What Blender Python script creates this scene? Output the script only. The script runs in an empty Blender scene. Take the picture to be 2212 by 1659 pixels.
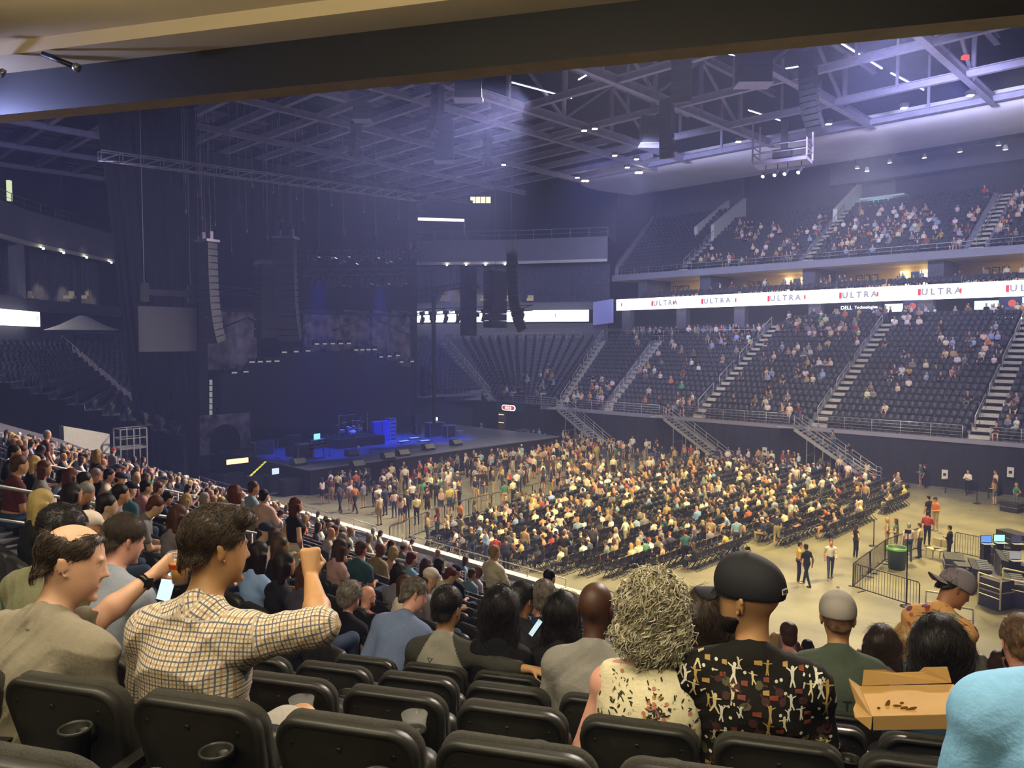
import bpy, math, random, time
import numpy as np
from mathutils import Vector, Matrix
T0 = time.time()
random.seed(7)
RNG = np.random.default_rng(7)
sc = bpy.context.scene
col = sc.collection
PI = math.pi

# ------------------------------------------------------------------ camera
CAM_H = 10.4
FPX = 1660.0
PITCH = math.atan((829.5 - 740.0) / FPX)
YAW = math.radians(44.2)
cam_d = bpy.data.cameras.new('camera')
cam_d.sensor_width = 36.0
cam_d.lens = 36.0 * FPX / 2212.0
cam_d.clip_start = 0.05
cam_d.clip_end = 400
cam = bpy.data.objects.new('camera', cam_d)
col.objects.link(cam)
cam.location = (0, 0, CAM_H)
cam.rotation_euler = (PI / 2 - PITCH, 0, YAW)
sc.camera = cam
# view basis, used to turn measurements into world positions on known planes
VD = np.array([-math.sin(YAW) * math.cos(PITCH), math.cos(YAW) * math.cos(PITCH), -math.sin(PITCH)])
VR = np.array([math.cos(YAW), math.sin(YAW), 0.0])
VU = np.cross(VR, VD)
CC = np.array([0, 0, CAM_H])
def ray(x, y): return VD + (x - 1106) / FPX * VR + (829.5 - y) / FPX * VU
def onZ(x, y, z): v = ray(x, y); return CC + v * ((z - CAM_H) / v[2])
def onY(x, y, Y): v = ray(x, y); return CC + v * (Y / v[1])
def onX(x, y, X): v = ray(x, y); return CC + v * (X / v[0])
def atD(x, y, dep): return CC + ray(x, y) * dep
def proj(p):
    q = np.asarray(p, float) - CC
    z = q @ VD
    if z <= 0.01: return (-9e9, -9e9, z)
    return (1106 + FPX * (q @ VR) / z, 829.5 - FPX * (q @ VU) / z, z)

# ------------------------------------------------------------------ world, view
w = bpy.data.worlds.new('world'); sc.world = w; w.use_nodes = True
bg = w.node_tree.nodes['Background']
bg.inputs[0].default_value = (0.30, 0.31, 0.62, 1)
bg.inputs[1].default_value = 0.05
sc.view_settings.view_transform = 'Standard'
sc.view_settings.look = 'None'
sc.view_settings.gamma = 1
sc.view_settings.use_curve_mapping = False
sc.view_settings.exposure = 0.15
sc.cycles.max_bounces = 4
sc.cycles.diffuse_bounces = 2
sc.cycles.glossy_bounces = 1
sc.cycles.transmission_bounces = 4
sc.cycles.transparent_max_bounces = 6
sc.cycles.volume_bounces = 0
sc.cycles.caustics_reflective = False
sc.cycles.caustics_refractive = False
sc.cycles.sample_clamp_indirect = 4
sc.cycles.use_light_tree = False

def area(name, loc, tgt, size, power, color, sy=None, spread=PI):
    l = bpy.data.lights.new(name, 'AREA'); l.energy = power; l.color = color
    l.shape = 'RECTANGLE'; l.size = size; l.size_y = sy or size; l.spread = spread
    o = bpy.data.objects.new(name, l); col.objects.link(o); o.location = loc
    o.rotation_euler = (Vector(tgt) - Vector(loc)).to_track_quat('-Z', 'Y').to_euler()
    return o
def spot(name, loc, tgt, power, color, ang=60, blend=0.6, rad=0.3):
    l = bpy.data.lights.new(name, 'SPOT'); l.energy = power; l.color = color
    l.spot_size = math.radians(ang); l.spot_blend = blend; l.shadow_soft_size = rad
    o = bpy.data.objects.new(name, l); col.objects.link(o); o.location = loc
    o.rotation_euler = (Vector(tgt) - Vector(loc)).to_track_quat('-Z', 'Y').to_euler()
    return o
WARM = (1.0, 0.80, 0.40)
COOL = (0.60, 0.66, 1.0)
HAZE = 0.0020
# thin bluish haze in the hall air
nt = w.node_tree
vs_ = nt.nodes.new('ShaderNodeVolumeScatter'); vs_.inputs['Color'].default_value = (.36, .42, 1.0, 1); vs_.inputs['Density'].default_value = HAZE; vs_.inputs['Anisotropy'].default_value = .15
nt.links.new(vs_.outputs[0], nt.nodes['World Output'].inputs['Volume'])
# house lights hung in the roof: warm over the floor, violet-blue wash over the bowl; then added roof fills
spot('house_light_floor', (-20, 58, 26.0), (-20, 42, 0), 52000, WARM, 74, 0.8, 0.8)
spot('house_light_floor', (-8, 48, 26.0), (-16, 40, 0), 42000, WARM, 76, 0.8, 0.8)
spot('house_light_floor', (-14, 18, 26.0), (-24, 42, 0), 62000, WARM, 70, 0.8, 0.8)
spot('house_light_pit', (-40, 58, 26.0), (-38, 43, 0), 26000, (1, .86, .66), 56, 0.8, 0.8)
spot('house_light_pit', (-33, 20, 26.0), (-37.5, 40, 0), 30000, (1, .86, .66), 48, 0.8, 0.8)
spot('house_light_near', (-34, 36, 26.0), (-36, 12, 4), 84000, (1.0, .88, .86), 85, 0.9, 0.8)
spot('house_light_near', (-12, 40, 26.0), (-14, 14, 4), 62000, (1.0, .86, .78), 85, 0.9, 0.8)
spot('house_light_far', (-14, 40, 25.3), (-22, 74, 8), 30000, (.62, .62, 1.0), 90, 0.9, 0.8)
spot('house_light_far', (-37, 47.5, 25.3), (-54, 72, 8), 28000, (.48, .52, 1.0), 90, 0.9, 0.8)
spot('house_light_end', (-38, 6, 24.0), (-78, 18, 12), 15000, (.60, .58, 1.0), 70, 0.9, 0.8)
spot('house_light_upper', (-12, 46, 24.0), (-22, 90, 22), 32000, (.56, .60, 1.0), 62, 0.9, 0.8)
spot('house_light_upper', (-33, 46, 24.0), (-44, 90, 22), 25000, (.52, .57, 1.0), 62, 0.9, 0.8)
area('added_roof_fill', (-20, 44, 21.0), (-20, 46, 40), 34, 1350, (.82, .74, 1.0), 40)  # added unseen panel facing up, brightens roof steel and haze
area('added_roof_fill', (-60, 38, 21.0), (-60, 38, 40), 30, 420, (.82, .76, 1.0), 40)
# lamps of the suite overhang above the camera's section, then an added ceiling fill
area('overhang_light', (-1.5, 1.1, 13.3), (-1.7, 1.7, 8.6), 6.0, 210, (1.0, .87, .64), .7)
area('overhang_light', (-5.6, -1.2, 13.3), (-5.9, -.6, 8.0), 5.0, 90, (1.0, .87, .64), .7)
area('overhang_light', (0.2, -2.6, 13.2), (-1.0, 2.4, 8.8), 5.0, 130, (1.0, .88, .56), .7)
area('added_ceiling_fill', (-4.2, 3.0, 12.85), (-4.4, 3.4, 13.6), 9.0, 150, (1.0, .86, .58), .5).rotation_euler = (PI, 0, math.radians(29))  # added out-of-view fill that brightens the beige ceiling
# ------------------------------------------------------------------ materials
MATS = {}
def mat(name, color=(.5, .5, .5), rough=.6, metal=0.0, emit=None, estr=0, var=0.0, nscale=8.0, bump=0.0, bscale=60.0, alpha=None, trans=0.0, ior=1.45, spec=None, hue2=None):
    if name in MATS: return MATS[name]
    m = bpy.data.materials.new(name); m.use_nodes = True
    nt = m.node_tree; b = nt.nodes['Principled BSDF']
    b.inputs['Base Color'].default_value = (*color, 1)
    b.inputs['Roughness'].default_value = rough
    b.inputs['Metallic'].default_value = metal
    if spec is not None: b.inputs['Specular IOR Level'].default_value = spec
    if trans: b.inputs['Transmission Weight'].default_value = trans; b.inputs['IOR'].default_value = ior
    if emit: b.inputs['Emission Color'].default_value = (*emit, 1); b.inputs['Emission Strength'].default_value = estr
    if emit and name not in ('led_board',): m.cycles.emission_sampling = 'NONE'   # small glows: seen, not worth sampling
    if var or hue2:
        tc = nt.nodes.new('ShaderNodeTexCoord'); nz = nt.nodes.new('ShaderNodeTexNoise')
        nz.inputs['Scale'].default_value = nscale; nz.inputs['Detail'].default_value = 4
        nt.links.new(tc.outputs['Object'], nz.inputs['Vector'])
        r = nt.nodes.new('ShaderNodeValToRGB')
        c2 = hue2 or tuple(min(1, c * (1 + var)) for c in color)
        c1 = color if hue2 else tuple(c * (1 - var) for c in color)
        r.color_ramp.elements[0].color = (*c1, 1); r.color_ramp.elements[1].color = (*c2, 1)
        r.color_ramp.elements[0].position = .32; r.color_ramp.elements[1].position = .68
        nt.links.new(nz.outputs[0], r.inputs[0]); nt.links.new(r.outputs[0], b.inputs['Base Color'])
    if bump:
        tc = nt.nodes.new('ShaderNodeTexCoord'); nz = nt.nodes.new('ShaderNodeTexNoise')
        nz.inputs['Scale'].default_value = bscale; nz.inputs['Detail'].default_value = 3
        nt.links.new(tc.outputs['Object'], nz.inputs['Vector'])
        bp = nt.nodes.new('ShaderNodeBump'); bp.inputs['Strength'].default_value = bump; bp.inputs['Distance'].default_value = .02
        nt.links.new(nz.outputs[0], bp.inputs['Height']); nt.links.new(bp.outputs[0], b.inputs['Normal'])
    MATS[name] = m
    return m
def rgb(h):
    h = h.lstrip('#'); v = [int(h[i:i + 2], 16) / 255 for i in (0, 2, 4)]
    return tuple(c / 12.92 if c <= .04045 else ((c + .055) / 1.055) ** 2.4 for c in v)

# ------------------------------------------------------------------ mesh builder
class MB:
    def __init__(s): s.v = []; s.f = []; s.m = []; s.n = 0
    def add(s, vs, fs, m=0):
        k = len(s.v); s.v.extend([tuple(p) for p in vs]); s.f.extend([tuple(i + k for i in f) for f in fs]); s.m.extend([m] * len(fs)); return s
    def box(s, a, b, m=0):
        x0, y0, z0 = a; x1, y1, z1 = b
        return s.add([(x0, y0, z0), (x1, y0, z0), (x1, y1, z0), (x0, y1, z0), (x0, y0, z1), (x1, y0, z1), (x1, y1, z1), (x0, y1, z1)],
              [(0, 3, 2, 1), (4, 5, 6, 7), (0, 1, 5, 4), (1, 2, 6, 5), (2, 3, 7, 6), (3, 0, 4, 7)], m)
    def cbox(s, c, size, m=0, rz=0, rx=0, ry=0):
        R = Matrix.Rotation(rz, 3, 'Z') @ Matrix.Rotation(rx, 3, 'X') @ Matrix.Rotation(ry, 3, 'Y')
        hx, hy, hz = size[0] / 2, size[1] / 2, size[2] / 2
        vs = [R @ Vector((sx * hx, sy * hy, sz * hz)) + Vector(c) for sz in (-1, 1) for sx, sy in ((-1, -1), (1, -1), (1, 1), (-1, 1))]
        return s.add(vs, [(0, 3, 2, 1), (4, 5, 6, 7), (0, 1, 5, 4), (1, 2, 6, 5), (2, 3, 7, 6), (3, 0, 4, 7)], m)
    def bar(s, a, b, w, h=None, m=0, up=(0, 0, 1)):
        a = Vector(a); b = Vector(b); h = h or w; d = (b - a).normalized(); upv = Vector(up)
        if abs(d.dot(upv)) > .98: upv = Vector((1, 0, 0))
        x = d.cross(upv).normalized(); y = x.cross(d)
        vs = [p + x * sx * w / 2 + y * sy * h / 2 for p in (a, b) for sx, sy in ((-1, -1), (1, -1), (1, 1), (-1, 1))]
        return s.add(vs, [(0, 1, 2, 3), (7, 6, 5, 4), (0, 4, 5, 1), (1, 5, 6, 2), (2, 6, 7, 3), (3, 7, 4, 0)], m)
    def tube(s, pts, r, n=6, m=0, cap=True, r2=None):
        pts = [Vector(p) for p in pts]; L = len(pts); vs = []
        for i, p in enumerate(pts):
            d = (pts[min(i + 1, L - 1)] - pts[max(i - 1, 0)]).normalized()
            upv = Vector((0, 0, 1)) if abs(d.z) < .95 else Vector((1, 0, 0))
            x = d.cross(upv).normalized(); y = x.cross(d)
            rr = r if r2 is None else r + (r2 - r) * i / max(1, L - 1)
            for k in range(n):
                a = 2 * PI * k / n; vs.append(p + x * rr * math.cos(a) + y * rr * math.sin(a))
        fs = [(i * n + k, i * n + (k + 1) % n, (i + 1) * n + (k + 1) % n, (i + 1) * n + k) for i in range(L - 1) for k in range(n)]
        if cap: fs += [tuple(range(n - 1, -1, -1)), tuple((L - 1) * n + k for k in range(n))]
        return s.add(vs, fs, m)
    def lathe(s, prof, c=(0, 0, 0), n=16, m=0, axis=None):
        R = Matrix.Identity(3)
        if axis is not None: R = Vector((0, 0, 1)).rotation_difference(Vector(axis)).to_matrix()
        vs = []
        for (r, z) in prof:
            for k in range(n):
                a = 2 * PI * k / n; vs.append(R @ Vector((r * math.cos(a), r * math.sin(a), z)) + Vector(c))
        L = len(prof)
        fs = [(i * n + k, i * n + (k + 1) % n, (i + 1) * n + (k + 1) % n, (i + 1) * n + k) for i in range(L - 1) for k in range(n)]
        return s.add(vs, fs, m)
    def prism(s, poly, z0, z1, m=0):
        n = len(poly)
        vs = [(p[0], p[1], z0) for p in poly] + [(p[0], p[1], z1) for p in poly]
        return s.add(vs, [tuple(range(n - 1, -1, -1)), tuple(range(n, 2 * n))] + [(i, (i + 1) % n, n + (i + 1) % n, n + i) for i in range(n)], m)
    def slab(s, quad, th, m=0):   # any planar polygon given thickness along its normal
        q = [Vector(p) for p in quad]; n = (q[1] - q[0]).cross(q[2] - q[0]).normalized() * th; k = len(q)
        return s.add(q + [p - n for p in q], [tuple(range(k)), tuple(range(2 * k - 1, k - 1, -1))] + [(i, k + i, k + (i + 1) % k, (i + 1) % k) for i in range(k)], m)
    def mesh(s, name, mats, smooth=False):
        me = bpy.data.meshes.new(name); me.from_pydata(s.v, [], s.f)
        if not isinstance(mats, (list, tuple)): mats = [mats]
        for mm in mats: me.materials.append(mm)
        if len(mats) > 1: me.polygons.foreach_set('material_index', s.m)
        if smooth: me.polygons.foreach_set('use_smooth', [True] * len(me.polygons))
        me.update(); return me
    def build(s, name, mats, parent=None, smooth=False, **k):
        return link(name, s.mesh(name, mats, smooth), parent, **k)
def link(name, me, parent=None, loc=None, rz=None, label=None, cat=None, group=None, kind=None):
    o = bpy.data.objects.new(name, me); col.objects.link(o)
    if parent is not None: o.parent = parent
    if loc is not None: o.location = loc
    if rz is not None: o.rotation_euler = (0, 0, rz)
    return tag(o, label, cat, group, kind)
def tag(o, label=None, cat=None, group=None, kind=None):
    if label: o['label'] = label
    if cat: o['category'] = cat
    if group: o['group'] = group
    if kind: o['kind'] = kind
    return o
def empty(name, loc=(0, 0, 0), rz=0, **k):
    o = link(name, None, None, loc, rz, **k); o.empty_display_size = .1; return o
def struct(name, mb, m, parent=None, smooth=False):
    o = mb.build(name, m, parent, smooth)
    if parent is None: o['kind'] = 'structure'
    return o
def text_mesh(txt, size, mt, name='lettering', extr=.004, align='CENTER', spacing=1.0, bold=0.0):
    c = bpy.data.curves.new(name, 'FONT'); c.body = txt; c.size = size; c.extrude = extr; c.align_x = align; c.align_y = 'CENTER'; c.space_character = spacing; c.resolution_u = 3; c.offset = bold
    o = bpy.data.objects.new(name, c); col.objects.link(o)
    dg = bpy.context.evaluated_depsgraph_get(); me = bpy.data.meshes.new_from_object(o.evaluated_get(dg))
    bpy.data.objects.remove(o); bpy.data.curves.remove(c)
    me.materials.clear(); me.materials.append(mt); return me
def islands(me):
    """vertex groups that touch, joining coincident points"""
    par = list(range(len(me.vertices)))
    def f(a):
        while par[a] != a: par[a] = par[par[a]]; a = par[a]
        return a
    key = {}
    for v in me.vertices:
        k = (round(v.co.x, 4), round(v.co.y, 4)); par[f(v.index)] = f(key.setdefault(k, v.index))
    for e in me.edges: par[f(e.vertices[0])] = f(e.vertices[1])
    out = {}
    for p in me.polygons: out.setdefault(f(p.vertices[0]), []).append(p)
    return list(out.values())
def place_text(txt, size, mt, origin, xdir, parent, name='letter', extr=.004, **k):
    """raised lettering, one object for each letter, as parts of the sign"""
    me = text_mesh(txt, size, mt, name, extr, **k); x = Vector(xdir).normalized(); z = Vector((0, 0, 1)); n = x.cross(z)
    M = Matrix(((x.x, z.x, n.x), (x.y, z.y, n.y), (x.z, z.z, n.z))).to_4x4(); M.translation = Vector(origin)
    for isl in islands(me):
        mb = MB(); idx = {}; vs = []; fs = []
        for p in isl:
            fs.append([idx.setdefault(v, len(idx)) for v in p.vertices])
        for v in idx: vs.append(me.vertices[v].co)
        o = mb.add(vs, fs).build('letter', mt, parent)
        o.matrix_basis = parent.matrix_basis.inverted() @ M
    bpy.data.meshes.remove(me)
def copy_tree(o, parent=None):
    c = o.copy(); col.objects.link(c)
    if parent is not None: c.parent = parent
    for ch in o.children: copy_tree(ch, c)
    return c
ORD = ['first', 'second', 'third', 'fourth', 'fifth', 'sixth', 'seventh', 'eighth', 'ninth', 'tenth', 'eleventh', 'twelfth', 'thirteenth', 'fourteenth', 'fifteenth', 'sixteenth', 'seventeenth', 'eighteenth', 'nineteenth', 'twentieth']
def ordn(i):
    if i < 20: return ORD[i]
    t = ['', '', 'twenty', 'thirty', 'forty', 'fifty', 'sixty', 'seventy', 'eighty', 'ninety'][((i + 1) // 10) % 10]; u = (i + 1) % 10
    if i + 1 >= 100: return str(i + 1) + 'th'
    if u == 0: return t[:-1] + 'ieth' if t.endswith('y') else t
    return t + '-' + ORD[u - 1]
# ------------------------------------------------------------------ material set
M_conc = mat('polished_concrete', rgb('#6b6754'), .26, hue2=rgb('#848069'), nscale=.45, bump=.03, bscale=3)
M_step = mat('stand_concrete', rgb('#6a6a70'), .8, var=.12, nscale=3)
M_stair = mat('stair_concrete', rgb('#b0aa98'), .8, var=.1, nscale=6)
M_black = mat('black_drape', rgb('#17181e'), .9, var=.25, nscale=2.5)
M_dark = mat('dark_paint', rgb('#2c2d34'), .7, var=.1)
M_grey = mat('grey_paint', rgb('#7c7a84'), .7, var=.05, nscale=1.5)
M_greyd = mat('dark_grey_paint', rgb('#54535c'), .7, var=.08, nscale=1.5)
M_white = mat('white_paint', rgb('#d8d4c6'), .6, var=.04)
M_soffit = mat('soffit_plaster', rgb('#d4d0d8'), .7, var=.03, nscale=.6)
M_beige = mat('beige_plaster', rgb('#bfae88'), .75, var=.03, nscale=2)
M_rail = mat('galvanised_rail', rgb('#b9b8b4'), .38, .55, var=.06)
M_steel = mat('roof_steel', rgb('#86829a'), .6, .1, var=.1, nscale=2)
M_deck = mat('roof_deck', rgb('#26252e'), .9, var=.2, nscale=1)
M_beamblk = mat('black_beam_paint', rgb('#121211'), .45, var=.1, nscale=5, bump=.02, bscale=200)
M_ledge = mat('ledge_cream', rgb('#d9d2b4'), .6, var=.06)
M_led = mat('led_board', (1, 1, 1), .5, emit=(.93, .93, 1.0), estr=1.7)
M_ledred = mat('led_red', (.6, .02, .02), .5, emit=(.8, .03, .05), estr=.7)
M_ledgrey = mat('led_grey', (.3, .3, .3), .5, emit=(.42, .38, .42), estr=.35)
M_strip = mat('light_strip', (1, 1, 1), .5, emit=(.95, .93, .9), estr=1.2)
M_lamp = mat('lamp_glow', (1, 1, 1), .5, emit=(1, .95, .85), estr=14)
M_lampw = mat('lamp_glow_warm', (1, 1, 1), .5, emit=(1, .72, .26), estr=30)
M_suite = mat('suite_wall', rgb('#c9b48c'), .7, var=.05)
M_curt = mat('grey_curtain', rgb('#4c4c58'), .85, var=.2, nscale=3)

# ------------------------------------------------------------------ floor
mb = MB(); mb.add([(-96, 15, 0), (12, 15, 0), (12, 66, 0), (-96, 66, 0)], [(0, 1, 2, 3)])
struct('floor', mb, M_conc)

# ------------------------------------------------------------------ terraced banks
BANKS = {}
def bank(key, f0, f1, b0, b1, zf, zb, n, aisles=(), wall=None):
    """stepped bank between a front line f0-f1 and a back line b0-b1; rows rise from zf to zb"""
    f0, f1, b0, b1 = [np.array(p, float) for p in (f0, f1, b0, b1)]
    m = MB(); r = (zb - zf) / (n - 1)
    def L(k, u): t = k / n; return (f0 * (1 - u) + f1 * u) * (1 - t) + (b0 * (1 - u) + b1 * u) * t
    for k in range(n):
        z = zf + r * k
        a, b, c, d = L(k, 0), L(k, 1), L(k + 1, 1), L(k + 1, 0)
        m.add([(*a, z - r if k else z - .3), (*b, z - r if k else z - .3), (*b, z), (*a, z), (*c, z), (*d, z)], [(0, 1, 2, 3), (3, 2, 4, 5)])
    struct('floor_' + key, m, M_step)
    BANKS[key] = dict(L=L, n=n, zf=zf, r=r, aisles=list(aisles), f=(f0, f1), b=(b0, b1))
    # aisle steps: two per row, pale concrete
    ln = np.linalg.norm(f1 - f0)
    for (u, wd) in aisles:
        e = MB()
        for k in range(n):
            z = zf + r * k
            for h in range(2):
                ka, kb = k + h * .5, k + h * .5 + .5
                p, q = L(ka, u), L(kb, u); dv = (f1 - f0) / ln * wd / 2
                zz = z + .005 + (h - 1) * 0 + (r * .5 if h else 0) * (1 if k < n - 1 else 0)
                e.add([(*(p - dv), zz - r * .5), (*(p + dv), zz - r * .5), (*(p + dv), zz), (*(p - dv), zz), (*(q + dv), zz), (*(q - dv), zz)], [(0, 1, 2, 3), (3, 2, 4, 5)])
        o = e.build('aisle_steps', M_stair, bpy.data.objects['floor_' + key])
# far long side
AF = [(0.155, 1.3), (.43, 1.3), (.70, 1.3), (.915, 1.2)]
bank('far_stand', (-6, 61.3), (-37.2, 61.3), (-6, 78.3), (-37.2, 78.3), 3.6, 12.4, 20, [((-6 + 14.0) / -31.2 * -1, 1.3), ((25.3 - 6) / 31.2, 1.3), ((36.3 - 6) / 31.2, 1.3)])
bank('far_stand_platform_end', (-37.2, 61.3), (-53.5, 61.6), (-37.2, 75.6), (-58.5, 75.6), 3.6, 10.6, 17, [(.57, 1.1), (.965, 1.3)])
bank('far_corner_stand', (-54.2, 61.6), (-63.2, 61.2), (-59.2, 75.6), (-79, 66.4), 3.9, 10.5, 17, [(.955, 1.3)])
bank('end_stand_far', (-64.3, 61), (-67, 51), (-80, 65.6), (-85, 53), 4.6, 10.5, 16)
# stage-left corner
bank('near_corner_stand', (-64.2, 23.8), (-53, 22.2), (-80.5, 22), (-59, 7), 4.0, 9.8, 16)
bank('near_corner_stand_stairs', (-64.2, 25.1), (-64.2, 23.8), (-80.9, 23.2), (-80.5, 22), 4.0, 9.8, 16, [(.5, 1.3)])
bank('end_stand_near', (-65, 32), (-64.2, 25.1), (-86, 31), (-80.9, 23.2), 4.0, 10.4, 16)
# near long side and the camera's corner section; rows are offset lines of the ledge
CF = np.array([-.4848, .8746]); CT = np.array([.8746, .4848])      # corner section: facing, row direction
NB_D0, NB_P, NB_R = .85, .851, .33
BX = -9.8
# near side rows: row k front edge at Y = 22 - .6 - .851 k ; tread z
def rowz(k): return .28 + NB_R * k
NROW = 26
near_struct = MB()
def mitre(off):   # corner point of the two offset lines
    # straight line Y = 22 - off ; corner line p.CF = 24 - off
    Y = 22 - off; x = (CF[1] * Y - (24 - off)) / -CF[0]; return np.array([x, Y])
for k in range(NROW):
    o0, o1 = .6 + NB_P * k, .6 + NB_P * (k + 1); z = rowz(k)
    for (A, B) in (('s', 'm'), ('m', 'c')):
        def pt(w_, off):
            if w_ == 's': return np.array([-51.5, 22 - off])
            if w_ == 'm': return mitre(off)
            return mitre(off) + CT * 26
        a, b, c, d = pt(A, o0), pt(B, o0), pt(B, o1), pt(A, o1)
        near_struct.add([(*a, z - NB_R), (*b, z - NB_R), (*b, z), (*a, z), (*c, z), (*d, z)], [(0, 1, 2, 3), (3, 2, 4, 5)])
struct('floor_near_stand', near_struct, M_step)
# near ledge wall with cream cap and its rail
m = MB(); 
for a, b in (((-51.5, 22.0), tuple(mitre(0))), (tuple(mitre(0)), tuple(mitre(0) + CT * 9))):
    a = np.array(a); b = np.array(b); dv = (b - a) / np.linalg.norm(b - a); nv = np.array([-dv[1], dv[0]])
    m.slab([(*a, 0), (*b, 0), (*b, 1.0), (*a, 1.0)], .12, 0)
    m.prism([a - nv * .28, b - nv * .28, b + nv * .10, a + nv * .10], 1.0, 1.12, 1)
struct('wall_near_ledge', m, [M_ledge, M_ledge])
# parapet that closes the near stand at its stage end
m = MB(); m.slab([(-51.6, 22, 0), (-51.6, 22, 1.2), (-51.6, 16.5, 3.3), (-51.6, 14, 4.6), (-51.6, 0, 10.2), (-51.6, 0, 0)], .25)
struct('wall_near_stand_end', m, M_grey)
m = MB(); m.slab([(-52.2, 17.0, 3.0), (-52.2, 17.0, 4.6), (-52.2, 14.4, 5.3), (-52.2, 14.4, 3.6)], .9)
struct('wall_vomitory_near', m, M_white)
# wall under the stage-left corner bank
m = MB(); m.slab([(-64.2, 23.8, 0), (-64.2, 23.8, 4.0), (-53, 22.2, 4.0), (-53, 22.2, 0)], .2); m.slab([(-65, 32, 0), (-65, 32, 4.0), (-64.2, 23.8, 4.0), (-64.2, 23.8, 0)], .2)
struct('wall_under_near_corner', m, M_black)

# ------------------------------------------------------------------ far wall (drape), walkway and slab edge
m = MB()
xs = np.arange(-57, 6, .35)
vs = []; fs = []
for i, x in enumerate(xs):
    y = 61.0 + .05 * math.sin(i * 2.1) + .03 * math.sin(i * .7); vs += [(x, y, 0), (x, y, 3.35)]
for i in range(len(xs) - 1): fs.append((2 * i, 2 * i + 2, 2 * i + 3, 2 * i + 1))
m.add(vs, fs); struct('wall_far_drape', m, M_black)
m = MB(); m.box((-55, 60.9, 3.3), (6, 61.35, 3.6)); struct('trim_far_slab_edge', m, M_grey)
# recess under the corner with the dock opening
m = MB(); m.slab([(-57, 61, 0), (-57, 61, 3.7), (-66, 61.2, 3.7), (-66, 61.2, 0)], .2); m.slab([(-66, 61.2, 0), (-66, 61.2, 4.4), (-68, 51, 4.4), (-68, 51, 0)], .2)
struct('wall_far_corner_base', m, M_dark)
# fascias "103"
def fascia(a, b, z0, z1, name):
    m = MB(); m.slab([(*a, z0), (*a, z1), (*b, z1), (*b, z0)], .25); return struct(name, m, M_grey)
fa = fascia((-64.3, 61), (-69.5, 53.5), 3.75, 4.95, 'wall_portal_fascia_far')
place_text('103', .62, mat('fascia_number', rgb('#8f8d98'), .6), (-66.4, 57.6, 4.35), (5.2, 7.5, 0), fa, 'number', extr=.02)
fascia((-64.0, 28.2), (-64.0, 24.6), 3.2, 4.4, 'wall_portal_fascia_near')

# ------------------------------------------------------------------ end-wall tiers
def tier(name, pts, z0, z1, mt, off=0, th=.3, kind='structure'):
    m = MB()
    for a, b in zip(pts[:-1], pts[1:]): m.slab([(a[0], a[1], z0), (a[0], a[1], z1), (b[0], b[1], z1), (b[0], b[1], z0)], th)
    return struct(name, m, mt)
def offs(pts, d):
    out = []
    P = [np.array(p, float) for p in pts]
    for i, p in enumerate(P):
        t = P[min(i + 1, len(P) - 1)] - P[max(i - 1, 0)]; t /= np.linalg.norm(t); out.append(p + np.array([-t[1], t[0]]) * d)
    return out
WN = [(-94, 32), (-82, 20), (-58, 3)]       # stage-left end wall
WF = [(-59.5, 78.5), (-70, 72.6), (-80, 64.6), (-92, 50)]   # far corner wall
def curtain(name, pts, z0, z1, mt, amp=.12, step=.28):
    m = MB(); vs = []; fs = []
    P = [np.array(p, float) for p in pts]; s = 0
    for a, b in zip(P[:-1], P[1:]):
        L = np.linalg.norm(b - a); t = (b - a) / L; nv = np.array([-t[1], t[0]])
        for q in np.arange(0, L, step):
            p = a + t * q + nv * (amp * math.sin(s * 2.3) + amp * .6 * math.sin(s * .9)); vs += [(*p, z0), (*p, z1)]; s += 1
    for i in range(len(vs) // 2 - 1): fs.append((2 * i, 2 * i + 2, 2 * i + 3, 2 * i + 1))
    m.add(vs, fs); return struct(name, m, mt, smooth=True)
def railing(name, pts, h, label, group, post=2.0, mids=2, r=.03, nn=6, cat='railing', mt=None, z=None):
    """rail with posts and mid bars along a 3-D polyline"""
    mt = mt or M_rail
    root = empty(name, pts[0], label=label, cat=cat, group=group); o0 = Vector(pts[0])
    P = [Vector(p) - o0 for p in pts]; up = Vector((0, 0, 1))
    MB().tube([p + up * h for p in P], r, nn).build('top_rail', mt, root, True)
    for j in range(mids): MB().tube([p + up * h * (j + 1) / (mids + 1) for p in P], r * .6, 4).build('mid_rail', mt, root, True)
    for a, b in zip(P[:-1], P[1:]):
        L = (b - a).length; n = max(1, round(L / post))
        for i in range(n + 1):
            p = a.lerp(b, i / n); MB().tube([p, p + up * h], r * .9, nn).build('post', mt, root, True)
    return root
# stage-left end
tier('wall_end_lower', offs(WN, 0), 0, 11.9, M_greyd)
tier('wall_end_suite_front', offs(WN, .15), 13.3, 14.5, M_greyd)
curtain('wall_end_curtains', offs(WN, -2.2), 14.4, 19.5, M_curt)
tier('wall_end_fascia', offs(WN, .2), 19.6, 22.6, M_grey)
tier('trim_end_lights', offs(WN, .3), 19.35, 19.7, M_white)
tier('wall_end_top', offs(WN, -6), 22.6, 36, M_dark)
m = MB(); P = offs(WN, .1); Q = offs(WN, -6)
for z in (14.45, 22.55):
    for i in range(2): m.add([(*P[i], z), (*P[i + 1], z), (*Q[i + 1], z), (*Q[i], z)], [(0, 1, 2, 3)])
struct('floor_end_decks', m, M_greyd)
railing('deck_railing', [(*p, 22.6) for p in offs(WN, 0)], 1.0, 'dim railing along the upper deck left of the stage', None, 2.6, 1)
m = MB(); m.slab([(*(np.array(WN[1]) + (1.3, .6)), 11.85), (*(np.array(WN[1]) + (1.3, .6)), 13.2), (-60, 5.4, 13.2), (-60, 5.4, 11.85)], .3)
lr = m.build('ribbon_board', M_led, label='white lit ribbon board at the far left edge beside the black drape', cat='led board')
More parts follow.
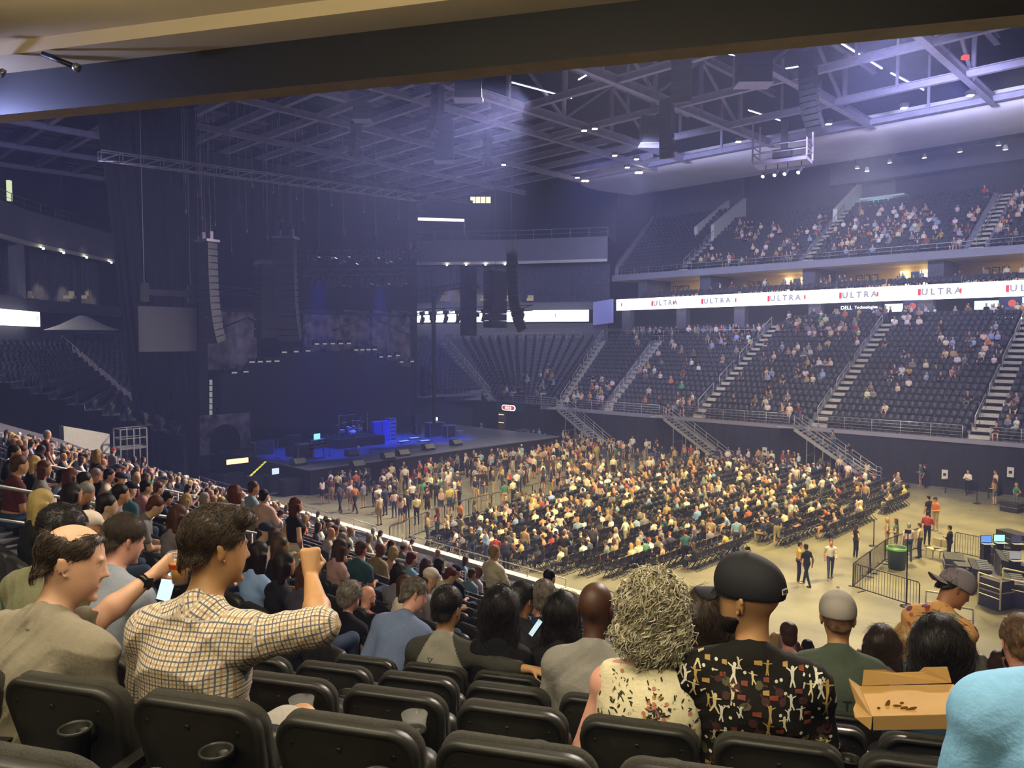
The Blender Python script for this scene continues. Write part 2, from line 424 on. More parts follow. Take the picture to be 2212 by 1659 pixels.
place_text('TRA', .62, M_ledgrey, (-80.0, 19.75, 12.5), (-20.7, -15.2, 0), lr, 'lettering', spacing=1.6)
# downlights on end trims
def pod(p, name='downlight'): 
    m = MB(); m.lathe([(.0, 0), (.1, 0), (.1, .16), (.0, .16)], p, 8); return m
for i, u in enumerate((.15, .45, .7, .9)):
    a, b = [np.array(q) for q in offs(WN, .55)[:2]]; p = a * (1 - u) + b * u
    pod((*p, 19.2)).build('downlight', M_lamp, label=f'{ORD[i]} small bright downlight under the grey fascia left of the stage', cat='lamp', group='downlights left of the stage')
    spot('downlight_beam', (*(np.array(p) + (-.2, -.3)), 19.1), (*(np.array(p) + np.array([-1.6, -1.2])), 14.5), 900, (1, .86, .6), 46, .6, .05)
# column between curtains
m = MB(); m.cbox((-81.2, 19.0, 17), (.9, .9, 5.2), rz=.6); struct('wall_end_column', m, M_grey)
# light canopy cone over the concourse
m = MB(); m.lathe([(3.2, 0), (1.9, .5), (.35, 1.35), (0, 1.4)], (-79.5, 23.8, 11.55), 20)
m.build('canopy_tent', M_white, smooth=True, label='pale peaked canopy beside the lit board left of the stage', cat='canopy')
# ---- far corner
tier('wall_corner_lower', offs(WF, -.6), 0, 12.9, M_greyd)
tier('wall_corner_suite_front', offs(WF, .1), 14.6, 15.6, M_greyd)
curtain('wall_corner_curtains', offs(WF, -2.4), 15.4, 20.7, M_curt)
tier('wall_corner_fascia', offs(WF, 0), 20.9, 23.8, M_grey)
tier('trim_corner_lights', offs(WF, .35), 20.6, 20.95, M_white)
tier('wall_corner_top', offs(WF, -8), 23.8, 36, M_dark)
m = MB(); P = offs(WF, 0); Q = offs(WF, -8)
for z in (15.5, 23.75):
    for i in range(3): m.add([(*P[i], z), (*P[i + 1], z), (*Q[i + 1], z), (*Q[i], z)], [(0, 1, 2, 3)])
struct('floor_corner_decks', m, M_greyd)
railing('deck_railing', [(*p, 23.8) for p in offs(WF, -.15)], 1.15, 'dim railing along the upper deck right of the stage', None, 2.2, 1)
for i, u in enumerate((.1, .3, .5, .7)):
    a, b = [np.array(q) for q in offs(WF, .55)[1:3]]; p = a * (1 - u) + b * u
    pod((*p, 20.45)).build('downlight', M_lamp, label=f'{ORD[i]} small bright downlight under the grey fascia right of the stage', cat='lamp', group='downlights right of the stage')
    spot('downlight_beam', (*p, 20.3), (*(np.array(p) + np.array([-1.4, 1.8])), 15.8), 900, (1, .88, .66), 46, .6, .05)
m = MB()
a, b = np.array(WF[0]) + (-1.2, -2.2), np.array(WF[2]) + (-.5, -1.0)
m.slab([(*b, 13.05), (*b, 14.5), (*a, 14.5), (*a, 13.05)], .3)
lc = m.build('ribbon_board', M_led, label='lower white ribbon board behind the stage lamps in the far corner', cat='led board')
t = (b - a) / np.linalg.norm(b - a)
for q in (4.2, 9.0):
    p = a + t * q; MB().cbox((*(p - np.array([-t[1], t[0]]) * -.34), 13.85), (.1, .03, .45), rz=math.atan2(t[1], t[0])).build('red_mark', M_ledred, lc)
# small lit features of the upper corner
a_ = atD(903, 473, 104); b_ = atD(1003, 476, 104); MB().bar(tuple(a_), tuple(b_), .25, .35).build('strip_canopy', M_strip, label='white lit canopy edge high in the far corner', cat='lamp'); c_ = atD(1003, 510, 104); MB().bar(tuple(b_), tuple(c_), .12, .12).build('canopy_post', M_white, label='thin white post below the lit canopy edge in the far corner', cat='post')
a_ = atD(1017, 433, 104); wn = MB().cbox(tuple(atD(1038, 432, 104)), (2.7, .2, .8), rz=YAW).build('lit_window', mat('window_glow', (1, .9, .5), .5, emit=(1.0, .85, .45), estr=1.6), label='yellow lit window high in the far corner under the roof', cat='window')
for q in range(3): MB().cbox(tuple(atD(1027 + 11 * q, 432, 103.7)), (.1, .1, .85), rz=YAW).build('mullion', M_dark, wn)
MB().cbox(tuple(atD(20, 412, 76)), (.35, .35, 2.0), rz=YAW).build('lit_column', mat('column_glow', (.8, .9, .6), .5, emit=(.75, .85, .55), estr=.8), label='slim pale green lit column at the upper left edge', cat='lamp')
# step-down end panel of the long ribbon
m = MB(); m.slab([(-58.6, 78.6, 12.9), (-58.6, 78.6, 15.9), (-60.4, 76.8, 15.5), (-60.4, 76.8, 12.6)], .3); struct('trim_ribbon_corner', m, mat('ribbon_return', rgb('#9fa0d8'), .6))
# furniture row and warm panels in corner suites
for i, (x, w_) in enumerate(((962, 22), (1045, 15), (1095, 14), (1145, 14))):
    p = onZ(x, 647, 15.9) if False else atD(x, 647, 100); m = MB(); m.cbox((0, 0, 0), (w_ / 16.6, .5, .35), rz=YAW); m.cbox((0, 0.1, .3), (w_ / 18, .12, .5), rz=YAW)
    m.build('lounge_sofa', mat('cream_sofa', rgb('#e0cd9a'), .7), loc=p, label=f'{ORD[i]} pale sofa from the left in the corner suites above the lower ribbon', cat='sofa', group='sofas in the corner suites')
for i, (x, w_) in enumerate(((28, 26), (58, 20), (150, 20), (185, 12))):
    p = atD(x, 642, 72.2); m = MB(); m.cbox((0, 0, 0), (w_ / 22, .5, .3), rz=YAW); m.cbox((w_ / 60, 0.1, .3), (w_ / 40, .12, .5), rz=YAW)
    m.build('lounge_sofa', mat('cream_sofa', rgb('#e0cd9a'), .7), loc=p, label=f'{ORD[i]} pale lounge seat from the left under the grey curtains left of the stage', cat='sofa', group='lounge seats left of the stage')

# ------------------------------------------------------------------ far side: concourse, ribbon, suites, upper deck
tier('wall_far_concourse', [(8, 84), (-60, 84)], 9, 15, M_dark)
m = MB(); m.box((-60, 78.3, 12.0), (8, 84, 12.15)); m.box((-59, 75.6, 10.3), (-37, 84, 10.45)); struct('floor_far_concourse', m, M_greyd)
m = MB(); m.slab([(-37.1, 75.6, 9.0), (-37.1, 75.6, 12.4), (-37.1, 78.4, 12.4), (-37.1, 78.4, 9)], .2); struct('wall_far_platform_side', m, M_grey)
for i, x in enumerate((-57.5, -49.5, -42, -33.5, -22.9, -13.5)):
    m = MB(); m.cbox((x, 80.2, 12.4), (1.3, .9, 4.4)); struct('wall_far_column', m, M_greyd)
m = MB(); m.slab([(8, 79, 14.42), (-58.2, 79, 14.42), (-58.2, 79, 15.8), (8, 79, 15.8)], .35)
rb = m.build('ribbon_board', M_led, label='long white ribbon board with repeated lettering below the far suites', cat='led board')
for i, x in enumerate((-15.2, -22.3, -29.6, -37.2, -45.2, -52)):
    place_text('ULTRA', .82, M_ledgrey, (x + 1.0, 78.63, 15.1), (1, 0, 0), rb, 'lettering', spacing=1.5, bold=.035)
    MB().box((x - .95, 78.60, 14.8), (x - .70, 78.64, 15.42)).build('red_mark', M_ledred, rb)
for x in (-18.8, -26, -33.2, -41, -49, -56.5):
    MB().box((x - .95, 78.60, 14.9), (x - .78, 78.64, 15.32)).build('red_mark', M_ledred, rb)
# suite level
m = MB(); m.box((-60, 79.2, 15.55), (8, 88, 15.7)); struct('floor_far_suites', m, M_greyd)
m = MB(); m.slab([(8, 86.5, 15.6), (8, 86.5, 18.7), (-60, 86.5, 18.7), (-60, 86.5, 15.6)], .2); struct('wall_far_suites', m, M_suite)
m = MB(); m.box((-60, 80.1, 18.25), (8, 88, 18.45)); struct('ceiling_far_suites', m, M_suite)
m = MB(); m.slab([(8, 79.9, 18.2), (-59.6, 79.9, 18.2), (-59.6, 79.9, 18.95), (8, 79.9, 18.95)], .35); struct('trim_upper_deck_fascia', m, M_grey)
for x in (-55.8, -47.0, -34.6, -22.3, -10.5):
    m = MB(); m.box((x - .9, 81.2, 15.6), (x + .5, 86.4, 18.3)); struct('wall_suite_divider', m, M_curt)
M_pic = mat('picture_print', rgb('#39393d'), .5, hue2=rgb('#cfc6b0'), nscale=3)
M_sconce = mat('sconce_glow', (1, .9, .6), .5, emit=(1.0, .78, .36), estr=5)
M_tv = mat('tv_screen', (.02, .02, .03), .2, emit=(.03, .05, .12), estr=1)
npic = nsc = 0
for bx in (-51.5, -41, -28.5, -16.5):
    area('suite_light', (bx, 84, 18.2), (bx, 84.5, 15), 5.5, 95, (1, .74, .36), 1.2)
    for dx in (-3.2, -2.4, -1.6):
        m = MB(); m.box((bx + dx, 86.2, 16.6), (bx + dx + .62, 86.28, 17.7)); o = m.build('picture_frame', mat('frame_black', rgb('#1b1b1c'), .5), label=f'{ORD[npic]} framed print from the left on the far suite wall', cat='picture', group='framed prints in the far suites')
        MB().box((bx + dx + .07, 86.17, 16.7), (bx + dx + .55, 86.21, 17.6)).build('print', M_pic, o); npic += 1
    for dx in (1.7, 3.6):
        o = empty('wall_sconce', (bx + dx, 86.2, 16.3), label=f'{ORD[nsc]} glowing stacked wall lamp from the left in the far suites', cat='lamp', group='wall lamps in the far suites'); nsc += 1
        for q in range(4): MB().box((-.4, -.12, q * .42), (.4, 0, q * .42 + .26)).build('lamp_panel', M_sconce, o)
    m = MB(); m.box((bx + 2.35, 86.0, 16.5), (bx + 3.15, 86.1, 17.7)); m.build('wall_screen', M_tv, label=f'{ORD[nsc // 2 - 1]} dark upright screen from the left between wall lamps in the far suites', cat='screen', group='screens in the far suites')
# upper deck
bank('upper_deck', (-6, 80.2), (-50.5, 80.2), (-6, 92), (-50.5, 92), 18.9, 25.6, 14, [((19 - 6) / 44.5, 1.2), ((34.7 - 6) / 44.5, 1.2), ((49.8 - 6) / 44.5, 1.2)])
bank('upper_deck_end', (-50.5, 80.2), (-59.4, 80.2), (-50.5, 93.5), (-63, 93.5), 18.9, 27.2, 16)
tier('wall_far_top', [(8, 99), (-66, 99)], 18, 38, M_greyd)
m = MB(); m.slab([(-59.6, 80.2, 18.3), (-59.6, 80.2, 19.9), (-63.2, 93.6, 28.4), (-63.2, 93.6, 26.6)], .5); struct('wall_upper_deck_end', m, M_grey)
railing('deck_end_railing', [(-59.4, 80.2, 19.4), (-62.6, 92.4, 27)], 1.0, 'sloping railing at the stage end of the upper deck', None, 1.6, 1)
# platform with standing crowd
m = MB(); m.box((-34.6, 91.2, 22.6), (-20.0, 99, 24.7)); struct('floor_upper_platform', m, M_grey)
railing('platform_railing', [(-34.6, 91.4, 24.7), (-20.0, 91.4, 24.7)], 1.05, 'pale railing of the standing platform in the upper deck', None, 1.8, 1)
m = MB(); m.slab([(-35.6, 89.2, 23.2), (-35.6, 89.2, 25.6), (-35.6, 96.5, 29.6), (-35.6, 96.5, 24)], .5); struct('wall_vomitory_upper_platform', m, M_white)
for x in (-52.6, -50.2):
    m = MB(); m.slab([(x, 87.6, 22.6), (x, 87.6, 25.2), (x, 95.8, 29.6), (x, 95.8, 25)], .45); struct('wall_vomitory_upper', m, M_white)
m = MB(); m.box((-34.4, 96.9, 24.7), (-31.8, 97.1, 27.3)); m.build('doorway_glow', mat('door_daylight', (.4, .8, .9), .5, emit=(.30, .72, .85), estr=1.3), label='teal lit doorway at the back of the upper platform', cat='doorway')
m = MB(); m.box((-35.0, 95.6, 27.4), (-30.0, 97.4, 27.6)); struct('trim_doorway_canopy', m, M_white)
# upper back wall pieces
m = MB(); m.box((-50, 95.8, 22), (-35.8, 96.2, 33)); m.box((-31.5, 97.2, 24.7), (-6, 97.6, 33)); struct('wall_far_upper_back', m, M_dark)
m = MB(); m.box((-38, 94.2, 29.3), (-12, 95.6, 31.5)); struct('trim_bulkhead', m, M_greyd)
railing('deck_front_railing', [(-58.5, 80.1, 18.95), (-6, 80.1, 18.95)], .75, 'long thin railing along the front of the upper deck', None, 2.0, 1)
# soffit above upper deck: flat underside with a rounded front edge
m = MB(); prof = [(66.0, 28.9), (66.0, 28.1), (66.4, 27.75), (67.5, 27.55), (70, 27.6), (74, 27.9), (78, 28.25), (79.5, 28.7), (80, 29.4)]
def sof(x, sh): return [(x + sh * (y - 66) / 12, y, z) for y, z in prof]
A = sof(-54.0, -1.2); B = sof(6, 0); n_ = len(prof)
m.add(A + B, [(i, i + 1, n_ + i + 1, n_ + i) for i in range(n_ - 1)] + [tuple(range(n_ - 1, -1, -1))])
struct('ceiling_soffit', m, M_soffit, smooth=True)
m = MB(); m.box((-54, 65.5, 27.95), (6, 66.0, 28.15)); struct('trim_soffit_edge', m, M_grey)
# pendants below the soffit's back edge
for i, (x, y) in enumerate(((1852, 361), (1873, 367), (1922, 349), (1997, 338), (2074, 325), (2157, 311), (2172, 320))):
    p = onY(x, y, 86); r_ = empty('pendant_lamp', p, label=f'{ORD[i]} small pendant lamp from the left below the pale roof soffit', cat='lamp', group='pendant lamps under the soffit')
    MB().lathe([(.05, .35), (.16, .28), (.26, -.1), (.24, -.16)], (0, 0, 0), 10).build('shade', M_white, r_, True)
    MB().lathe([(0, -.15), (.2, -.13), (.2, -.1)], (0, 0, 0), 10).build('bulb', mat('pendant_bulb', (1, 1, 1), .5, emit=(1, .9, .75), estr=4), r_)
    MB().tube([(0, 0, .35), (0, 0, 2.2)], .02, 4).build('cord', M_dark, r_)
# signs and screens under the ribbon
m = MB(); m.box((-31.3, 80.6, 13.45), (-27.3, 80.8, 14.4)); ds = m.build('sponsor_sign', mat('sign_navy', rgb('#141a30'), .5), label='dark sign with glowing white lettering under the far ribbon board', cat='sign')
place_text('DELL', .52, mat('sign_glow', (1, 1, 1), .5, emit=(.85, .92, 1), estr=2.2), (-30.55, 80.57, 13.95), (1, 0, 0), ds, 'lettering', extr=.01)
place_text('Technologies', .42, MATS['sign_glow'], (-28.62, 80.57, 13.95), (1, 0, 0), ds, 'lettering', extr=.005)
M_scrb = mat('screen_blue', (.1, .1, .2), .4, emit=(.55, .8, 1.0), estr=1.6); M_scrk = mat('screen_dark', (.02, .02, .05), .4, emit=(.02, .03, .1), estr=1); M_scrr = mat('screen_red', (.3, .05, .05), .4, emit=(.75, .14, .12), estr=.7)
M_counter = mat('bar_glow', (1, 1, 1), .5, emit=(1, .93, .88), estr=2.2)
for i, (x0, x1) in enumerate(((-27.1, -23.4), (-19.2, -14.9))):
    r_ = empty('menu_screen', (x0, 81.4, 13.2), label='bright menu screens over the concession counter ' + ('beside the navy sign' if i == 0 else 'at far right under the ribbon'), cat='screen', group='concession menu screens'); wd = x1 - x0
    MB().box((0, 0, .25), (wd * .45, .1, 1.05)).build('blue_panel', M_scrb, r_); MB().box((wd * .46, 0, .1), (wd, .1, 1.35)).build('dark_panel', M_scrk, r_)
    MB().lathe([(0, 0), (.32, .0), (.32, .05), (0, .05)], (wd * .7, -.02, .75), 14, axis=(0, -1, 0)).build('red_graphic', M_scrr, r_)
    MB().box((wd * .88, -.05, .2), (wd * .97, 0, 1.25)).build('blue_strip', M_scrb, r_)
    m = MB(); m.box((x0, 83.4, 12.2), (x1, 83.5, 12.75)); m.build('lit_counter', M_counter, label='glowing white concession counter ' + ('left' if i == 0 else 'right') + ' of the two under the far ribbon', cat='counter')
# rails on far walkway and platform
railing('walkway_railing', [(-14.9, 61.15, 3.6), (-25.2, 61.15, 3.6)], .95, 'silver walkway railing on the far wall right of the rightmost staircase', 'far walkway railings', 1.9, 3)
railing('walkway_railing', [(-27.6, 61.15, 3.6), (-37.6, 61.15, 3.6)], .95, 'silver walkway railing on the far wall left of the rightmost staircase', 'far walkway railings', 1.9, 3)
railing('walkway_railing', [(-40.2, 61.15, 3.6), (-50.3, 61.15, 3.6)], .95, 'silver walkway railing on the far wall left of the middle staircase', 'far walkway railings', 1.9, 3)
railing('walkway_railing', [(-53, 61.3, 3.6), (-59.5, 61.3, 3.6)], .95, 'silver walkway railing beside the green sign in the far corner', 'far walkway railings', 1.9, 3)
railing('walkway_railing', [(-13.2, 61.15, 3.6), (-4, 61.15, 3.6)], .95, 'silver walkway railing on the far wall at the right frame edge', 'far walkway railings', 1.9, 3)
railing('platform_railing', [(-37.2, 75.6, 10.6), (-57.3, 75.6, 10.6)], 1.2, 'silver railing in front of the dark concourse platform in the far stand', None, 2.0, 1)
railing('platform_railing', [(-60.5, 74.6, 10.6), (-78, 66.8, 10.6)], 1.0, 'dim railing on the corner walkway under the lower ribbon', None, 2.0, 1)
# aisle handrails on far stands: short doubled rails
def aisle_rails(key, u, spans, label, h=.95):
    B = BANKS[key]
    for j, (k0, k1) in enumerate(spans):
        a = (*B['L'](k0, u), B['zf'] + B['r'] * k0 + .15); b = (*B['L'](k1, u), B['zf'] + B['r'] * k1 + .15)
        railing('aisle_handrail', [a, b], h, f'{ORD[j]} handrail up {label}', 'aisle handrails of the far stands', 1.5, 1, .035)
S4 = [(1, 4.2), (5.5, 8.7), (10, 13.2), (14.5, 18)]
aisle_rails('far_stand', 19.3 / 31.2 + .012, S4, 'the aisle above the rightmost staircase')
aisle_rails('far_stand', 8.0 / 31.2 + .012, S4, 'the aisle at the right end of the far stand')
aisle_rails('far_stand', 30.3 / 31.2 + .012, S4, 'the aisle right of the concourse platform')
aisle_rails('far_stand_platform_end', .57, [(2, 4.5), (5.5, 8.5), (9.5, 12.5)], 'the half aisle below the concourse platform')
aisle_rails('far_stand_platform_end', .965, [(.5, 3.6), (4.6, 7.6), (8.6, 11.6), (12.6, 16.5)], 'the aisle where the far stand meets its corner')
aisle_rails('far_corner_stand', .955, [(.5, 5), (5.5, 10), (10.5, 16)], 'the corner aisle beside the stage lamps')
aisle_rails('near_corner_stand_stairs', .95, [(0, 4), (5, 8), (8.7, 11.5), (12, 15.5)], 'the steps left of the stage')
aisle_rails('upper_deck', 28.7 / 44.5, [(.5, 6), (7, 12)], 'the upper deck aisle below the standing platform')
aisle_rails('upper_deck', 43.8 / 44.5, [(.5, 5), (6, 9)], 'the upper deck aisle at the empty end')
aisle_rails('upper_deck', 13 / 44.5, [(.5, 5), (6, 11)], 'the upper deck aisle at the right')

# ------------------------------------------------------------------ temporary metal staircases
def metal_stair(top, bot, label):
    root = empty('metal_staircase', bot, label=label, cat='staircase', group='temporary metal staircases'); o0 = Vector(bot)
    a = Vector(top) - o0; b = Vector((0, 0, 0)); run = Vector((a.x, a.y, 0)); wd = 1.5
    side = Vector((0, 0, 1)).cross(run.normalized()) * wd / 2
    for s_ in (-1, 1):
        MB().bar(a + side * s_ + Vector((0, 0, -.12)), b + side * s_ + Vector((0, 0, .05)), .06, .26).build('stringer', M_rail, root)
        for hh, nm in ((1.0, 'handrail'), (.66, 'mid_rail'), (.36, 'mid_rail')):
            MB().tube([a - run.normalized() * -.1 + side * s_ + Vector((0, 0, hh)), b + side * s_ + Vector((0, 0, hh)), b - run.normalized() * .35 + side * s_ + Vector((0, 0, hh - .05)), b - run.normalized() * .35 + side * s_ + Vector((0, 0, hh - .3))], .028, 6).build(nm, M_rail, root, True)
        for q in range(6):
            p = a.lerp(b, q / 5) + side * s_; MB().tube([p, p + Vector((0, 0, 1.0))], .028, 6).build('post', M_rail, root, True)
    n = 17
    for i in range(n):
        p = a.lerp(b, (i + .5) / n); M = MB(); M.cbox(p, (.30, wd, .05), rz=math.atan2(run.y, run.x)); M.build('tread', M_rail, root)
    for q in (.18, .4, .62):
        p = a.lerp(b, q)
        for s_ in (-1, 1): MB().bar((p.x + side.x * s_, p.y + side.y * s_, 0), (p.x + side.x * s_, p.y + side.y * s_, p.z - .1), .05).build('support_post', M_rail, root)
        MB().bar((p.x + side.x, p.y + side.y, p.z * .5), (p.x - side.x, p.y - side.y, p.z * .5), .04).build('cross_brace', M_rail, root)
    # landing
    M = MB(); M.cbox(a + run.normalized() * .7, (1.5, 1.6, .08), rz=math.atan2(run.y, run.x)); M.build('landing', M_rail, root)
metal_stair((-26.4, 60.2, 3.6), (-20.6, 60.2, 0), 'rightmost grey metal staircase down the black far wall')
metal_stair((-38.6, 60.2, 3.6), (-32.8, 60.2, 0), 'middle grey metal staircase down the black far wall')
metal_stair((-51.3, 60.2, 3.6), (-45.5, 60.2, 0), 'leftmost grey metal staircase down the black far wall')
# green sponsor sign in the corner
m = MB(); m.box((-61.6, 60.85, 2.75), (-57.6, 61.0, 3.55)); hs = m.build('sponsor_sign', mat('sign_teal', rgb('#1d4a48'), .5), label='small teal sign with a white pill shaped logo in the far corner', cat='sign')
pl = MB()
pill = [(math.cos(t) * .31 + (.75 if math.cos(t) > 0 else -.75), math.sin(t) * .31) for t in np.linspace(0, 2 * PI, 24, endpoint=False)]
pl.slab([(-59.7 + p[0], 60.83, 3.15 + p[1]) for p in pill], .03); po = pl.build('logo_pill', mat('logo_white', (1, 1, 1), .5, emit=(1, .95, .95), estr=1.5), hs)
pl = MB(); pl.slab([(-59.7 + p[0] * .9, 60.79, 3.15 + p[1] * .75) for p in pill], .02); pl.build('logo_red', mat('logo_red', rgb('#b03030'), .5, emit=(.6, .1, .1), estr=.6), hs)
place_text('H·E·B', .42, MATS['logo_white'], (-59.7, 60.75, 3.14), (1, 0, 0), hs, 'lettering', extr=.005)
# near-frame overhang: beige ceiling, drop lip, black beam
def cf(s, t, z): p = CF * s + CT * t; return (p[0], p[1], z)
m = MB(); m.slab([cf(-8, -30, 13.62), cf(-8, 22, 13.62), cf(7.05, 22, 13.62), cf(7.05, -30, 13.62)], -.3); struct('ceiling_overhang', m, M_beige)
m = MB(); m.slab([cf(6.7, -30, 13.48), cf(6.7, 22, 13.48), cf(7.15, 22, 13.48), cf(7.15, -30, 13.48)], -.14); struct('trim_overhang_lip', m, M_beige)
m = MB()
b0 = [cf(7.15, -30, 13.02), cf(7.15, 22, 13.02), cf(7.15, 22, 13.75), cf(7.15, -30, 13.75), cf(7.42, -30, 13.02), cf(7.42, 22, 13.02), cf(7.42, 22, 13.75), cf(7.42, -30, 13.75)]
m.add(b0, [(0, 1, 2, 3), (5, 4, 7, 6), (3, 2, 6, 7)], 0); m.add([b0[i] for i in (0, 1, 5, 4)], [(0, 3, 2, 1)], 1)
struct('trim_overhang_beam', m, [M_beamblk, mat('beam_underside', rgb('#b09a6a'), .5, var=.12, nscale=3)])
m = MB(); m.slab([cf(-3.0, -30, 8), cf(-3.0, 22, 8), cf(-3.0, 22, 13.7), cf(-3.0, -30, 13.7)], .2); struct('wall_behind_seats', m, M_beige)
M_pipe = mat('black_pipe', rgb('#1b1b1c'), .4, .3); M_sock = mat('chrome_socket', rgb('#9c9a96'), .3, .8)
def onS(x, y, z): return onZ(x, y, z)
for i, (x0, y0, x1, y1, lb) in enumerate(((92, 116, 166, 146, 'black pipe with a metal socket end under the beige ceiling'), (-70, 118, 6, 158, 'metal pipe end at the upper left frame edge'))):
    a = onZ(x0, y0, 13.44); b = np.array(onZ(x1, y1, 13.30)); r_ = empty('ceiling_pipe', tuple(a), label=lb, cat='pipe')
    d_ = Vector(b - a); MB().tube([(0, 0, 0), d_], .028, 10).build('pipe', M_pipe, r_, True); MB().tube([d_ * .93, d_ * 1.06], .045, 10).build('socket', M_sock, r_, True)
b = onZ(-60, 135, 13.3); spot('beam_lamp', tuple(atD(-330, 215, 8.2)), tuple(atD(70, 260, 8.7)), 520, (.42, .46, 1.0), 70, .9, .05)
# ------------------------------------------------------------------ roof: deck, cross trusses, long beams, dense rigging grid over the stage end
m = MB(); m.add([(-100, -5, 34), (15, -5, 34), (15, 100, 34), (-100, 100, 34)], [(0, 3, 2, 1)]); roof = struct('ceiling_roof_deck', m, M_deck)
ZB = 27.6
def ibeam(m, a, b, h=.5, w=.34):
    a = Vector(a); b = Vector(b); up = Vector((0, 0, 1))
    m.bar(a, b, w, .06); m.bar(a + up * h, b + up * h, w, .06); m.bar(a + up * h / 2, b + up * h / 2, .07, h)
for X in (-6, -14.5, -23, -31.5, -40):
    m = MB(); ibeam(m, (X, 14, ZB), (X, 65.5, ZB), .55, .45); m.build('truss_bottom_chord', M_steel, roof)
    m = MB(); ibeam(m, (X, 14, ZB + 4.4), (X, 65.5, ZB + 4.4), .5, .4); m.build('truss_top_chord', M_steel, roof)
    ys = np.arange(16, 65, 6.2)
    for i, y in enumerate(ys):
        MB().bar((X, y, ZB + .4), (X, y, ZB + 4.4), .26, .26).build('truss_post', M_steel, roof)
        if i < len(ys) - 1:
            a, b = ((y, .4), (y + 6.2, 4.4)) if i % 2 else ((y, 4.4), (y + 6.2, .4)); MB().bar((X, a[0], ZB + a[1]), (X, b[0], ZB + b[1]), .2, .2).build('truss_diagonal', M_steel, roof)
for Y in (20, 27.5, 35, 42.5, 50, 57.5, 64.5):
    m = MB(); ibeam(m, (2, Y, ZB + .12), (-44, Y, ZB + .12), .45, .36); m.build('long_beam', M_steel, roof)
    for X in (-10, -18.7, -27, -36):
        MB().bar((X, Y, ZB + .4), (X, Y, ZB + 4.5), .18).build('hanger_post', M_steel, roof)
# dense grid: beams along the arena, thin cross bars and panels
for Y in np.arange(12, 66, 3.6):
    m = MB(); ibeam(m, (-42, Y, ZB + .35), (-90, Y, ZB + .35), .5, .38); m.build('grid_beam', M_steel, roof)
for X in (-44, -53, -62, -71, -80, -89):
    m = MB(); ibeam(m, (X, 10, ZB), (X, 66, ZB), .4, .36); m.build('grid_cross_beam', M_steel, roof)
for X in np.arange(-88, -43, 1.5):
    MB().bar((X, 11, ZB + 1.0), (X, 65, ZB + 1.0), .07, .07).build('grid_bar', mat('grid_bar_dark', rgb('#3a3947'), .7), roof)
M_panel = mat('grid_panel', rgb('#585566'), .8, var=.15)
i = 0
for Y in np.arange(13.8, 64, 3.6):
    for X in np.arange(-86.5, -44, 4.5):
        i += 1
        if (i * 7) % 10 < 6: MB().box((X, Y - 1.2, ZB + 1.2), (X + 3.6, Y + 1.2, ZB + 1.26)).build('grid_panel', M_panel, roof)
for k, (Y, x) in enumerate(((17, -50), (21, -55), (19, -58), (24, -61), (17.5, -64), (22, -50.5), (30, -47))):
    m = MB(); m.cbox((x, Y, ZB + .05), (.55, 3.0, .5)); m.build('grid_hanging_beam', M_steel, roof)
# fluorescent strips
M_tube = mat('tube_glow', (1, 1, 1), .5, emit=(.75, .82, 1), estr=5)
for i, (x0, y0, x1, y1) in enumerate(sorted(((1815, 92, 1905, 148), (1925, 158, 1995, 194), (1617, 238, 1685, 260), (1106, 178, 1235, 212), (1545, 110, 1600, 122), (1250, 172, 1300, 142), (1685, 150, 1745, 140)))):
    a = onZ(x0, y0, 29.5); b = onZ(x1, y1, 29.5); r_ = empty('strip_light', tuple(a), label=f'{ORD[i]} bluish strip light from the left in the roof steel', cat='lamp', group='roof strip lights'); d_ = Vector(b - a)
    MB().bar((0, 0, .06), d_ + Vector((0, 0, .06)), .22, .08).build('housing', M_steel, r_); MB().tube([(0, 0, 0), d_], .05, 6).build('tube', M_tube, r_)
# small floodlights at the soffit edge and in the roof
for i, (x, y, big) in enumerate(sorted(((1264, 390, 1), (1380, 372, 1), (1355, 361, 0), (1328, 335, 0), (1262, 281, 0), (1285, 277, 0), (1375, 343, 0), (1247, 383, 0), (1790, 267, 0), (1595, 305, 0), (1953, 232, 0), (2096, 205, 0), (705, 378, 0), (1088, 355, 0)))):
    p = onZ(x, y, 27.2); r_ = empty('floodlight', tuple(p), label=f'{ORD[i]} small roof floodlight from the left, ' + ('glaring warm at the soffit tip' if big else 'dim in the steelwork'), cat='lamp', group='roof floodlights')
    MB().cbox((0, 0, .12), (.5, .4, .3), rz=YAW).build('housing', M_dark, r_)
    MB().cbox((0, -.0, -.05), (.7 if big else .38, .5 if big else .3, .05), rz=YAW).build('lens', M_lampw if big else M_lamp, r_)
p = onZ(2085, 124, 28.5); MB().cbox(tuple(p), (.35, .3, .22), rz=YAW).build('red_marker_light', mat('red_glow', (1, 0, 0), .5, emit=(1, .03, .02), estr=3), label='tiny red light in the roof at upper right', cat='lamp')
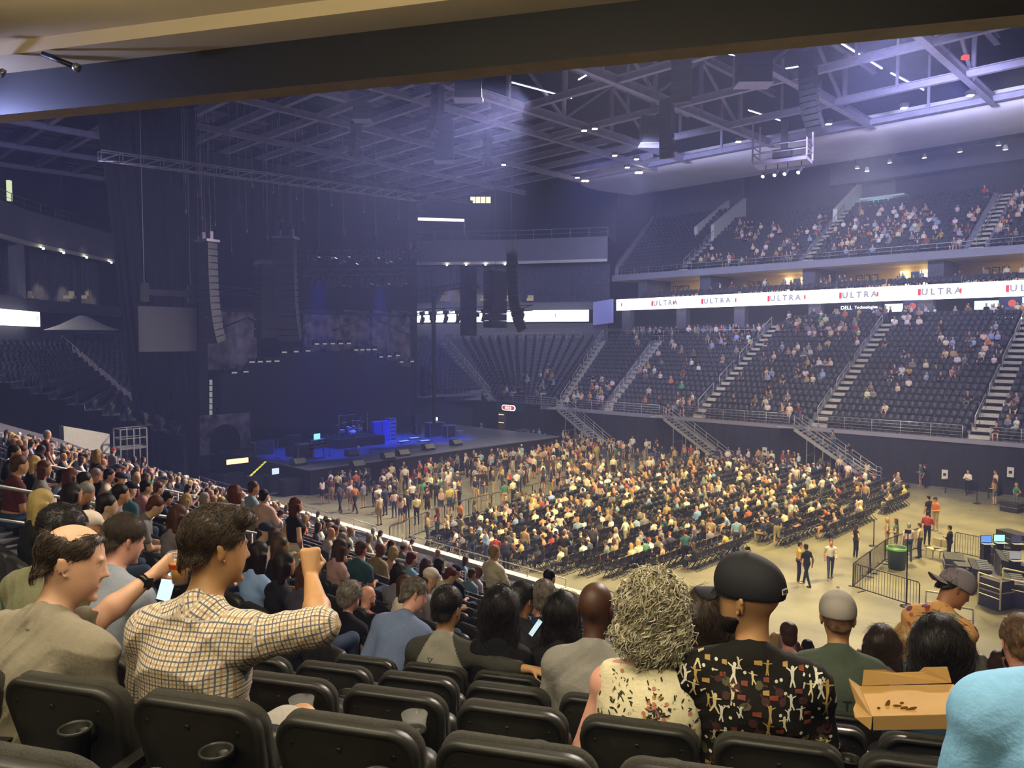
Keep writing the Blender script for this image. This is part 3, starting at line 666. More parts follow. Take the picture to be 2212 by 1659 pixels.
# hung line arrays of the house system, curved, and cluster boxes
M_spk = mat('speaker_black', rgb('#1d1e25'), .7, var=.2, nscale=10)
M_spk2 = mat('speaker_grille', rgb('#2b2c36'), .75, var=.15, nscale=20)
def line_array(name, p, n, w_, h_, d_, rz, curve, label, bumper=True, group='hung speaker arrays', lean=0.0, mt=None):
    r_ = empty(name, p, rz, label=label, cat='speaker', group=group)
    z = 0; y = 0; a = lean
    for i in range(n):
        a += curve * (i / n) ** 1.5
        dz = -math.cos(a) * h_; dy = -math.sin(a) * h_
        m = MB(); vs = []
        cx = Vector((0, y + dy / 2, z + dz / 2)); R = Matrix.Rotation(-a, 3, 'X')
        hw, hd, hh = w_ / 2, d_ / 2, h_ * .47
        pts = [(-hw, hd, -hh), (hw, hd, -hh), (hw * .78, -hd, -hh * .8), (-hw * .78, -hd, -hh * .8), (-hw, hd, hh), (hw, hd, hh), (hw * .78, -hd, hh * .8), (-hw * .78, -hd, hh * .8)]
        m.add([R @ Vector(q) + cx for q in pts], [(0, 1, 2, 3), (7, 6, 5, 4), (0, 4, 5, 1), (1, 5, 6, 2), (2, 6, 7, 3), (3, 7, 4, 0)])
        o = m.build('cabinet', mt or M_spk, r_)
        m = MB(); q = [R @ Vector(v) + cx for v in ((-hw * .93, hd + .012, -hh * .85), (hw * .93, hd + .012, -hh * .85), (hw * .93, hd + .012, hh * .85), (-hw * .93, hd + .012, hh * .85))]
        m.slab(q, .01); m.build('grille', M_spk2, o)
        z += dz; y += dy
    if bumper:
        m = MB(); m.cbox((0, 0, .12), (w_ * 1.0, d_ * 1.2, .16)); m.cbox((-w_ * .3, 0, .45), (.22, .22, .5)); m.cbox((w_ * .3, 0, .45), (.22, .22, .5)); m.build('fly_frame', M_steel, r_)
        m = MB(); m.tube([(-w_ * .3, 0, .6), (-w_ * .3, 0, 8)], .02, 4); m.tube([(w_ * .3, 0, .6), (w_ * .3, 0, 8)], .02, 4); m.build('chain', M_steel, r_)
    return r_
def hang(x, y, Yp, zc=None):
    """hang point below the roof steel; the old distance gives the size ratio"""
    a = onY(x, y, Yp)
    if zc is None: return tuple(a)
    b = onZ(x, y, zc); return tuple(b), proj(b)[2] / proj(a)[2]
# house arrays
HP = hang(1748, 105, 46, 27.3); a1 = line_array('house_line_array', HP[0], 14, 1.0, .34, .7, YAW + 2.3, .16, 'large curved speaker array hanging at upper right below the overhang', False); a1.scale = (HP[1],) * 3
HP = hang(945, 185, 40, 27.3); a2 = line_array('house_line_array', HP[0], 11, 1.0, .36, .7, YAW - 2.0, .16, 'large curved speaker array hanging above the stage front', False); a2.scale = (HP[1],) * 3
HP = hang(1442, 215, 50, 27.3); a3 = line_array('house_line_array', HP[0], 12, 1.0, .36, .7, YAW + 2.4, .02, 'straight speaker array hanging beside a square box in mid roof', False); a3.scale = (HP[1],) * 3
HP = hang(768, 262, 42, 27.3); a4 = line_array('house_line_array', HP[0], 9, .9, .36, .7, YAW - 2.0, .15, 'small curved speaker array at the left over the stage roof grid', False); a4.scale = (HP[1],) * 3
HP = hang(1052, 282, 48, 27.3); a5 = line_array('house_line_array', HP[0], 9, .8, .34, .6, YAW - 2.2, .10, 'small curved speaker array right of the tall black stack', False); a5.scale = (HP[1],) * 3
HP = hang(1475, 112, 34, 27.3); a6 = line_array('house_line_array', HP[0], 7, 1.0, .36, .6, YAW + 2.7, .03, 'brownish speaker array just under the black beam', False, mt=mat('speaker_brown', rgb('#3a322c'), .7)); a6.scale = (HP[1],) * 3
for i, (x, y, w_, h_, Yp, lb) in enumerate(((1628, 130, 2.0, 3.0, 46, 'square black speaker cluster hanging under the beam at right'), (1412, 283, 2.0, 2.0, 50, 'square black speaker box hanging in mid roof'), (960, 305, 1.6, 3.4, 44, 'tall black speaker stack hanging above the stage front'), (1012, 190, 2.0, 1.7, 40, 'square black speaker box beside the curved array'), (783, 242, 1.5, 1.5, 42, 'small square black box over the stage roof grid'))):
    HP = hang(x, y, Yp, 26.2); r_ = empty('speaker_cluster', HP[0], YAW, label=lb, cat='speaker', group='hung speaker clusters')
    r_.scale = (HP[1],) * 3; MB().box((-w_ / 2, -.6, -h_ / 2), (w_ / 2, .6, h_ / 2)).build('enclosure', M_spk, r_)
    for q in range(3): MB().box((-w_ / 2 * .92, -.64, -h_ / 2 + h_ * (q + .06) / 3), (w_ / 2 * .92, -.6, -h_ / 2 + h_ * (q + .94) / 3)).build('grille', M_spk2, r_)
    MB().box((-w_ / 2 - .1, -.7, -h_ / 2 - .08), (w_ / 2 + .1, .7, -h_ / 2 - .02)).build('bottom_plate', M_steel, r_)
# suspended camera cage
c0 = hang(1690, 345, 46); r_ = empty('hanging_platform', c0, .2, label='open steel camera platform hanging in front of the pale soffit', cat='platform')
Wd, Dp, Hh = 3.2, 1.6, 1.5
MB().box((-Wd / 2, -Dp / 2, -.3), (Wd / 2, Dp / 2, -.1)).build('deck', M_steel, r_)
for sx in (-1, 1):
    for sy in (-1, 1): MB().bar((sx * Wd / 2, sy * Dp / 2, -.1), (sx * Wd / 2, sy * Dp / 2, 2.4), .09).build('post', M_steel, r_)
for z in (.35, .8):
    for sy in (-1, 1): MB().bar((-Wd / 2, sy * Dp / 2, z), (Wd / 2, sy * Dp / 2, z), .06).build('guard_bar', M_steel, r_)
    for sx in (-1, 1): MB().bar((sx * Wd / 2, -Dp / 2, z), (sx * Wd / 2, Dp / 2, z), .06).build('guard_bar', M_steel, r_)
MB().cbox((.1, 0, 1.3), (.35, .35, 2.2)).build('mast', M_dark, r_); MB().cbox((0, 0, .35), (1.1, .5, .5)).build('camera_housing', M_dark, r_)
for i, x in enumerate((-.9, -.2, .4, 1.2)):
    q = MB(); q.tube([(x, -.3, -.3), (x, -.3, -.75)], .03, 5); q.tube([(x, -.3, -.75), (x - .12, -.55, -1.0)], .11, 8); q.build('spotlight', M_dark, r_)
    MB().tube([(x - .12, -.55, -1.0), (x - .13, -.57, -1.02)], .1, 8).build('spot_lens', M_lamp, r_)
MB().bar((-1.2, -.3, -.7), (1.4, -.3, -.7), .05).build('lamp_bar', M_dark, r_)
# ------------------------------------------------------------------ implicit-surface body modeller
def vn(v): v = np.asarray(v, float); return v / (np.linalg.norm(v) + 1e-12)
class Prim:
    __slots__ = ('t', 'a', 'b', 'r1', 'r2', 'S', 'R', 'rad', 'k', 'c', 'lo', 'hi', 'uvs')
def RC(a, b, r1, r2=None, c=0, k=.03, flat=None):
    """tapered capsule; flat = (axis, factor) squashes it along an axis"""
    p = Prim(); p.t = 0; p.a = np.array(a, float); p.b = np.array(b, float); p.r1 = r1; p.r2 = r1 if r2 is None else r2; p.k = k; p.c = c
    p.S = None
    if flat is not None: n = vn(flat[0]); p.S = np.eye(3) + (1 / flat[1] - 1) * np.outer(n, n)
    m = max(p.r1, p.r2) * (1 if flat is None else max(1, flat[1])) + .001
    p.lo = np.minimum(p.a, p.b) - m; p.hi = np.maximum(p.a, p.b) + m
    return p
def EL(cn, rad, c=0, k=.03, R=None):
    p = Prim(); p.t = 1; p.a = np.array(cn, float); p.b = p.a; p.rad = np.array(rad, float); p.R = None if R is None else np.array(R, float); p.k = k; p.c = c
    m = max(rad); p.lo = p.a - m; p.hi = p.a + m; p.r1 = p.r2 = m; p.S = None
    return p
def pdist(p, X):
    if p.t == 0:
        q = X - p.a; ba = p.b - p.a
        if p.S is not None: q = q @ p.S.T; ba = p.S @ ba
        L = ba @ ba
        t = np.clip((q @ ba) / L, 0, 1) if L > 1e-12 else np.zeros(q.shape[:-1])
        return np.linalg.norm(q - t[..., None] * ba, axis=-1) - (p.r1 + (p.r2 - p.r1) * t)
    q = X - p.a
    if p.R is not None: q = q @ p.R
    k0 = np.linalg.norm(q / p.rad, axis=-1); k1 = np.linalg.norm(q / p.rad ** 2, axis=-1)
    return k0 * (k0 - 1) / (k1 + 1e-9)
def smin(a, b, k):
    h = np.clip(.5 + .5 * (b - a) / k, 0, 1); return b + (a - b) * h - k * h * (1 - h)
def surface(prims, vox, post=None, pad=.03, grow=0.0, zmin=None):
    """mesh of the smooth union of prims (naive surface nets)"""
    lo = np.min([p.lo for p in prims], 0) - pad - grow; hi = np.max([p.hi for p in prims], 0) + pad + grow
    if zmin is not None: lo[2] = max(lo[2], zmin)
    n = np.ceil((hi - lo) / vox).astype(int) + 1
    D = np.full(n, .25, np.float32)
    ax = [lo[i] + vox * np.arange(n[i]) for i in range(3)]
    for p in prims:
        m = p.k + grow + 3 * vox
        i0 = np.maximum(0, np.floor((p.lo - m - lo) / vox).astype(int)); i1 = np.minimum(n, np.ceil((p.hi + m - lo) / vox).astype(int) + 1)
        sl = tuple(slice(i0[i], i1[i]) for i in range(3))
        X = np.stack(np.meshgrid(ax[0][sl[0]], ax[1][sl[1]], ax[2][sl[2]], indexing='ij'), -1)
        d = pdist(p, X) - grow
        D[sl] = smin(D[sl], d, p.k)
    if post is not None:
        X = np.stack(np.meshgrid(*ax, indexing='ij'), -1); D = post(X, D)
    return nets(D, lo, vox)
def nets(D, lo, vox):
    ins = D < 0
    nx, ny, nz = D.shape
    c = np.zeros((nx - 1, ny - 1, nz - 1), np.int8)
    for i in (0, 1):
        for j in (0, 1):
            for k in (0, 1): c += ins[i:nx - 1 + i, j:ny - 1 + j, k:nz - 1 + k]
    act = (c > 0) & (c < 8)
    idx = -np.ones(act.shape, np.int64); I = np.argwhere(act); idx[act] = np.arange(len(I))
    acc = np.zeros((len(I), 3)); cnt = np.zeros(len(I))
    cor = [(i, j, k) for i in (0, 1) for j in (0, 1) for k in (0, 1)]
    val = {q: D[I[:, 0] + q[0], I[:, 1] + q[1], I[:, 2] + q[2]] for q in cor}
    for q in cor:
        for a in range(3):
            if q[a] == 0:
                w_ = list(q); w_[a] = 1; w_ = tuple(w_); d0, d1 = val[q], val[w_]
                m = (d0 < 0) != (d1 < 0); t = np.where(m, d0 / np.where(m, d0 - d1, 1), 0)
                P = np.tile(np.array(q, float), (len(I), 1)); P[:, a] = t
                acc += P * m[:, None]; cnt += m
    V = lo + vox * (I + acc / cnt[:, None])
    F = []
    for a in range(3):
        b, c_ = (a + 1) % 3, (a + 2) % 3
        s0 = [slice(1, -1)] * 3; s0[a] = slice(0, -1); s1 = [slice(1, -1)] * 3; s1[a] = slice(1, None)
        A, B = ins[tuple(s0)], ins[tuple(s1)]
        E = np.argwhere(A != B); fl = A[tuple(E.T)]
        off = np.ones(3, int); off[a] = 0; E = E + off
        def g(db, dc):
            q = E.copy(); q[:, b] -= db; q[:, c_] -= dc; return idx[q[:, 0], q[:, 1], q[:, 2]]
        Q = np.stack([g(1, 1), g(0, 1), g(0, 0), g(1, 0)], 1); Q[~fl] = Q[~fl][:, ::-1]; F.append(Q)
    F = np.concatenate(F)
    return V, F[(F >= 0).all(1)]
def np_mesh(name, V, F, mats, midx=None, smooth=True):
    me = bpy.data.meshes.new(name)
    me.vertices.add(len(V)); me.vertices.foreach_set('co', np.asarray(V, np.float32).ravel())
    k = F.shape[1]
    me.loops.add(len(F) * k); me.loops.foreach_set('vertex_index', np.asarray(F, np.int32).ravel())
    me.polygons.add(len(F)); me.polygons.foreach_set('loop_start', np.arange(0, len(F) * k, k, dtype=np.int32))
    try: me.polygons.foreach_set('loop_total', np.full(len(F), k, np.int32))
    except Exception: pass
    for m in (mats if isinstance(mats, (list, tuple)) else [mats]): me.materials.append(m)
    if midx is not None: me.polygons.foreach_set('material_index', np.asarray(midx, np.int32))
    if smooth: me.polygons.foreach_set('use_smooth', np.ones(len(F), bool))
    me.update(calc_edges=True); me.validate(); return me
def nearest(prims, V):
    best = np.full(len(V), 9.0); who = np.zeros(len(V), int)
    for i, p in enumerate(prims):
        d = pdist(p, V); m = d < best; best[m] = d[m]; who[m] = i
    return who
def cloth_uv(me, prims, V):
    """arc-length / axial coordinates from the nearest limb or trunk primitive, stored as a point attribute"""
    who = nearest(prims, V); uv = np.zeros((len(V), 3), np.float32)
    for i, p in enumerate(prims):
        m = who == i
        if not m.any(): continue
        q = V[m]
        if p.uvs == 'arm':
            d = vn(p.b - p.a); t = (q - p.a) @ d; x = vn(np.cross(d, [0.3, .2, 1])); y = np.cross(d, x); rr = q - p.a - t[:, None] * d
            th = np.arctan2(rr @ y, rr @ x); uv[m, 0] = th * (p.r1 + p.r2) / 2; uv[m, 1] = t
        else: uv[m, 0] = q[:, 0] + np.sign(q[:, 0]) * 0; uv[m, 1] = q[:, 2]
    at = me.attributes.new('cloth', 'FLOAT_VECTOR', 'POINT'); at.data.foreach_set('vector', uv.ravel())
# prim classes
SKIN, TOP, BOT, HAIR, SHOE, CAPC = 0, 1, 2, 3, 4, 5
def rotz(a): c, s = math.cos(a), math.sin(a); return np.array([[c, -s, 0], [s, c, 0], [0, 0, 1]])
def rotx(a): c, s = math.cos(a), math.sin(a); return np.array([[1, 0, 0], [0, c, -s], [0, s, c]])
def roty(a): c, s = math.cos(a), math.sin(a); return np.array([[c, 0, s], [0, 1, 0], [-s, 0, c]])
def hand(wrist, dirv, palm_n, side, c=SKIN, curl=.5, scale=1.0, fist=False):
    """palm, four bent fingers and a thumb that leaves the side of the palm. dirv: wrist->knuckles, palm_n: out of the palm"""
    d = vn(dirv); n = vn(np.asarray(palm_n, float) - d * (np.asarray(palm_n, float) @ d)); s = np.cross(d, n) * side
    W = np.array(wrist, float); S = scale; out = []
    K = W + d * .088 * S
    out.append(RC(W + d * .02 * S - s * .012 * S, K - s * .022 * S, .021 * S, .02 * S, c, .012)); out.append(RC(W + d * .02 * S + s * .012 * S, K + s * .022 * S, .02 * S, .018 * S, c, .012))
    out.append(RC(W + d * .03 * S, K - d * .004, .022 * S, .02 * S, c, .014))
    for j, (o, l) in enumerate(((-.031, .9), (-.0105, 1.0), (.0105, .94), (.03, .76))):
        a = K + s * o * S - n * .004 * S; ang = curl * (1.25 if fist else 1) + (.12 * j if not fist else .05 * j)
        for q, ln in enumerate((.043, .027, .022)):
            dd = d * math.cos(ang) + n * math.sin(ang); b = a + dd * ln * l * S; r0 = (.0098 - .0009 * q) * S
            out.append(RC(a, b, r0, r0 - .0007, c, .004)); a = b; ang += curl * (1.15 if fist else .85)
    t0 = W + d * .028 * S - s * .026 * S; t1 = t0 + (d * .55 - s * .62 + n * .35) * .042 * S; t2 = t1 + (d * .8 - s * (.05 if not fist else -.3) + n * .45) * .034 * S; t3 = t2 + (d * .7 + s * (.2 if not fist else .7) + n * .4) * .026 * S
    out += [RC(t0, t1, .0145 * S, .0115 * S, c, .01), RC(t1, t2, .011 * S, .010 * S, c, .004), RC(t2, t3, .010 * S, .0085 * S, c, .004)]
    return out
def body(P):
    """list of primitives of a whole person in local space: +Y forward, +X right, origin on the ground under the hips"""
    g = P.get; sit = g('pose', 'sit') == 'sit'; f = g('fem', 0); B = g('bulk', 1.0); lod = g('lod', 0); S = g('s', 1.0)
    hipz = g('hipz', .48) if sit else .93
    lean, roll, twist = g('lean', .1), g('roll', 0.0), g('twist', 0.0)
    Rt = rotz(twist) @ roty(roll) @ rotx(-lean)
    H = np.array([0, 0, hipz]); T = lambda x, y, z: H + Rt @ np.array([x, y, z])
    sw = g('sw', .185 if not f else .158); out = []
    # trunk
    sl = g('sleeve', .55); topc = TOP
    fw = Rt @ np.array([0, 1, 0.])
    out += [EL(T(0, -.01, .03), (.165 * B + .012 * f, .125 * B, .13), BOT, .05, Rt), EL(T(0, .005, .17), (.145 * B, .112 * B, .15), topc, .06, Rt), EL(T(0, -.005, .34), (.165 * B - .012 * f, .118 * B, .17), topc, .06, Rt)]
    if f: out += [EL(T(-.075, .085, .335), (.068, .06, .065), topc, .04, Rt), EL(T(.075, .085, .335), (.068, .06, .065), topc, .04, Rt)]
    elif B > 1.12: out.append(EL(T(0, .05, .15), (.14 * B, .12 * B, .14), topc, .06, Rt))
    out += [RC(T(-sw + .045, -.012, .45), T(sw - .045, -.012, .45), .066 * B ** .5, None, topc, .05, (fw, .95)), RC(T(-sw + .07, -.02, .475), T(0, -.022, .525), .04, .052, topc, .05), RC(T(sw - .07, -.02, .475), T(0, -.022, .525), .04, .052, topc, .05)]
    # neck and head
    hy, hp, hr = g('hyaw', 0.0), g('hpitch', .05), g('hroll', 0.0)
    Rh = Rt @ rotz(hy) @ roty(hr) @ rotx(-hp); nk = T(0, -.012, .49); hb = T(0, .012, .615)
    hs = g('head', 1.0)
    out.append(RC(nk, hb + (hb - nk) * .25, .062 * (B ** .4) * (.86 if f else 1), .056 * (B ** .3) * (.86 if f else 1), SKIN, .025))
    HC = hb + Rh @ np.array([0, .012, .095]) * hs
    h = lambda x, y, z: HC + Rh @ (np.array([x, y, z]) * hs)
    fc = [EL(h(0, -.012, .028), np.array((.0765, .097, .092)) * hs, SKIN, .02, Rh), EL(h(0, .03, -.055), np.array((.058, .062, .068)) * hs, SKIN, .03, Rh), EL(h(0, .012, -.02), np.array((.069, .078, .085)) * hs, SKIN, .03, Rh)]
    out += fc
    if lod < 2:
        out += [RC(h(0, .086, .014), h(0, .104, -.024), .008 * hs, .0115 * hs, SKIN, .014), EL(h(-.011, .095, -.029), (.009, .01, .008), SKIN, .01), EL(h(.011, .095, -.029), (.009, .01, .008), SKIN, .01),
                RC(h(-.032, .082, .022), h(.032, .082, .022), .010, .010, SKIN, .012), EL(h(0, .084, -.098), (.022, .018, .016), SKIN, .02, Rh), RC(h(-.018, .089, -.063), h(.018, .089, -.063), .0065, .0065, SKIN, .006)]
    if lod < 3:
        for s in (-1, 1):
            Re = Rh @ rotz(s * .35); e = h(s * .079, -.012, -.012)
            out += [EL(e, np.array((.009, .021, .032)) * hs, SKIN, .006, Re), EL(h(s * .087, -.02, .004), np.array((.006, .015, .018)) * hs, SKIN, .005, Re), EL(h(s * .077, .002, -.038), np.array((.009, .010, .012)) * hs, SKIN, .006)]
    # arms
    hands = []
    for s, key in ((-1, 'L'), (1, 'R')):
        sh = T(s * sw, -.012, .44); el, wr = g('arm' + key, ((s * .05, .06, -.27), (-s * .06, .26, -.25)))
        if g('abs' + key): el, wr = [np.array(q, float) for q in g('abs' + key)]
        else: el = sh + Rt @ np.array(el); wr = sh + Rt @ np.array(wr)
        ra = (.052 - .006 * f) * B ** .5
        out.append(EL(sh + (el - sh) * .06, (ra * 1.22,) * 3, topc if sl > 0 else SKIN, .04))
        su = min(1.0, sl)
        mid = sh + (el - sh) * max(.02, su)
        out.append(RC(sh, mid, ra * 1.05, ra * .98, topc if sl > 0 else SKIN, .03))
        if su < 1: out.append(RC(mid, el, ra * .9, .042 * B ** .4, SKIN, .02))
        s2 = sl - 1
        if s2 > 0:
            m2 = el + (wr - el) * min(.92, s2); out.append(RC(el, m2, .046 * B ** .4, .038, topc, .02)); out.append(RC(m2, wr, .036, .028, SKIN, .01))
        else:
            m2 = el + (wr - el) * .35; out.append(RC(el, m2, .041 * B ** .4, .043 * B ** .4, SKIN, .02)); out.append(RC(m2, wr, .043 * B ** .4, .0275, SKIN, .02))
        d = vn(wr - el)
        hn = g('hand' + key, None)
        if lod == 0:
            pn = (hn or {}).get('n', (-s * .6, .2, -.8)); out += hand(wr, (hn or {}).get('d', d), pn, (hn or {}).get('side', s), SKIN, (hn or {}).get('curl', .45), 1.0 - .08 * f, (hn or {}).get('fist', False))
        else: out.append(EL(wr + d * .07, (.035, .035, .075) if abs(d[2]) > .7 else (.04, .075, .035) if abs(d[1]) > .5 else (.075, .04, .035), SKIN, .02))
        hands.append((sh, el, wr))
    # legs
    bl = g('leglen', 1.0)    # share of the leg covered by the garment: shorts .45, trousers 1
    for s in (-1, 1):
        hp_ = H + np.array([s * .088, 0, 0]) if sit else H + np.array([s * .088, 0, -.02])
        if sit:
            kn = H + np.array([s * (.13 + .03 * g('knee', 1)), .44, .0]); an = np.array([s * .13, .46 + g('foot', 0), .09])
        else:
            st = g('stride', .0) * s; kn = np.array([s * .10, st * .5 + .02, .49]); an = np.array([s * .11, st - .02, .085])
        rT = .082 * B ** .5
        c1 = BOT
        if bl < .5:
            m1 = hp_ + (kn - hp_) * (bl / .5); out += [RC(hp_, m1, rT, rT * .88, BOT, .04), RC(m1, kn, rT * .74, .053, SKIN, .02), RC(kn, kn + (an - kn) * .35, .05, .054, SKIN, .03), RC(kn + (an - kn) * .35, an, .054, .034, SKIN, .02)]
        else: out += [RC(hp_, kn, rT, .062, BOT, .04), RC(kn, an, .06, .045, BOT, .03)]
        out += [RC(an + np.array([0, -.03, -.045]), an + np.array([s * .02, .15, -.055]), .037, .032, SHOE, .02)]
    for p in out: p.uvs = 'arm' if (p.t == 0 and p.c == TOP and max(p.r1, p.r2) < .064) else 'trunk'
    if S != 1.0:
        for p in out:
            for a_ in ('a', 'b'): setattr(p, a_, getattr(p, a_) * S)
            p.lo = p.lo * S; p.hi = p.hi * S; p.r1 *= S; p.r2 *= S
            if p.t == 1: p.rad = p.rad * S
        HC = HC * S; H = H * S; nk = nk * S; hands = [tuple(v * S for v in q) for q in hands]
    return out, dict(HC=HC, Rh=Rh, Rt=Rt, H=H, S=S * hs, nk=nk, arms=hands, T=lambda x, y, z: (H + Rt @ (np.array([x, y, z]) * S)))
def hair_prims(info, style, k=.02):
    HC, Rh, S = info['HC'], info['Rh'], info['S']; h = lambda x, y, z: HC + Rh @ (np.array([x, y, z]) * S); e = lambda *r: np.array(r) * S
    o = []
    if style in ('short', 'crop', 'bald', 'fringe'):
        g = .003 if style in ('crop', 'bald') else .007
        o += [EL(h(0, -.014, .032), e(.0775 + g, .0985 + g, .0935 + g * 1.2), HAIR, k, Rh), EL(h(0, -.055, -.045), e(.062 + g, .045 + g, .06), HAIR, k, Rh)]
        if style == 'fringe': o += [EL(h(.02, .05, .095), e(.06, .05, .032), HAIR, .03, Rh), EL(h(-.03, .02, .1), e(.055, .06, .028), HAIR, .03, Rh)]
    elif style in ('long', 'verylong', 'bob', 'pony'):
        o += [EL(h(0, -.018, .032), e(.092, .108, .102), HAIR, k, Rh)]
        L = dict(long=-.30, verylong=-.42, bob=-.15, pony=-.06)[style]
        if style != 'pony':
            for x in (-.055, -.018, .018, .055):
                top = h(x, -.06, .02); o += [RC(top, top + np.array([x * .5, -.015, L + abs(x) * .5]) * S, .05 * S, .038 * S, HAIR, .03)]
            for s in (-1, 1): o.append(RC(h(s * .075, .0, .02), h(s * .085, -.02, -.10) + np.array([0, 0, L * .3]), .026 * S, .03 * S, HAIR, .03))
        else:
            o += [EL(h(0, -.055, -.02), e(.068, .05, .07), HAIR, k, Rh), RC(h(0, -.11, .04), h(0, -.15, -.05), .03 * S, .035 * S, HAIR, .02), RC(h(0, -.15, -.05), h(0, -.13, -.2), .035 * S, .018 * S, HAIR, .02)]
    elif style == 'curly':
        o += [EL(h(0, -.02, .035), e(.106, .118, .105), HAIR, .04, Rh), EL(h(-.055, -.045, -.055), e(.066, .07, .085), HAIR, .04, Rh), EL(h(.055, -.045, -.055), e(.066, .07, .085), HAIR, .04, Rh), EL(h(0, -.075, -.085), e(.08, .055, .085), HAIR, .04, Rh)]
    elif style == 'curlyshort':
        o += [EL(h(0, -.015, .045), e(.1, .115, .105), HAIR, .03, Rh), EL(h(0, -.06, -.03), e(.08, .055, .07), HAIR, .03, Rh)]
    return o
def hair_post(info, style, noise=.004, fq=60):
    HC, Rh, S = info['HC'], info['Rh'], info['S']
    def post(X, D):
        q = (X - HC) @ Rh / S; x, y, z = q[..., 0], q[..., 1], q[..., 2]
        if style in ('short', 'crop', 'fringe', 'curlyshort'):
            cut = np.maximum(-.012 + (y + .015) * .60 - z, (y - .062) - np.maximum(0, z - .055) * 2.2)
            ear = .030 - np.sqrt((y + .005) ** 2 + (z + .018) ** 2)
            D = np.maximum(D, S * np.maximum(cut * .7, np.where(np.abs(x) > .055, ear, -1)))
        elif style == 'bald':
            cut = -.015 + (y + .015) * .6 - z
            top = np.maximum(.072 - np.sqrt((x * .85) ** 2 + (y + .022) ** 2 * .8 + (z - .125) ** 2 * .6), (y - .058) - np.maximum(0, z - .065) * 1.2) + .004 * np.sin(x * 160) * np.sin(y * 140)
            ear = .030 - np.sqrt((y + .005) ** 2 + (z + .018) ** 2)
            D = np.maximum(D, S * np.maximum(np.maximum(cut * .7, top), np.where(np.abs(x) > .055, ear, -1)))
        else:
            cut = np.minimum(y - .035 - np.maximum(0, z - .045) * 1.2, .078 - np.abs(x) + .02)
            D = np.maximum(D, S * cut)
        if noise: D = D + noise * (np.sin(q[..., 0] * fq * 1.3 + 3 * np.sin(z * 20)) * np.sin(y * fq + 2 * np.sin(x * 25)) * .6 + .4 * np.sin(z * fq * .8 + x * 40))
        return D
    return post
def strands(V, F, n, length, flow, rng, rad=.0011, curl=0.0, lift=.004, seg=5, jit=.35):
    """thin hair strands laid over a hair surface; one joined mesh"""
    tri = V[F[:, :3]]; nr = np.cross(tri[:, 1] - tri[:, 0], tri[:, 2] - tri[:, 0]); ar = np.linalg.norm(nr, axis=1); nr /= ar[:, None] + 1e-12
    ar = np.where(nr[:, 2] < -.3, 0, ar); f = rng.choice(len(F), n, p=ar / ar.sum()); uu = rng.random((n, 2)); P = V[F[f, 0]] * (1 - uu[:, :1]) + (V[F[f, 1]] * (1 - uu[:, 1:]) + V[F[f, 2]] * uu[:, 1:]) * uu[:, :1]; N = nr[f]
    g = flow(P) + rng.normal(0, jit, (n, 3)); g = g - N * (g * N).sum(1)[:, None]; g /= np.linalg.norm(g, axis=1)[:, None] + 1e-9
    B = np.cross(g, N); L = length * (.6 + .8 * rng.random(n)); ph = rng.random(n) * 6.28; fr = 1 + rng.random(n) * .8
    pts = []
    for i in range(seg + 1):
        t = i / seg; p = P + g * (L * t)[:, None] + N * (lift * (4 * t * (1 - t) * .8 + .25))
        if curl: a = ph + t * 9 * fr; p = p + (B * np.sin(a)[:, None] + N * np.cos(a)[:, None]) * (curl * (.4 + .6 * t))
        p = p - N * (L * t * t * .18)[:, None]; pts.append(p)
    vs = []
    for i, p in enumerate(pts):
        r = rad * (1 - .75 * (i / seg) ** 2)
        for k in range(3):
            a = k * 2.0944; vs.append(p + (B * math.cos(a) + N * math.sin(a)) * r)
    vs = np.stack(vs, 1).reshape(-1, 3); st = 3 * (seg + 1); base = np.arange(n)[:, None] * st
    Q = []
    for i in range(seg):
        for k in range(3): Q.append(np.concatenate([base + i * 3 + k, base + i * 3 + (k + 1) % 3, base + (i + 1) * 3 + (k + 1) % 3, base + (i + 1) * 3 + k], 1))
    return vs, np.concatenate(Q)
# ---- materials for people
def fabric(name, c, c2=None, rough=.85, nscale=40, bump=.15): return mat('cloth_' + name, c, rough, var=.05 if c2 is None else 0, hue2=c2, nscale=nscale, bump=bump, bscale=90, spec=.2)
def skinm(name, c):
    m = mat('skin_' + name, c, .5, var=.06, nscale=12, bump=.03, bscale=120); b = m.node_tree.nodes['Principled BSDF']
    b.inputs['Subsurface Weight'].default_value = 0.0; return m
def hairm(name, c, c2=None): return mat('hair_' + name, c, .45, hue2=c2 or tuple(min(1, x * 1.9) for x in c), nscale=38)
def wrinkle(amp, seed, zf=17):
    """cloth folds: sharp-crested sagging drapes broken up by slow masks, plus fine creases"""
    def rg(t): return 1 - 2 * np.abs(np.sin(t)) ** .65
    def post(X, D):
        x, y, z = X[..., 0], X[..., 1], X[..., 2]
        m1 = np.clip(.5 + .9 * np.sin(x * 6.5 + seed) * np.sin(z * 8 + seed * 2.1), 0, 1); m2 = np.clip(.5 + .9 * np.sin(x * 9 + z * 7 + seed * 1.3), 0, 1)
        a = rg(z * zf * 1.25 + 30 * x * x + 1.6 * np.sin(x * 7 + seed) + y * 3); b = rg((z * .75 + x * math.cos(seed * 1.7)) * zf * 2.1 + 2 * np.sin(x * 9.3 + seed * 2) + seed); c = rg((x * 1.1 - z * .8) * zf * 2.9 + 2.5 * np.sin(z * 11 + seed))
        return D - amp * (.55 * a * m1 + .4 * b * m2 + .22 * c * (1 - m1))
    return post
def both(*ps):
    def post(X, D):
        for p in ps: D = p(X, D)
        return D
    return post
def halfspace(p0, n):   # keep the side n points away from
    n = vn(n); p0 = np.asarray(p0)
    return lambda X, D: np.maximum(D, (X - p0) @ n)
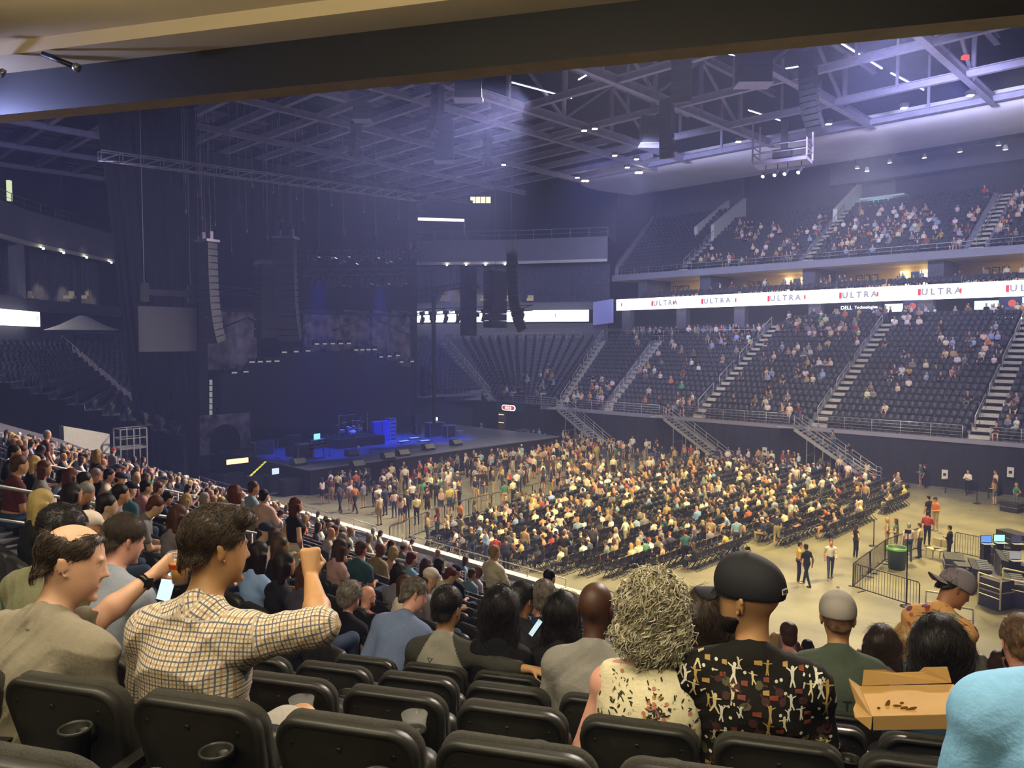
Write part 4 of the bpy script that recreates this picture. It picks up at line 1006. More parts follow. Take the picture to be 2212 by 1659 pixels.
# ------------------------------------------------------------------ stadium seats
M_seat = mat('seat_plastic', rgb('#2b2a24'), .42, var=.08, nscale=30, bump=.06, bscale=400)
M_pad = mat('seat_knit_pad', rgb('#3a3830'), .9, var=.3, nscale=220, bump=.5, bscale=500)
M_bolt = mat('seat_bolt', rgb('#141413'), .5)
M_seatfoot = mat('seat_stanchion', rgb('#5d5b54'), .5, .3)
def outline(hw0, hw1, z0, z1, rt, rb, n=8):
    """rounded trapezoid outline in x,z, counter-clockwise seen from behind"""
    pts = []
    for (cx, cz, r, a0) in ((hw1 - rt, z1 - rt, rt, 0), (-(hw1 - rt), z1 - rt, rt, 90), (-(hw0 - rb), z0 + rb, rb, 180), (hw0 - rb, z0 + rb, rb, 270)):
        for i in range(n): a = math.radians(a0 + 90 * i / (n - 1)); pts.append((cx + r * math.cos(a), cz + r * math.sin(a)))
    return pts
def back_y(x, z): t = (z - .40) / .45; return .075 - .105 * t + .9 * x * x - .03 * math.sin(t * PI)
def loops_mesh(m, loops, mt=0, capa=False, capb=False):
    n = len(loops[0]); vs = [p for l in loops for p in l]
    fs = [(i * n + k, i * n + (k + 1) % n, (i + 1) * n + (k + 1) % n, (i + 1) * n + k) for i in range(len(loops) - 1) for k in range(n)]
    if capa: fs.append(tuple(range(n - 1, -1, -1)))
    if capb: fs.append(tuple((len(loops) - 1) * n + k for k in range(n)))
    m.add(vs, fs, mt)
def scaled(o, f, c=(0, .62)): return [((x - c[0]) * f + c[0], (z - c[1]) * f + c[1]) for x, z in o]
def fillgrid(m, o, yoff, mt=0, flip=False):
    """cap a closed x,z outline with concentric rings so it keeps the curve"""
    L = [[(x, back_y(x, z) + yoff, z) for x, z in scaled(o, f)] for f in (1, .75, .5, .25, .03)]
    if flip: L = L[::-1]
    loops_mesh(m, L, mt)
O_ = outline(.185, .212, .36, .85, .085, .05)
def ring(o, f, yo): return [(x, back_y(x, z) + yo, z) for x, z in scaled(o, f)]
def seat_meshes():
    m = MB()   # shell, seen from behind: rounded rim, shallow recess
    loops_mesh(m, [ring(O_, .985, .02), ring(O_, 1.0, .008), ring(O_, 1.0, -.008), ring(O_, .985, -.018), ring(O_, .93, -.02), ring(O_, .90, -.010)][::-1])
    fillgrid(m, scaled(O_, .90), -.010, flip=True)
    shell = m.mesh('back_shell', M_seat, True)
    m = MB(); loops_mesh(m, [ring(O_, .985, .018), ring(O_, 1.012, .026), ring(O_, 1.012, .045), ring(O_, .96, .062)][::-1]); fillgrid(m, scaled(O_, .96), .062, flip=False)
    pad = m.mesh('back_pad', M_pad, True)
    m = MB(); o2 = outline(.185, .195, 0, .42, .05, .05, 5)
    def tip(l, y): return [(x, .10 + y + .05 * (z / .42), .34 + z * .82) for x, z in l]
    loops_mesh(m, [tip(o2, .0), tip(scaled(o2, 1.03, (0, .21)), .03), tip(o2, .07)][::-1], 0, True, True)
    pan = m.mesh('seat_pan', M_seat, True)
    m = MB(); m.cbox((0, .10, .615), (.045, .32, .03)); m.cbox((0, .0, .47), (.03, .06, .30)); arm = m.mesh('armrest', M_seat)
    m = MB(); m.cbox((0, .06, .2), (.05, .07, .42)); m.cbox((0, .08, .012), (.11, .26, .024)); leg = m.mesh('leg', M_seatfoot)
    m = MB(); m.lathe([(.034, -.10), (.036, -.102), (.042, .0), (.047, .004), (.047, .012), (.043, .014), (.039, .008), (.033, -.095), (0, -.096)], (0, 0, 0), 20); m.cbox((0, .045, -.03), (.03, .05, .05)); cup = m.mesh('cup_holder', M_seat, True)
    m = MB(); m.lathe([(.0, .002), (.006, .002), (.008, 0)], (0, 0, 0), 8, axis=(0, -1, 0)); bolt = m.mesh('bolt', M_bolt)
    return dict(shell=shell, pad=pad, pan=pan, arm=arm, leg=leg, cup=cup, bolt=bolt)
SM = seat_meshes()
m = MB(); loops_mesh(m, [ring(O_, .98, .05), ring(O_, 1.0, .02), ring(O_, 1.0, -.012), ring(O_, .92, -.02)][::-1], 0); fillgrid(m, scaled(O_, .92), -.02, flip=True); fillgrid(m, scaled(O_, .98), .05, 0)
SM['mid_back'] = m.mesh('backrest', M_seat, True)
m = MB(); m.cbox((.2375, .10, .6), (.05, .34, .035)); m.cbox((.2375, .06, .28), (.05, .08, .56)); SM['mid_arm'] = m.mesh('armrest', M_seat)
def seat(pos, rz, label, full=True, cup=True, group='empty and occupied stadium seats of the near stand'):
    r_ = empty('stadium_seat', pos, rz, label=label, cat='seat', group=group)
    if full:
        link('back_shell', SM['shell'], r_); link('back_pad', SM['pad'], r_); link('seat_pan', SM['pan'], r_)
        link('armrest', SM['arm'], r_, (.2375, 0, 0)); link('leg', SM['leg'], r_, (.2375, 0, 0))
        if cup: link('cup_holder', SM['cup'], r_, (.125, -.075, .745))
        for x, z in ((-.15, .775), (.0, .785), (.15, .775)): link('bolt', SM['bolt'], r_, (x, back_y(x, z) - .0095, z))
    else: link('backrest', SM['mid_back'], r_); link('seat_pan', SM['pan'], r_); link('armrest', SM['mid_arm'], r_)
    return r_
CRZ = math.radians(29)
def crow(j): return 1.845 + .851 * j, 8.56 - .33 * j      # seat-back distance and tread height of corner row j
def cpos(s, t, z): p = CF * s + CT * t; return (p[0], p[1], z)
def t_at(px, s): h = ray(px, 900)[:2]; D = s / (h @ CF); return float((h * D) @ CT)
# ------------------------------------------------------------------ foreground people
def stripes_plaid():
    m = bpy.data.materials.new('cloth_plaid'); m.use_nodes = True; nt = m.node_tree; b = nt.nodes['Principled BSDF']; b.inputs['Roughness'].default_value = .85
    at = nt.nodes.new('ShaderNodeAttribute'); at.attribute_name = 'cloth'; sx = nt.nodes.new('ShaderNodeSeparateXYZ'); nt.links.new(at.outputs['Vector'], sx.inputs[0])
    def M(op, a, b_=None, c=None):
        n = nt.nodes.new('ShaderNodeMath'); n.operation = op
        for i, v in enumerate((a, b_, c)):
            if v is None: continue
            if isinstance(v, (int, float)): n.inputs[i].default_value = v
            else: nt.links.new(v, n.inputs[i])
        return n.outputs[0]
    def line(co, period, ph, wd): fr = M('FRACT', M('ADD', M('DIVIDE', co, period), ph)); return M('LESS_THAN', M('ABSOLUTE', M('SUBTRACT', fr, .5)), wd)
    def mix(fac, c1, c2):
        n = nt.nodes.new('ShaderNodeMix'); n.data_type = 'RGBA'; 
        if isinstance(fac, float): n.inputs[0].default_value = fac
        else: nt.links.new(fac, n.inputs[0])
        for i, c in ((6, c1), (7, c2)):
            if isinstance(c, tuple): n.inputs[i].default_value = (*c, 1)
            else: nt.links.new(c, n.inputs[i])
        return n.outputs[2]
    base = rgb('#d8cdb8')
    tan = M('MAXIMUM', line(sx.outputs[0], .026, .5, .10), line(sx.outputs[1], .026, .5, .10)); blu = M('MAXIMUM', line(sx.outputs[0], .026, .0, .085), line(sx.outputs[1], .026, .0, .085))
    c = mix(M('MULTIPLY', tan, .75), base, rgb('#a8804e')); c = mix(M('MULTIPLY', blu, .85), c, rgb('#3d4460')); nt.links.new(c, b.inputs['Base Color']); return m
M_plaid = stripes_plaid()
def blob_fabric():
    m = mat('cloth_orange_print', rgb('#d8a468'), .85); nt = m.node_tree; b = nt.nodes['Principled BSDF']; tc = nt.nodes.new('ShaderNodeTexCoord'); last = (*rgb('#d8a468'), 1)
    prev = None
    for sc_, th, c in ((11, .26, '#7c4460'), (8, .24, '#8fae84'), (14, .22, '#b85c44')):
        v = nt.nodes.new('ShaderNodeTexVoronoi'); v.inputs['Scale'].default_value = sc_; nt.links.new(tc.outputs['Object'], v.inputs['Vector']); l = nt.nodes.new('ShaderNodeMath'); l.operation = 'LESS_THAN'; l.inputs[1].default_value = th; nt.links.new(v.outputs['Distance'], l.inputs[0])
        mx = nt.nodes.new('ShaderNodeMix'); mx.data_type = 'RGBA'; nt.links.new(l.outputs[0], mx.inputs[0]); mx.inputs[7].default_value = (*rgb(c), 1)
        if prev is None: mx.inputs[6].default_value = last
        else: nt.links.new(prev, mx.inputs[6])
        prev = mx.outputs[2]
    nt.links.new(prev, b.inputs['Base Color']); return m
M_watch = mat('watch_black', rgb('#0c0c0d'), .3)
def simple(V, F, name, mt, parent): return link(name, np_mesh(name, V, F, mt), parent)
HERO_BVH = {}
def place(P, j, ds, hx, hy, rz, base=None):
    """seat (or stand) a person in corner row j so that the head falls at a measured spot"""
    s, z = crow(j); R = rotz(rz)
    for it in range(3):
        info = body(P)[1]; hc = R @ info['HC']
        sh = s + ds + float(hc[:2] @ CF); t = t_at(hx, sh); xy = CF * (s + ds) + CT * (t - float(hc[:2] @ CT))
        D = float((np.array([*(xy + hc[:2]), 0]) - [0, 0, 0]) @ VD + 0)
        v = ray(hx, hy); q = np.array([*(xy + hc[:2])]); L = float(q @ CF) / float(v[:2] @ CF); zt = CAM_H + v[2] * L
        dz = zt - (z + hc[2])
        if P.get('pose', 'sit') == 'sit': P['hipz'] = min(.68, max(.34, P.get('hipz', .48) + dz / P.get('s', 1)))
        else: P['s'] = P.get('s', 1) * (hc[2] + dz) / hc[2]
    return (xy[0], xy[1], z)
def hero(P, pos, rz, label, skin, top, bottom, hair=None, hstyle='short', vox=.0085, nstr=2500, topname='shirt', wr=.004, collar=True, strand_len=.035, curl=0.0, flow=None, shoes=None, hem=-.06, zc=None, neckline=None, strandr=.0011, topgrow=.011):
    prims, info = body(P)
    sk = prims
    V, F = surface(sk, vox, grow=-.004); root = link('person', np_mesh('person', V, F, skin), None, pos, rz, label, 'person')
    tp = [p for p in prims if p.c == TOP]
    posts = [wrinkle(wr, P.get('seed', 1))]
    T = info['T']
    posts.append(halfspace(T(0, 0, hem), info['Rt'] @ np.array([0, 0, -1.0])))
    if neckline is not None: posts.append(neckline(info))
    V, F = surface(tp, vox, both(*posts), grow=topgrow); me = np_mesh(topname, V, F, top if isinstance(top, list) else [top]); cloth_uv(me, tp, V); so = link(topname, me, root); info['shirt'] = (V, F, so, me)
    if collar:
        nk = info['nk']; Rt = info['Rt']; m = []
        N = 14; rr = .072 * P.get('bulk', 1.0) ** .4
        pts = [nk + Rt @ np.array([math.cos(a) * rr, math.sin(a) * rr * .95 + .012, .028 + .016 * -math.sin(a)]) * 1.0 for a in np.linspace(0, 2 * PI, N + 1)]
        m = [RC(pts[i], pts[i + 1], .0085, None, TOP, .012, None) for i in range(N)]
        if collar == 'polo':
            pts2 = [nk + Rt @ np.array([math.cos(a) * (rr + .022), math.sin(a) * (rr + .022) * .95 + .012, -.004 + .016 * -math.sin(a)]) for a in np.linspace(0, 2 * PI, N + 1)]
            m += [RC((pts[i] + pts2[i]) / 2, (pts[i + 1] + pts2[i + 1]) / 2, .010, None, TOP, .015) for i in range(N)] + [RC(pts2[i], pts2[i + 1], .007, None, TOP, .015) for i in range(N)]
        for p in m: p.uvs = 'trunk'
        V2, F2 = surface(m, .006); me = np_mesh('collar', V2, F2, top if not isinstance(top, list) else top[0]); cloth_uv(me, m, V2); link('collar', me, so)
    bt = [p for p in prims if p.c == BOT]
    V, F = surface(bt, .016, wrinkle(.003, 5), grow=.008); simple(V, F, 'trousers', bottom, root)
    sh = [p for p in prims if p.c == SHOE]; V, F = surface(sh, .016, grow=.006); simple(V, F, 'shoes', shoes or mat('shoe_white', rgb('#b8b4aa'), .6), root)
    if hair is not None:
        hp = hair_prims(info, hstyle); V, F = surface(hp, .007, hair_post(info, hstyle, .0025 if not curl else .006), pad=.03)
        ho = simple(V, F, 'hair', hair, root)
        if nstr:
            HC, Rh = info['HC'], info['Rh']
            if flow is None:
                def flow(Pt):
                    q = (Pt - HC) @ Rh; g = np.stack([q[:, 0] * 3, -.5 - 0 * q[:, 1], -.9 + np.clip(q[:, 2] - .05, 0, 1) * 9], 1); g[:, 2] -= 0; return g @ Rh.T
            else: fl = flow; flow = lambda Pt: fl((Pt - HC) @ Rh) @ Rh.T
            vs, fs = strands(V, F, nstr, strand_len, flow, np.random.default_rng(P.get('seed', 1)), strandr, curl, seg=12 if curl > .01 else 5)
            o = simple(vs, fs, 'hair_strands', hair, ho); o['kind'] = 'stuff'
    return root, info
def cap_on(root, info, mt, label=None, back=False, brim=None):
    HC, Rh, S = info['HC'], info['Rh'], info['S']; h = lambda x, y, z: HC + Rh @ (np.array([x, y, z]) * S)
    pr = [EL(h(0, -.014, .036), np.array((.089, .109, .098)) * S, CAPC, .02, Rh), EL(h(0, .018, .05), np.array((.085, .086, .09)) * S, CAPC, .03, Rh)]
    def post(X, D):
        q = (X - HC) @ Rh / S; y, z = q[..., 1], q[..., 2]; D = np.maximum(D, S * (.008 + .06 * y - z)); D = np.maximum(D, -(D + .006 * 1.0) - 1)
        if back: D = np.maximum(D, S * (.034 - np.sqrt((q[..., 0]) ** 2 + (y - .115) ** 2 + (z - .035) ** 2)))
        return D
    V, F = surface(pr, .006, post); co = link('cap', np_mesh('cap', V, F, mt), root, label=label)
    # curved bill
    m = MB(); s = -1 if back else 1; vs = []; nx, ny = 12, 6
    s = 1 if not back else -1
    for j in range(ny + 1):
        for i in range(nx + 1):
            u = i / nx * 2 - 1; v = j / ny; x = u * (.084 - .010 * v * v - .008 * abs(u) * v); y = s * (.072 + .012 * (1 - u * u) + v * .095 * math.sqrt(max(0, 1 - u * u * .82))) - (.012 if back else 0); z = .022 - .012 * v - .022 * u * u - (.012 if back else 0)
            vs.append(h(x, y, z))
    top = len(vs); vs += [v_ + Rh @ np.array([0, 0, -.005]) for v_ in vs]
    fs = []
    for j in range(ny):
        for i in range(nx):
            a = j * (nx + 1) + i; q = (a, a + 1, a + nx + 2, a + nx + 1); fs += [q, tuple(top + k for k in q[::-1])]
    ed = [j * (nx + 1) for j in range(ny + 1)] + [ny * (nx + 1) + i for i in range(1, nx + 1)] + [j * (nx + 1) + nx for j in range(ny - 1, -1, -1)]
    for a, b in zip(ed[:-1], ed[1:]): fs.append((a, b, top + b, top + a))
    m.add(vs, fs); m.build('bill', brim or mt, co, True)
    m = MB(); m.lathe([(0, .012), (.008, .009), (.010, 0)], tuple(h(0, -.005, .150)), 8); m.build('button', mt, co, True)
    return co
def rowpos(px, j, ds=.22): s, z = crow(j); s += ds; t = t_at(px, s); return cpos(s, t, z)
SK_l = skinm('light', rgb('#d0a184')); SK_t = skinm('tan', rgb('#b88a5e')); SK_p = skinm('pink', rgb('#d9a08c')); SK_d = skinm('dark', rgb('#4e3222')); SK_m = skinm('medium', rgb('#a87450'))
H_db = hairm('dark_brown', rgb('#2a1e14'), rgb('#4b3a26')); H_bl = hairm('black', rgb('#0e0b09'), rgb('#241c16')); H_gr = hairm('grey', rgb('#8d8468'), rgb('#ddd4b6')); H_br = hairm('brown', rgb('#4a3422'), rgb('#7a5c3c')); H_bd = hairm('blond', rgb('#a5824e'), rgb('#d8b87e')); H_sg = hairm('salt', rgb('#4c443a'), rgb('#8a8072'))
B_jean = fabric('denim', rgb('#3a4a66')); B_khaki = fabric('khaki', rgb('#a8a08a')); B_dark = fabric('charcoal', rgb('#2a2a2e')); B_greyshort = fabric('grey_shorts', rgb('#b0aaa0'))

# 1 balding man with the cup
HS = {}
P1 = dict(lean=.30, bulk=1.3, sw=.21, hyaw=-.95, hpitch=.05, head=1.13, seed=2, sleeve=.9, twist=-.05, leglen=1)
P1.update(absL=((-.0, .34, .80), (.09, .55, .93)), handL=dict(n=(.9, .1, .2), side=-1, curl=.55, d=(.2, .85, .35)), armR=((.07, .06, -.27), (-.02, .25, -.30)))
p = place(P1, 0, .10, 148, 1215, CRZ)
HS['bald'] = (*hero(P1, p, CRZ, 'balding man in a taupe hooded shirt holding out a beer cup', SK_l, fabric('taupe', rgb('#857d6c')), B_dark, H_db, 'bald', nstr=2200, strand_len=.03, wr=.012, collar='polo', vox=.0075), p)
P2 = dict(lean=.22, bulk=1.13, s=1.02, hyaw=-.62, hpitch=.0, seed=5, sleeve=1.0, head=1.06, handR=dict(n=(-.7, .7, -.1), side=1, curl=1.2, fist=True, d=(-.2, .3, .9)), armL=((-.06, .09, -.27), (.10, .28, -.30)), leglen=.4)
P2['absR'] = ((.42, .12, .915), (.275, .32, 1.0))
p = place(P2, 0, .20, 462, 1182, CRZ)
HS['plaid'] = (*hero(P2, p, CRZ, 'man in a checked shirt with his right fist raised', SK_t, M_plaid, B_greyshort, H_db, 'fringe', nstr=3500, strand_len=.03, wr=.0105, collar='polo', hem=-.16, vox=.0075), p)
P3 = dict(lean=.2, bulk=1.15, hyaw=-.3, seed=7, sleeve=.7, leglen=1); p = place(P3, 1, .22, 128, 1152, CRZ)
HS['green'] = (*hero(P3, p, CRZ, 'dark curly haired person in an olive green shirt behind the balding man', SK_m, fabric('olive', rgb('#76765a')), B_dark, H_bl, 'curlyshort', nstr=1500, strand_len=.03, curl=.005, wr=.005), p)
P4 = dict(lean=.25, bulk=1.02, hyaw=-.45, hpitch=.15, seed=3, sleeve=.6, leglen=1, armR=((.02, .12, -.25), (-.08, .30, -.16)), armL=((-.02, .12, -.25), (.12, .30, -.16)))
p = place(P4, 1, .3, 262, 1166, CRZ)
HS['polo'] = (*hero(P4, p, CRZ, 'young man in a pale grey blue polo looking down at a lit phone', SK_p, fabric('bluegrey', rgb('#8d93a0')), B_jean, H_db, 'short', nstr=3000, strand_len=.035, wr=.004, collar='polo'), p)
P5 = dict(lean=.1, bulk=1.05, seed=4, sleeve=.6); p = place(P5, 1, .2, -75, 1180, CRZ)
HS['edge'] = (*hero(P5, p, CRZ, 'person at the left frame edge in a teal shirt with a lime hem', SK_l, fabric('pale_teal', rgb('#8fb0ac')), B_dark, H_br, 'short', nstr=0), p)
P6 = dict(lean=.1, bulk=1.08, seed=9, sleeve=1.55, hyaw=-.25, head=1.12, leglen=1, absR=((.42, -.06, .80), (.63, -.12, .83)), handR=dict(n=(0, .2, -1), side=1, curl=.8, d=(1, -.15, -.05)), armL=((-.08, .10, -.25), (.06, .30, -.25)))
p = place(P6, 3, .2, 965, 1312, CRZ)
M_ragl = [fabric('heather_grey', rgb('#8a877c')), fabric('raglan_dark', rgb('#3c3b34'))]
HS['raglan'] = (*hero(P6, p, CRZ, 'man in a grey raglan shirt with his arm along the next seat', SK_t, M_ragl, B_dark, H_bl, 'short', nstr=2000, strand_len=.018, wr=.004), p)
P7 = dict(lean=.1, fem=1, seed=11, sleeve=1.8, bulk=1.05, head=1.15); p = place(P7, 3, .2, 1083, 1315, CRZ)
HS['blackhair'] = (*hero(P7, p, CRZ, 'person with long black hair in a black top beside the raglan shirt', SK_m, fabric('black_top', rgb('#141414')), B_dark, H_bl, 'verylong', nstr=3000, strand_len=.12, wr=.004, collar=False), p)
P8 = dict(lean=.12, bulk=1.15, seed=6, sleeve=.75, head=1.14, hyaw=-.2, hpitch=.05); p = place(P8, 2, .22, 1290, 1314, CRZ)
HS['greypolo'] = (*hero(P8, p, CRZ, 'shaven headed man in a grey polo shirt', SK_d, fabric('heather_polo', rgb('#8f8c86')), B_dark, None, 'short', wr=.006, collar='polo'), p)
P9 = dict(lean=.12, bulk=1.34, fem=1, seed=8, sleeve=0, head=1.12, sw=.17, hyaw=.15, leglen=1, armR=((.09, .0, -.28), (.0, .2, -.33)), armL=((-.09, .0, -.28), (0, .2, -.33))); p = place(P9, 1, .2, 1413, 1318, CRZ)
def tank(info):
    T = info['T']; Rt = info['Rt']
    def f(X, D):
        q = (X - info['H']) @ Rt / info['S'] * 1.12; x, y, z = q[..., 0], q[..., 1], q[..., 2]
        return np.maximum(D, np.maximum(np.abs(x) - .20, .0 + z - .535 + np.abs(x) * .10))
    return f
HS['curly'] = (*hero(P9, p, CRZ, 'woman with big curly grey hair in a cream floral sleeveless top', SK_p, fabric('cream', rgb('#dcd2ae')), B_dark, H_gr, 'curly', nstr=1500, strand_len=.085, curl=.013, strandr=.0042, wr=.004, collar=False, neckline=tank, topname='sleeveless_top'), p)
P10 = dict(lean=.1, fem=1, seed=12, sleeve=.4, hyaw=.3, head=1.1); p = place(P10, 2, .2, 1522, 1335, CRZ)
HS['darklong'] = (*hero(P10, p, CRZ, 'long dark haired woman between the curly hair and the black cap', SK_l, fabric('dusky_pink', rgb('#8d6a66')), B_dark, H_db, 'verylong', nstr=2500, strand_len=.10, collar=False), p)
P11 = dict(lean=.08, bulk=1.22, seed=13, sleeve=.9, head=1.16, hyaw=1.1, hpitch=.05, sw=.2, s=1.02); p = place(P11, 1, .2, 1622, 1290, CRZ)
HS['cap'] = (*hero(P11, p, CRZ, 'bearded man in a black cap and a black shirt covered in small figures', SK_t, fabric('black_print', rgb('#1c1a15')), B_dark, None, 'crop', nstr=0, wr=.009, collar='polo'), p)
P12 = dict(lean=.15, bulk=1.2, seed=14, sleeve=.7, head=1.12, hyaw=-.1); p = place(P12, 3, .2, 1820, 1335, CRZ)
HS['greycap'] = (*hero(P12, p, CRZ, 'man in a pale grey cap and a dull green T-shirt', SK_t, fabric('dull_green', rgb('#4f5a4c')), B_dark, H_br, 'crop', nstr=600, strand_len=.01, wr=.004), p)
P13 = dict(pose='stand', lean=.30, seed=15, sleeve=.7, head=1.05, hyaw=-.7, hpitch=.35, twist=-.5, absR=((.22, .28, 1.1), (.20, .46, .95))); p = place(P13, 4, .25, 2076, 1272, CRZ - .3)
HS['orange'] = (*hero(P13, p, CRZ - .3, 'standing youth in a backwards cap and an orange printed shirt', SK_m, blob_fabric(), B_khaki, H_bl, 'short', nstr=900, strand_len=.02, wr=.005, collar='polo'), p)
P14 = dict(lean=.12, fem=1, seed=16, sleeve=.8, head=1.15); p = place(P14, 2, .2, 2042, 1400, CRZ)
HS['dk'] = (*hero(P14, p, CRZ, 'person with thick black hair seen over the cardboard box', SK_m, fabric('dark_blue', rgb('#2b3a4c')), B_dark, H_bl, 'long', nstr=3000, strand_len=.09, collar=False), p)
P15 = dict(lean=.15, bulk=1.15, seed=17, sleeve=1.8); p = place(P15, 2, .25, 2225, 1390, CRZ)
HS['rust'] = (*hero(P15, p, CRZ, 'person in a rust brown sweater at the right frame edge', SK_p, fabric('rust', rgb('#7a452c')), B_dark, H_br, 'short', nstr=900), p)
P16 = dict(lean=.16, bulk=1.2, seed=18, sleeve=.85, sw=.2); p = place(P16, 0, .2, 2325, 1300, CRZ)
HS['blue'] = (*hero(P16, p, CRZ, 'broad person in a bright sky blue T-shirt in the lower right corner', SK_l, fabric('sky_blue', rgb('#86bdea')), B_dark, H_br, 'short', nstr=0, wr=.0035), p)
P17 = dict(lean=.15, fem=1, seed=19, sleeve=.7); p = place(P17, 4, .2, 1917, 1392, CRZ)
HS['lowdark'] = (*hero(P17, p, CRZ, 'long dark haired woman in a mauve top behind the green T-shirt', SK_l, fabric('mauve', rgb('#8c7480')), B_dark, H_db, 'long', nstr=2000, strand_len=.08, collar=False), p)
P18 = dict(lean=.2, bulk=1.05, seed=20, sleeve=.9, hyaw=.2); p = place(P18, 4, .3, 1976, 1385, CRZ)
HS['bluedenim'] = (*hero(P18, p, CRZ, 'fair haired person in a light denim blue shirt beside the black hair', SK_p, fabric('denim_blue', rgb('#5c86b0')), B_dark, H_bd, 'bob', nstr=1200, strand_len=.04, collar='polo'), p)
P19 = dict(lean=.45, bulk=1.08, seed=21, sleeve=1.3, hyaw=-1.0, head=1.1, roll=.15); p = place(P19, 4, .3, 893, 1285, CRZ)
HS['chambray'] = (*hero(P19, p, CRZ, 'man in a blue chambray shirt leaning to his right', SK_p, fabric('chambray', rgb('#7080a4')), B_khaki, H_sg, 'short', nstr=2000, strand_len=.03, collar='polo'), p)
P20 = dict(lean=.2, fem=1, bulk=1.05, seed=22, sleeve=.25, hyaw=-.2, head=1.1); p = place(P20, 5, .3, 752, 1290, CRZ)
HS['curlyblack'] = (*hero(P20, p, CRZ, 'person with short curly grey hair in a black sleeveless top', SK_p, fabric('black_tank', rgb('#16161a')), B_dark, hairm('ash', rgb('#5d554c'), rgb('#a0968a')), 'curlyshort', nstr=1500, strand_len=.03, curl=.006, strandr=.002, collar=False), p)
P21 = dict(lean=.2, bulk=1.1, seed=23, sleeve=.8, hyaw=-.6, head=1.05); p = place(P21, 7, .2, 790, 1288, CRZ)
HS['bald2'] = (*hero(P21, p, CRZ, 'bald bearded man with glasses in a pinkish red shirt', SK_p, fabric('brick_pink', rgb('#a85d5c')), B_dark, None, 'short', vox=.011, collar='polo'), p)
P22 = dict(lean=.1, fem=1, seed=24, sleeve=.8, head=1.1); p = place(P22, 3, .3, 1218, 1325, CRZ)
HS['lowblack'] = (*hero(P22, p, CRZ, 'straight black haired woman low beside the shaven headed man', SK_m, fabric('dark_top2', rgb('#20201f')), B_dark, H_bl, 'long', nstr=1500, strand_len=.1, collar=False), p)
P23 = dict(lean=.15, bulk=1.05, seed=25, sleeve=.7, head=1.1); p = place(P23, 4, .3, 1176, 1292, CRZ)
HS['navytee'] = (*hero(P23, p, CRZ, 'grey haired man in a navy T-shirt in front of the black haired woman', SK_p, fabric('navy_tee', rgb('#26365a')), B_dark, H_sg, 'short', nstr=1800, strand_len=.025), p)
P24 = dict(lean=.2, bulk=1.0, seed=26, sleeve=.7, head=1.05, hyaw=-.5); p = place(P24, 4, .2, 1130, 1295, CRZ)
HS['phoneman'] = (*hero(P24, p, CRZ, 'dark haired man looking at a white phone', SK_m, fabric('charcoal_tee', rgb('#2e2c30')), B_dark, H_bl, 'short', nstr=1800, strand_len=.025), p)
# raglan sleeves get the darker cloth
def recolor(key, test):
    V, F, so, me = HS[key][1]['shirt']; c = V[F].mean(1); me.polygons.foreach_set('material_index', test(c, HS[key][1]).astype(np.int32)); me.update()
def rag(c, info):
    q = (c - info['H']) @ info['Rt'] / info['S']; return np.abs(q[:, 0]) > (.19 - (q[:, 2] - .25) * .5)
recolor('raglan', rag)
cap_on(HS['cap'][0], HS['cap'][1], mat('cap_black', rgb('#15161c'), .8, var=.1, nscale=60, bump=.1, bscale=300), label='black cap with a small white tag at the back')
cap_on(HS['greycap'][0], HS['greycap'][1], mat('cap_grey', rgb('#a39d96'), .8, var=.08), label='pale grey cap')
cap_on(HS['orange'][0], HS['orange'][1], mat('cap_mauve', rgb('#857c86'), .8, var=.08), label='grey cap worn backwards', back=True)
# ------------------------------------------------------------------ stage
M_stage = mat('stage_deck', rgb('#4d5272'), .35, var=.15, nscale=1.5)
M_skirt = mat('stage_skirt', rgb('#0f1016'), .9)
M_alu = mat('truss_aluminium', rgb('#9a9aa6'), .4, .6)
M_setc = mat('set_weathered', rgb('#6d6b72'), .85, hue2=rgb('#c4c0c4'), nscale=1.1, bump=.15, bscale=4)
M_scr = mat('led_wall_off', rgb('#0d1020'), .55, var=.06, nscale=4)
M_gear = mat('gear_black', rgb('#16171c'), .5, var=.2)
M_case = mat('road_case', rgb('#2b2c34'), .5); M_edge = mat('case_edge', rgb('#a9abb4'), .35, .7)
SX0, SX1, SY0, SY1, SZ = -63.0, -46.0, 27.6, 53.5, 1.8
st = empty('stage', (SX0, SY0, 0), label='low black stage with a dark deck in front of the standing crowd', cat='stage')
W_, D_ = SX1 - SX0, SY1 - SY0
MB().box((0, 0, SZ - .15), (W_, D_, SZ)).build('deck', M_stage, st)
MB().box((W_ - .1, 0, 0), (W_, D_, SZ - .15)).build('front_skirt', M_skirt, st); MB().box((0, 0, 0), (W_ - .1, .1, SZ - .15)).build('side_skirt', M_skirt, st)
MB().box((W_ - .02, -.02, SZ - .08), (W_ + .05, D_, SZ + .015)).build('front_edge', M_alu, st); MB().box((0, -.05, SZ - .08), (W_, 0.02, SZ + .015)).build('side_edge', M_alu, st)
# blue wash from stage lamps
for x, y, tx, ty, pw in ((-52, 38, -55, 39, 2600), (-50, 31, -52.5, 32, 2400), (-50, 44, -53.5, 44, 2400)):
    spot('stage_wash', (x, y, 15.5), (tx, ty, 1.8), pw * 7.5, (.06, .12, 1.0), 40, .7, .2)
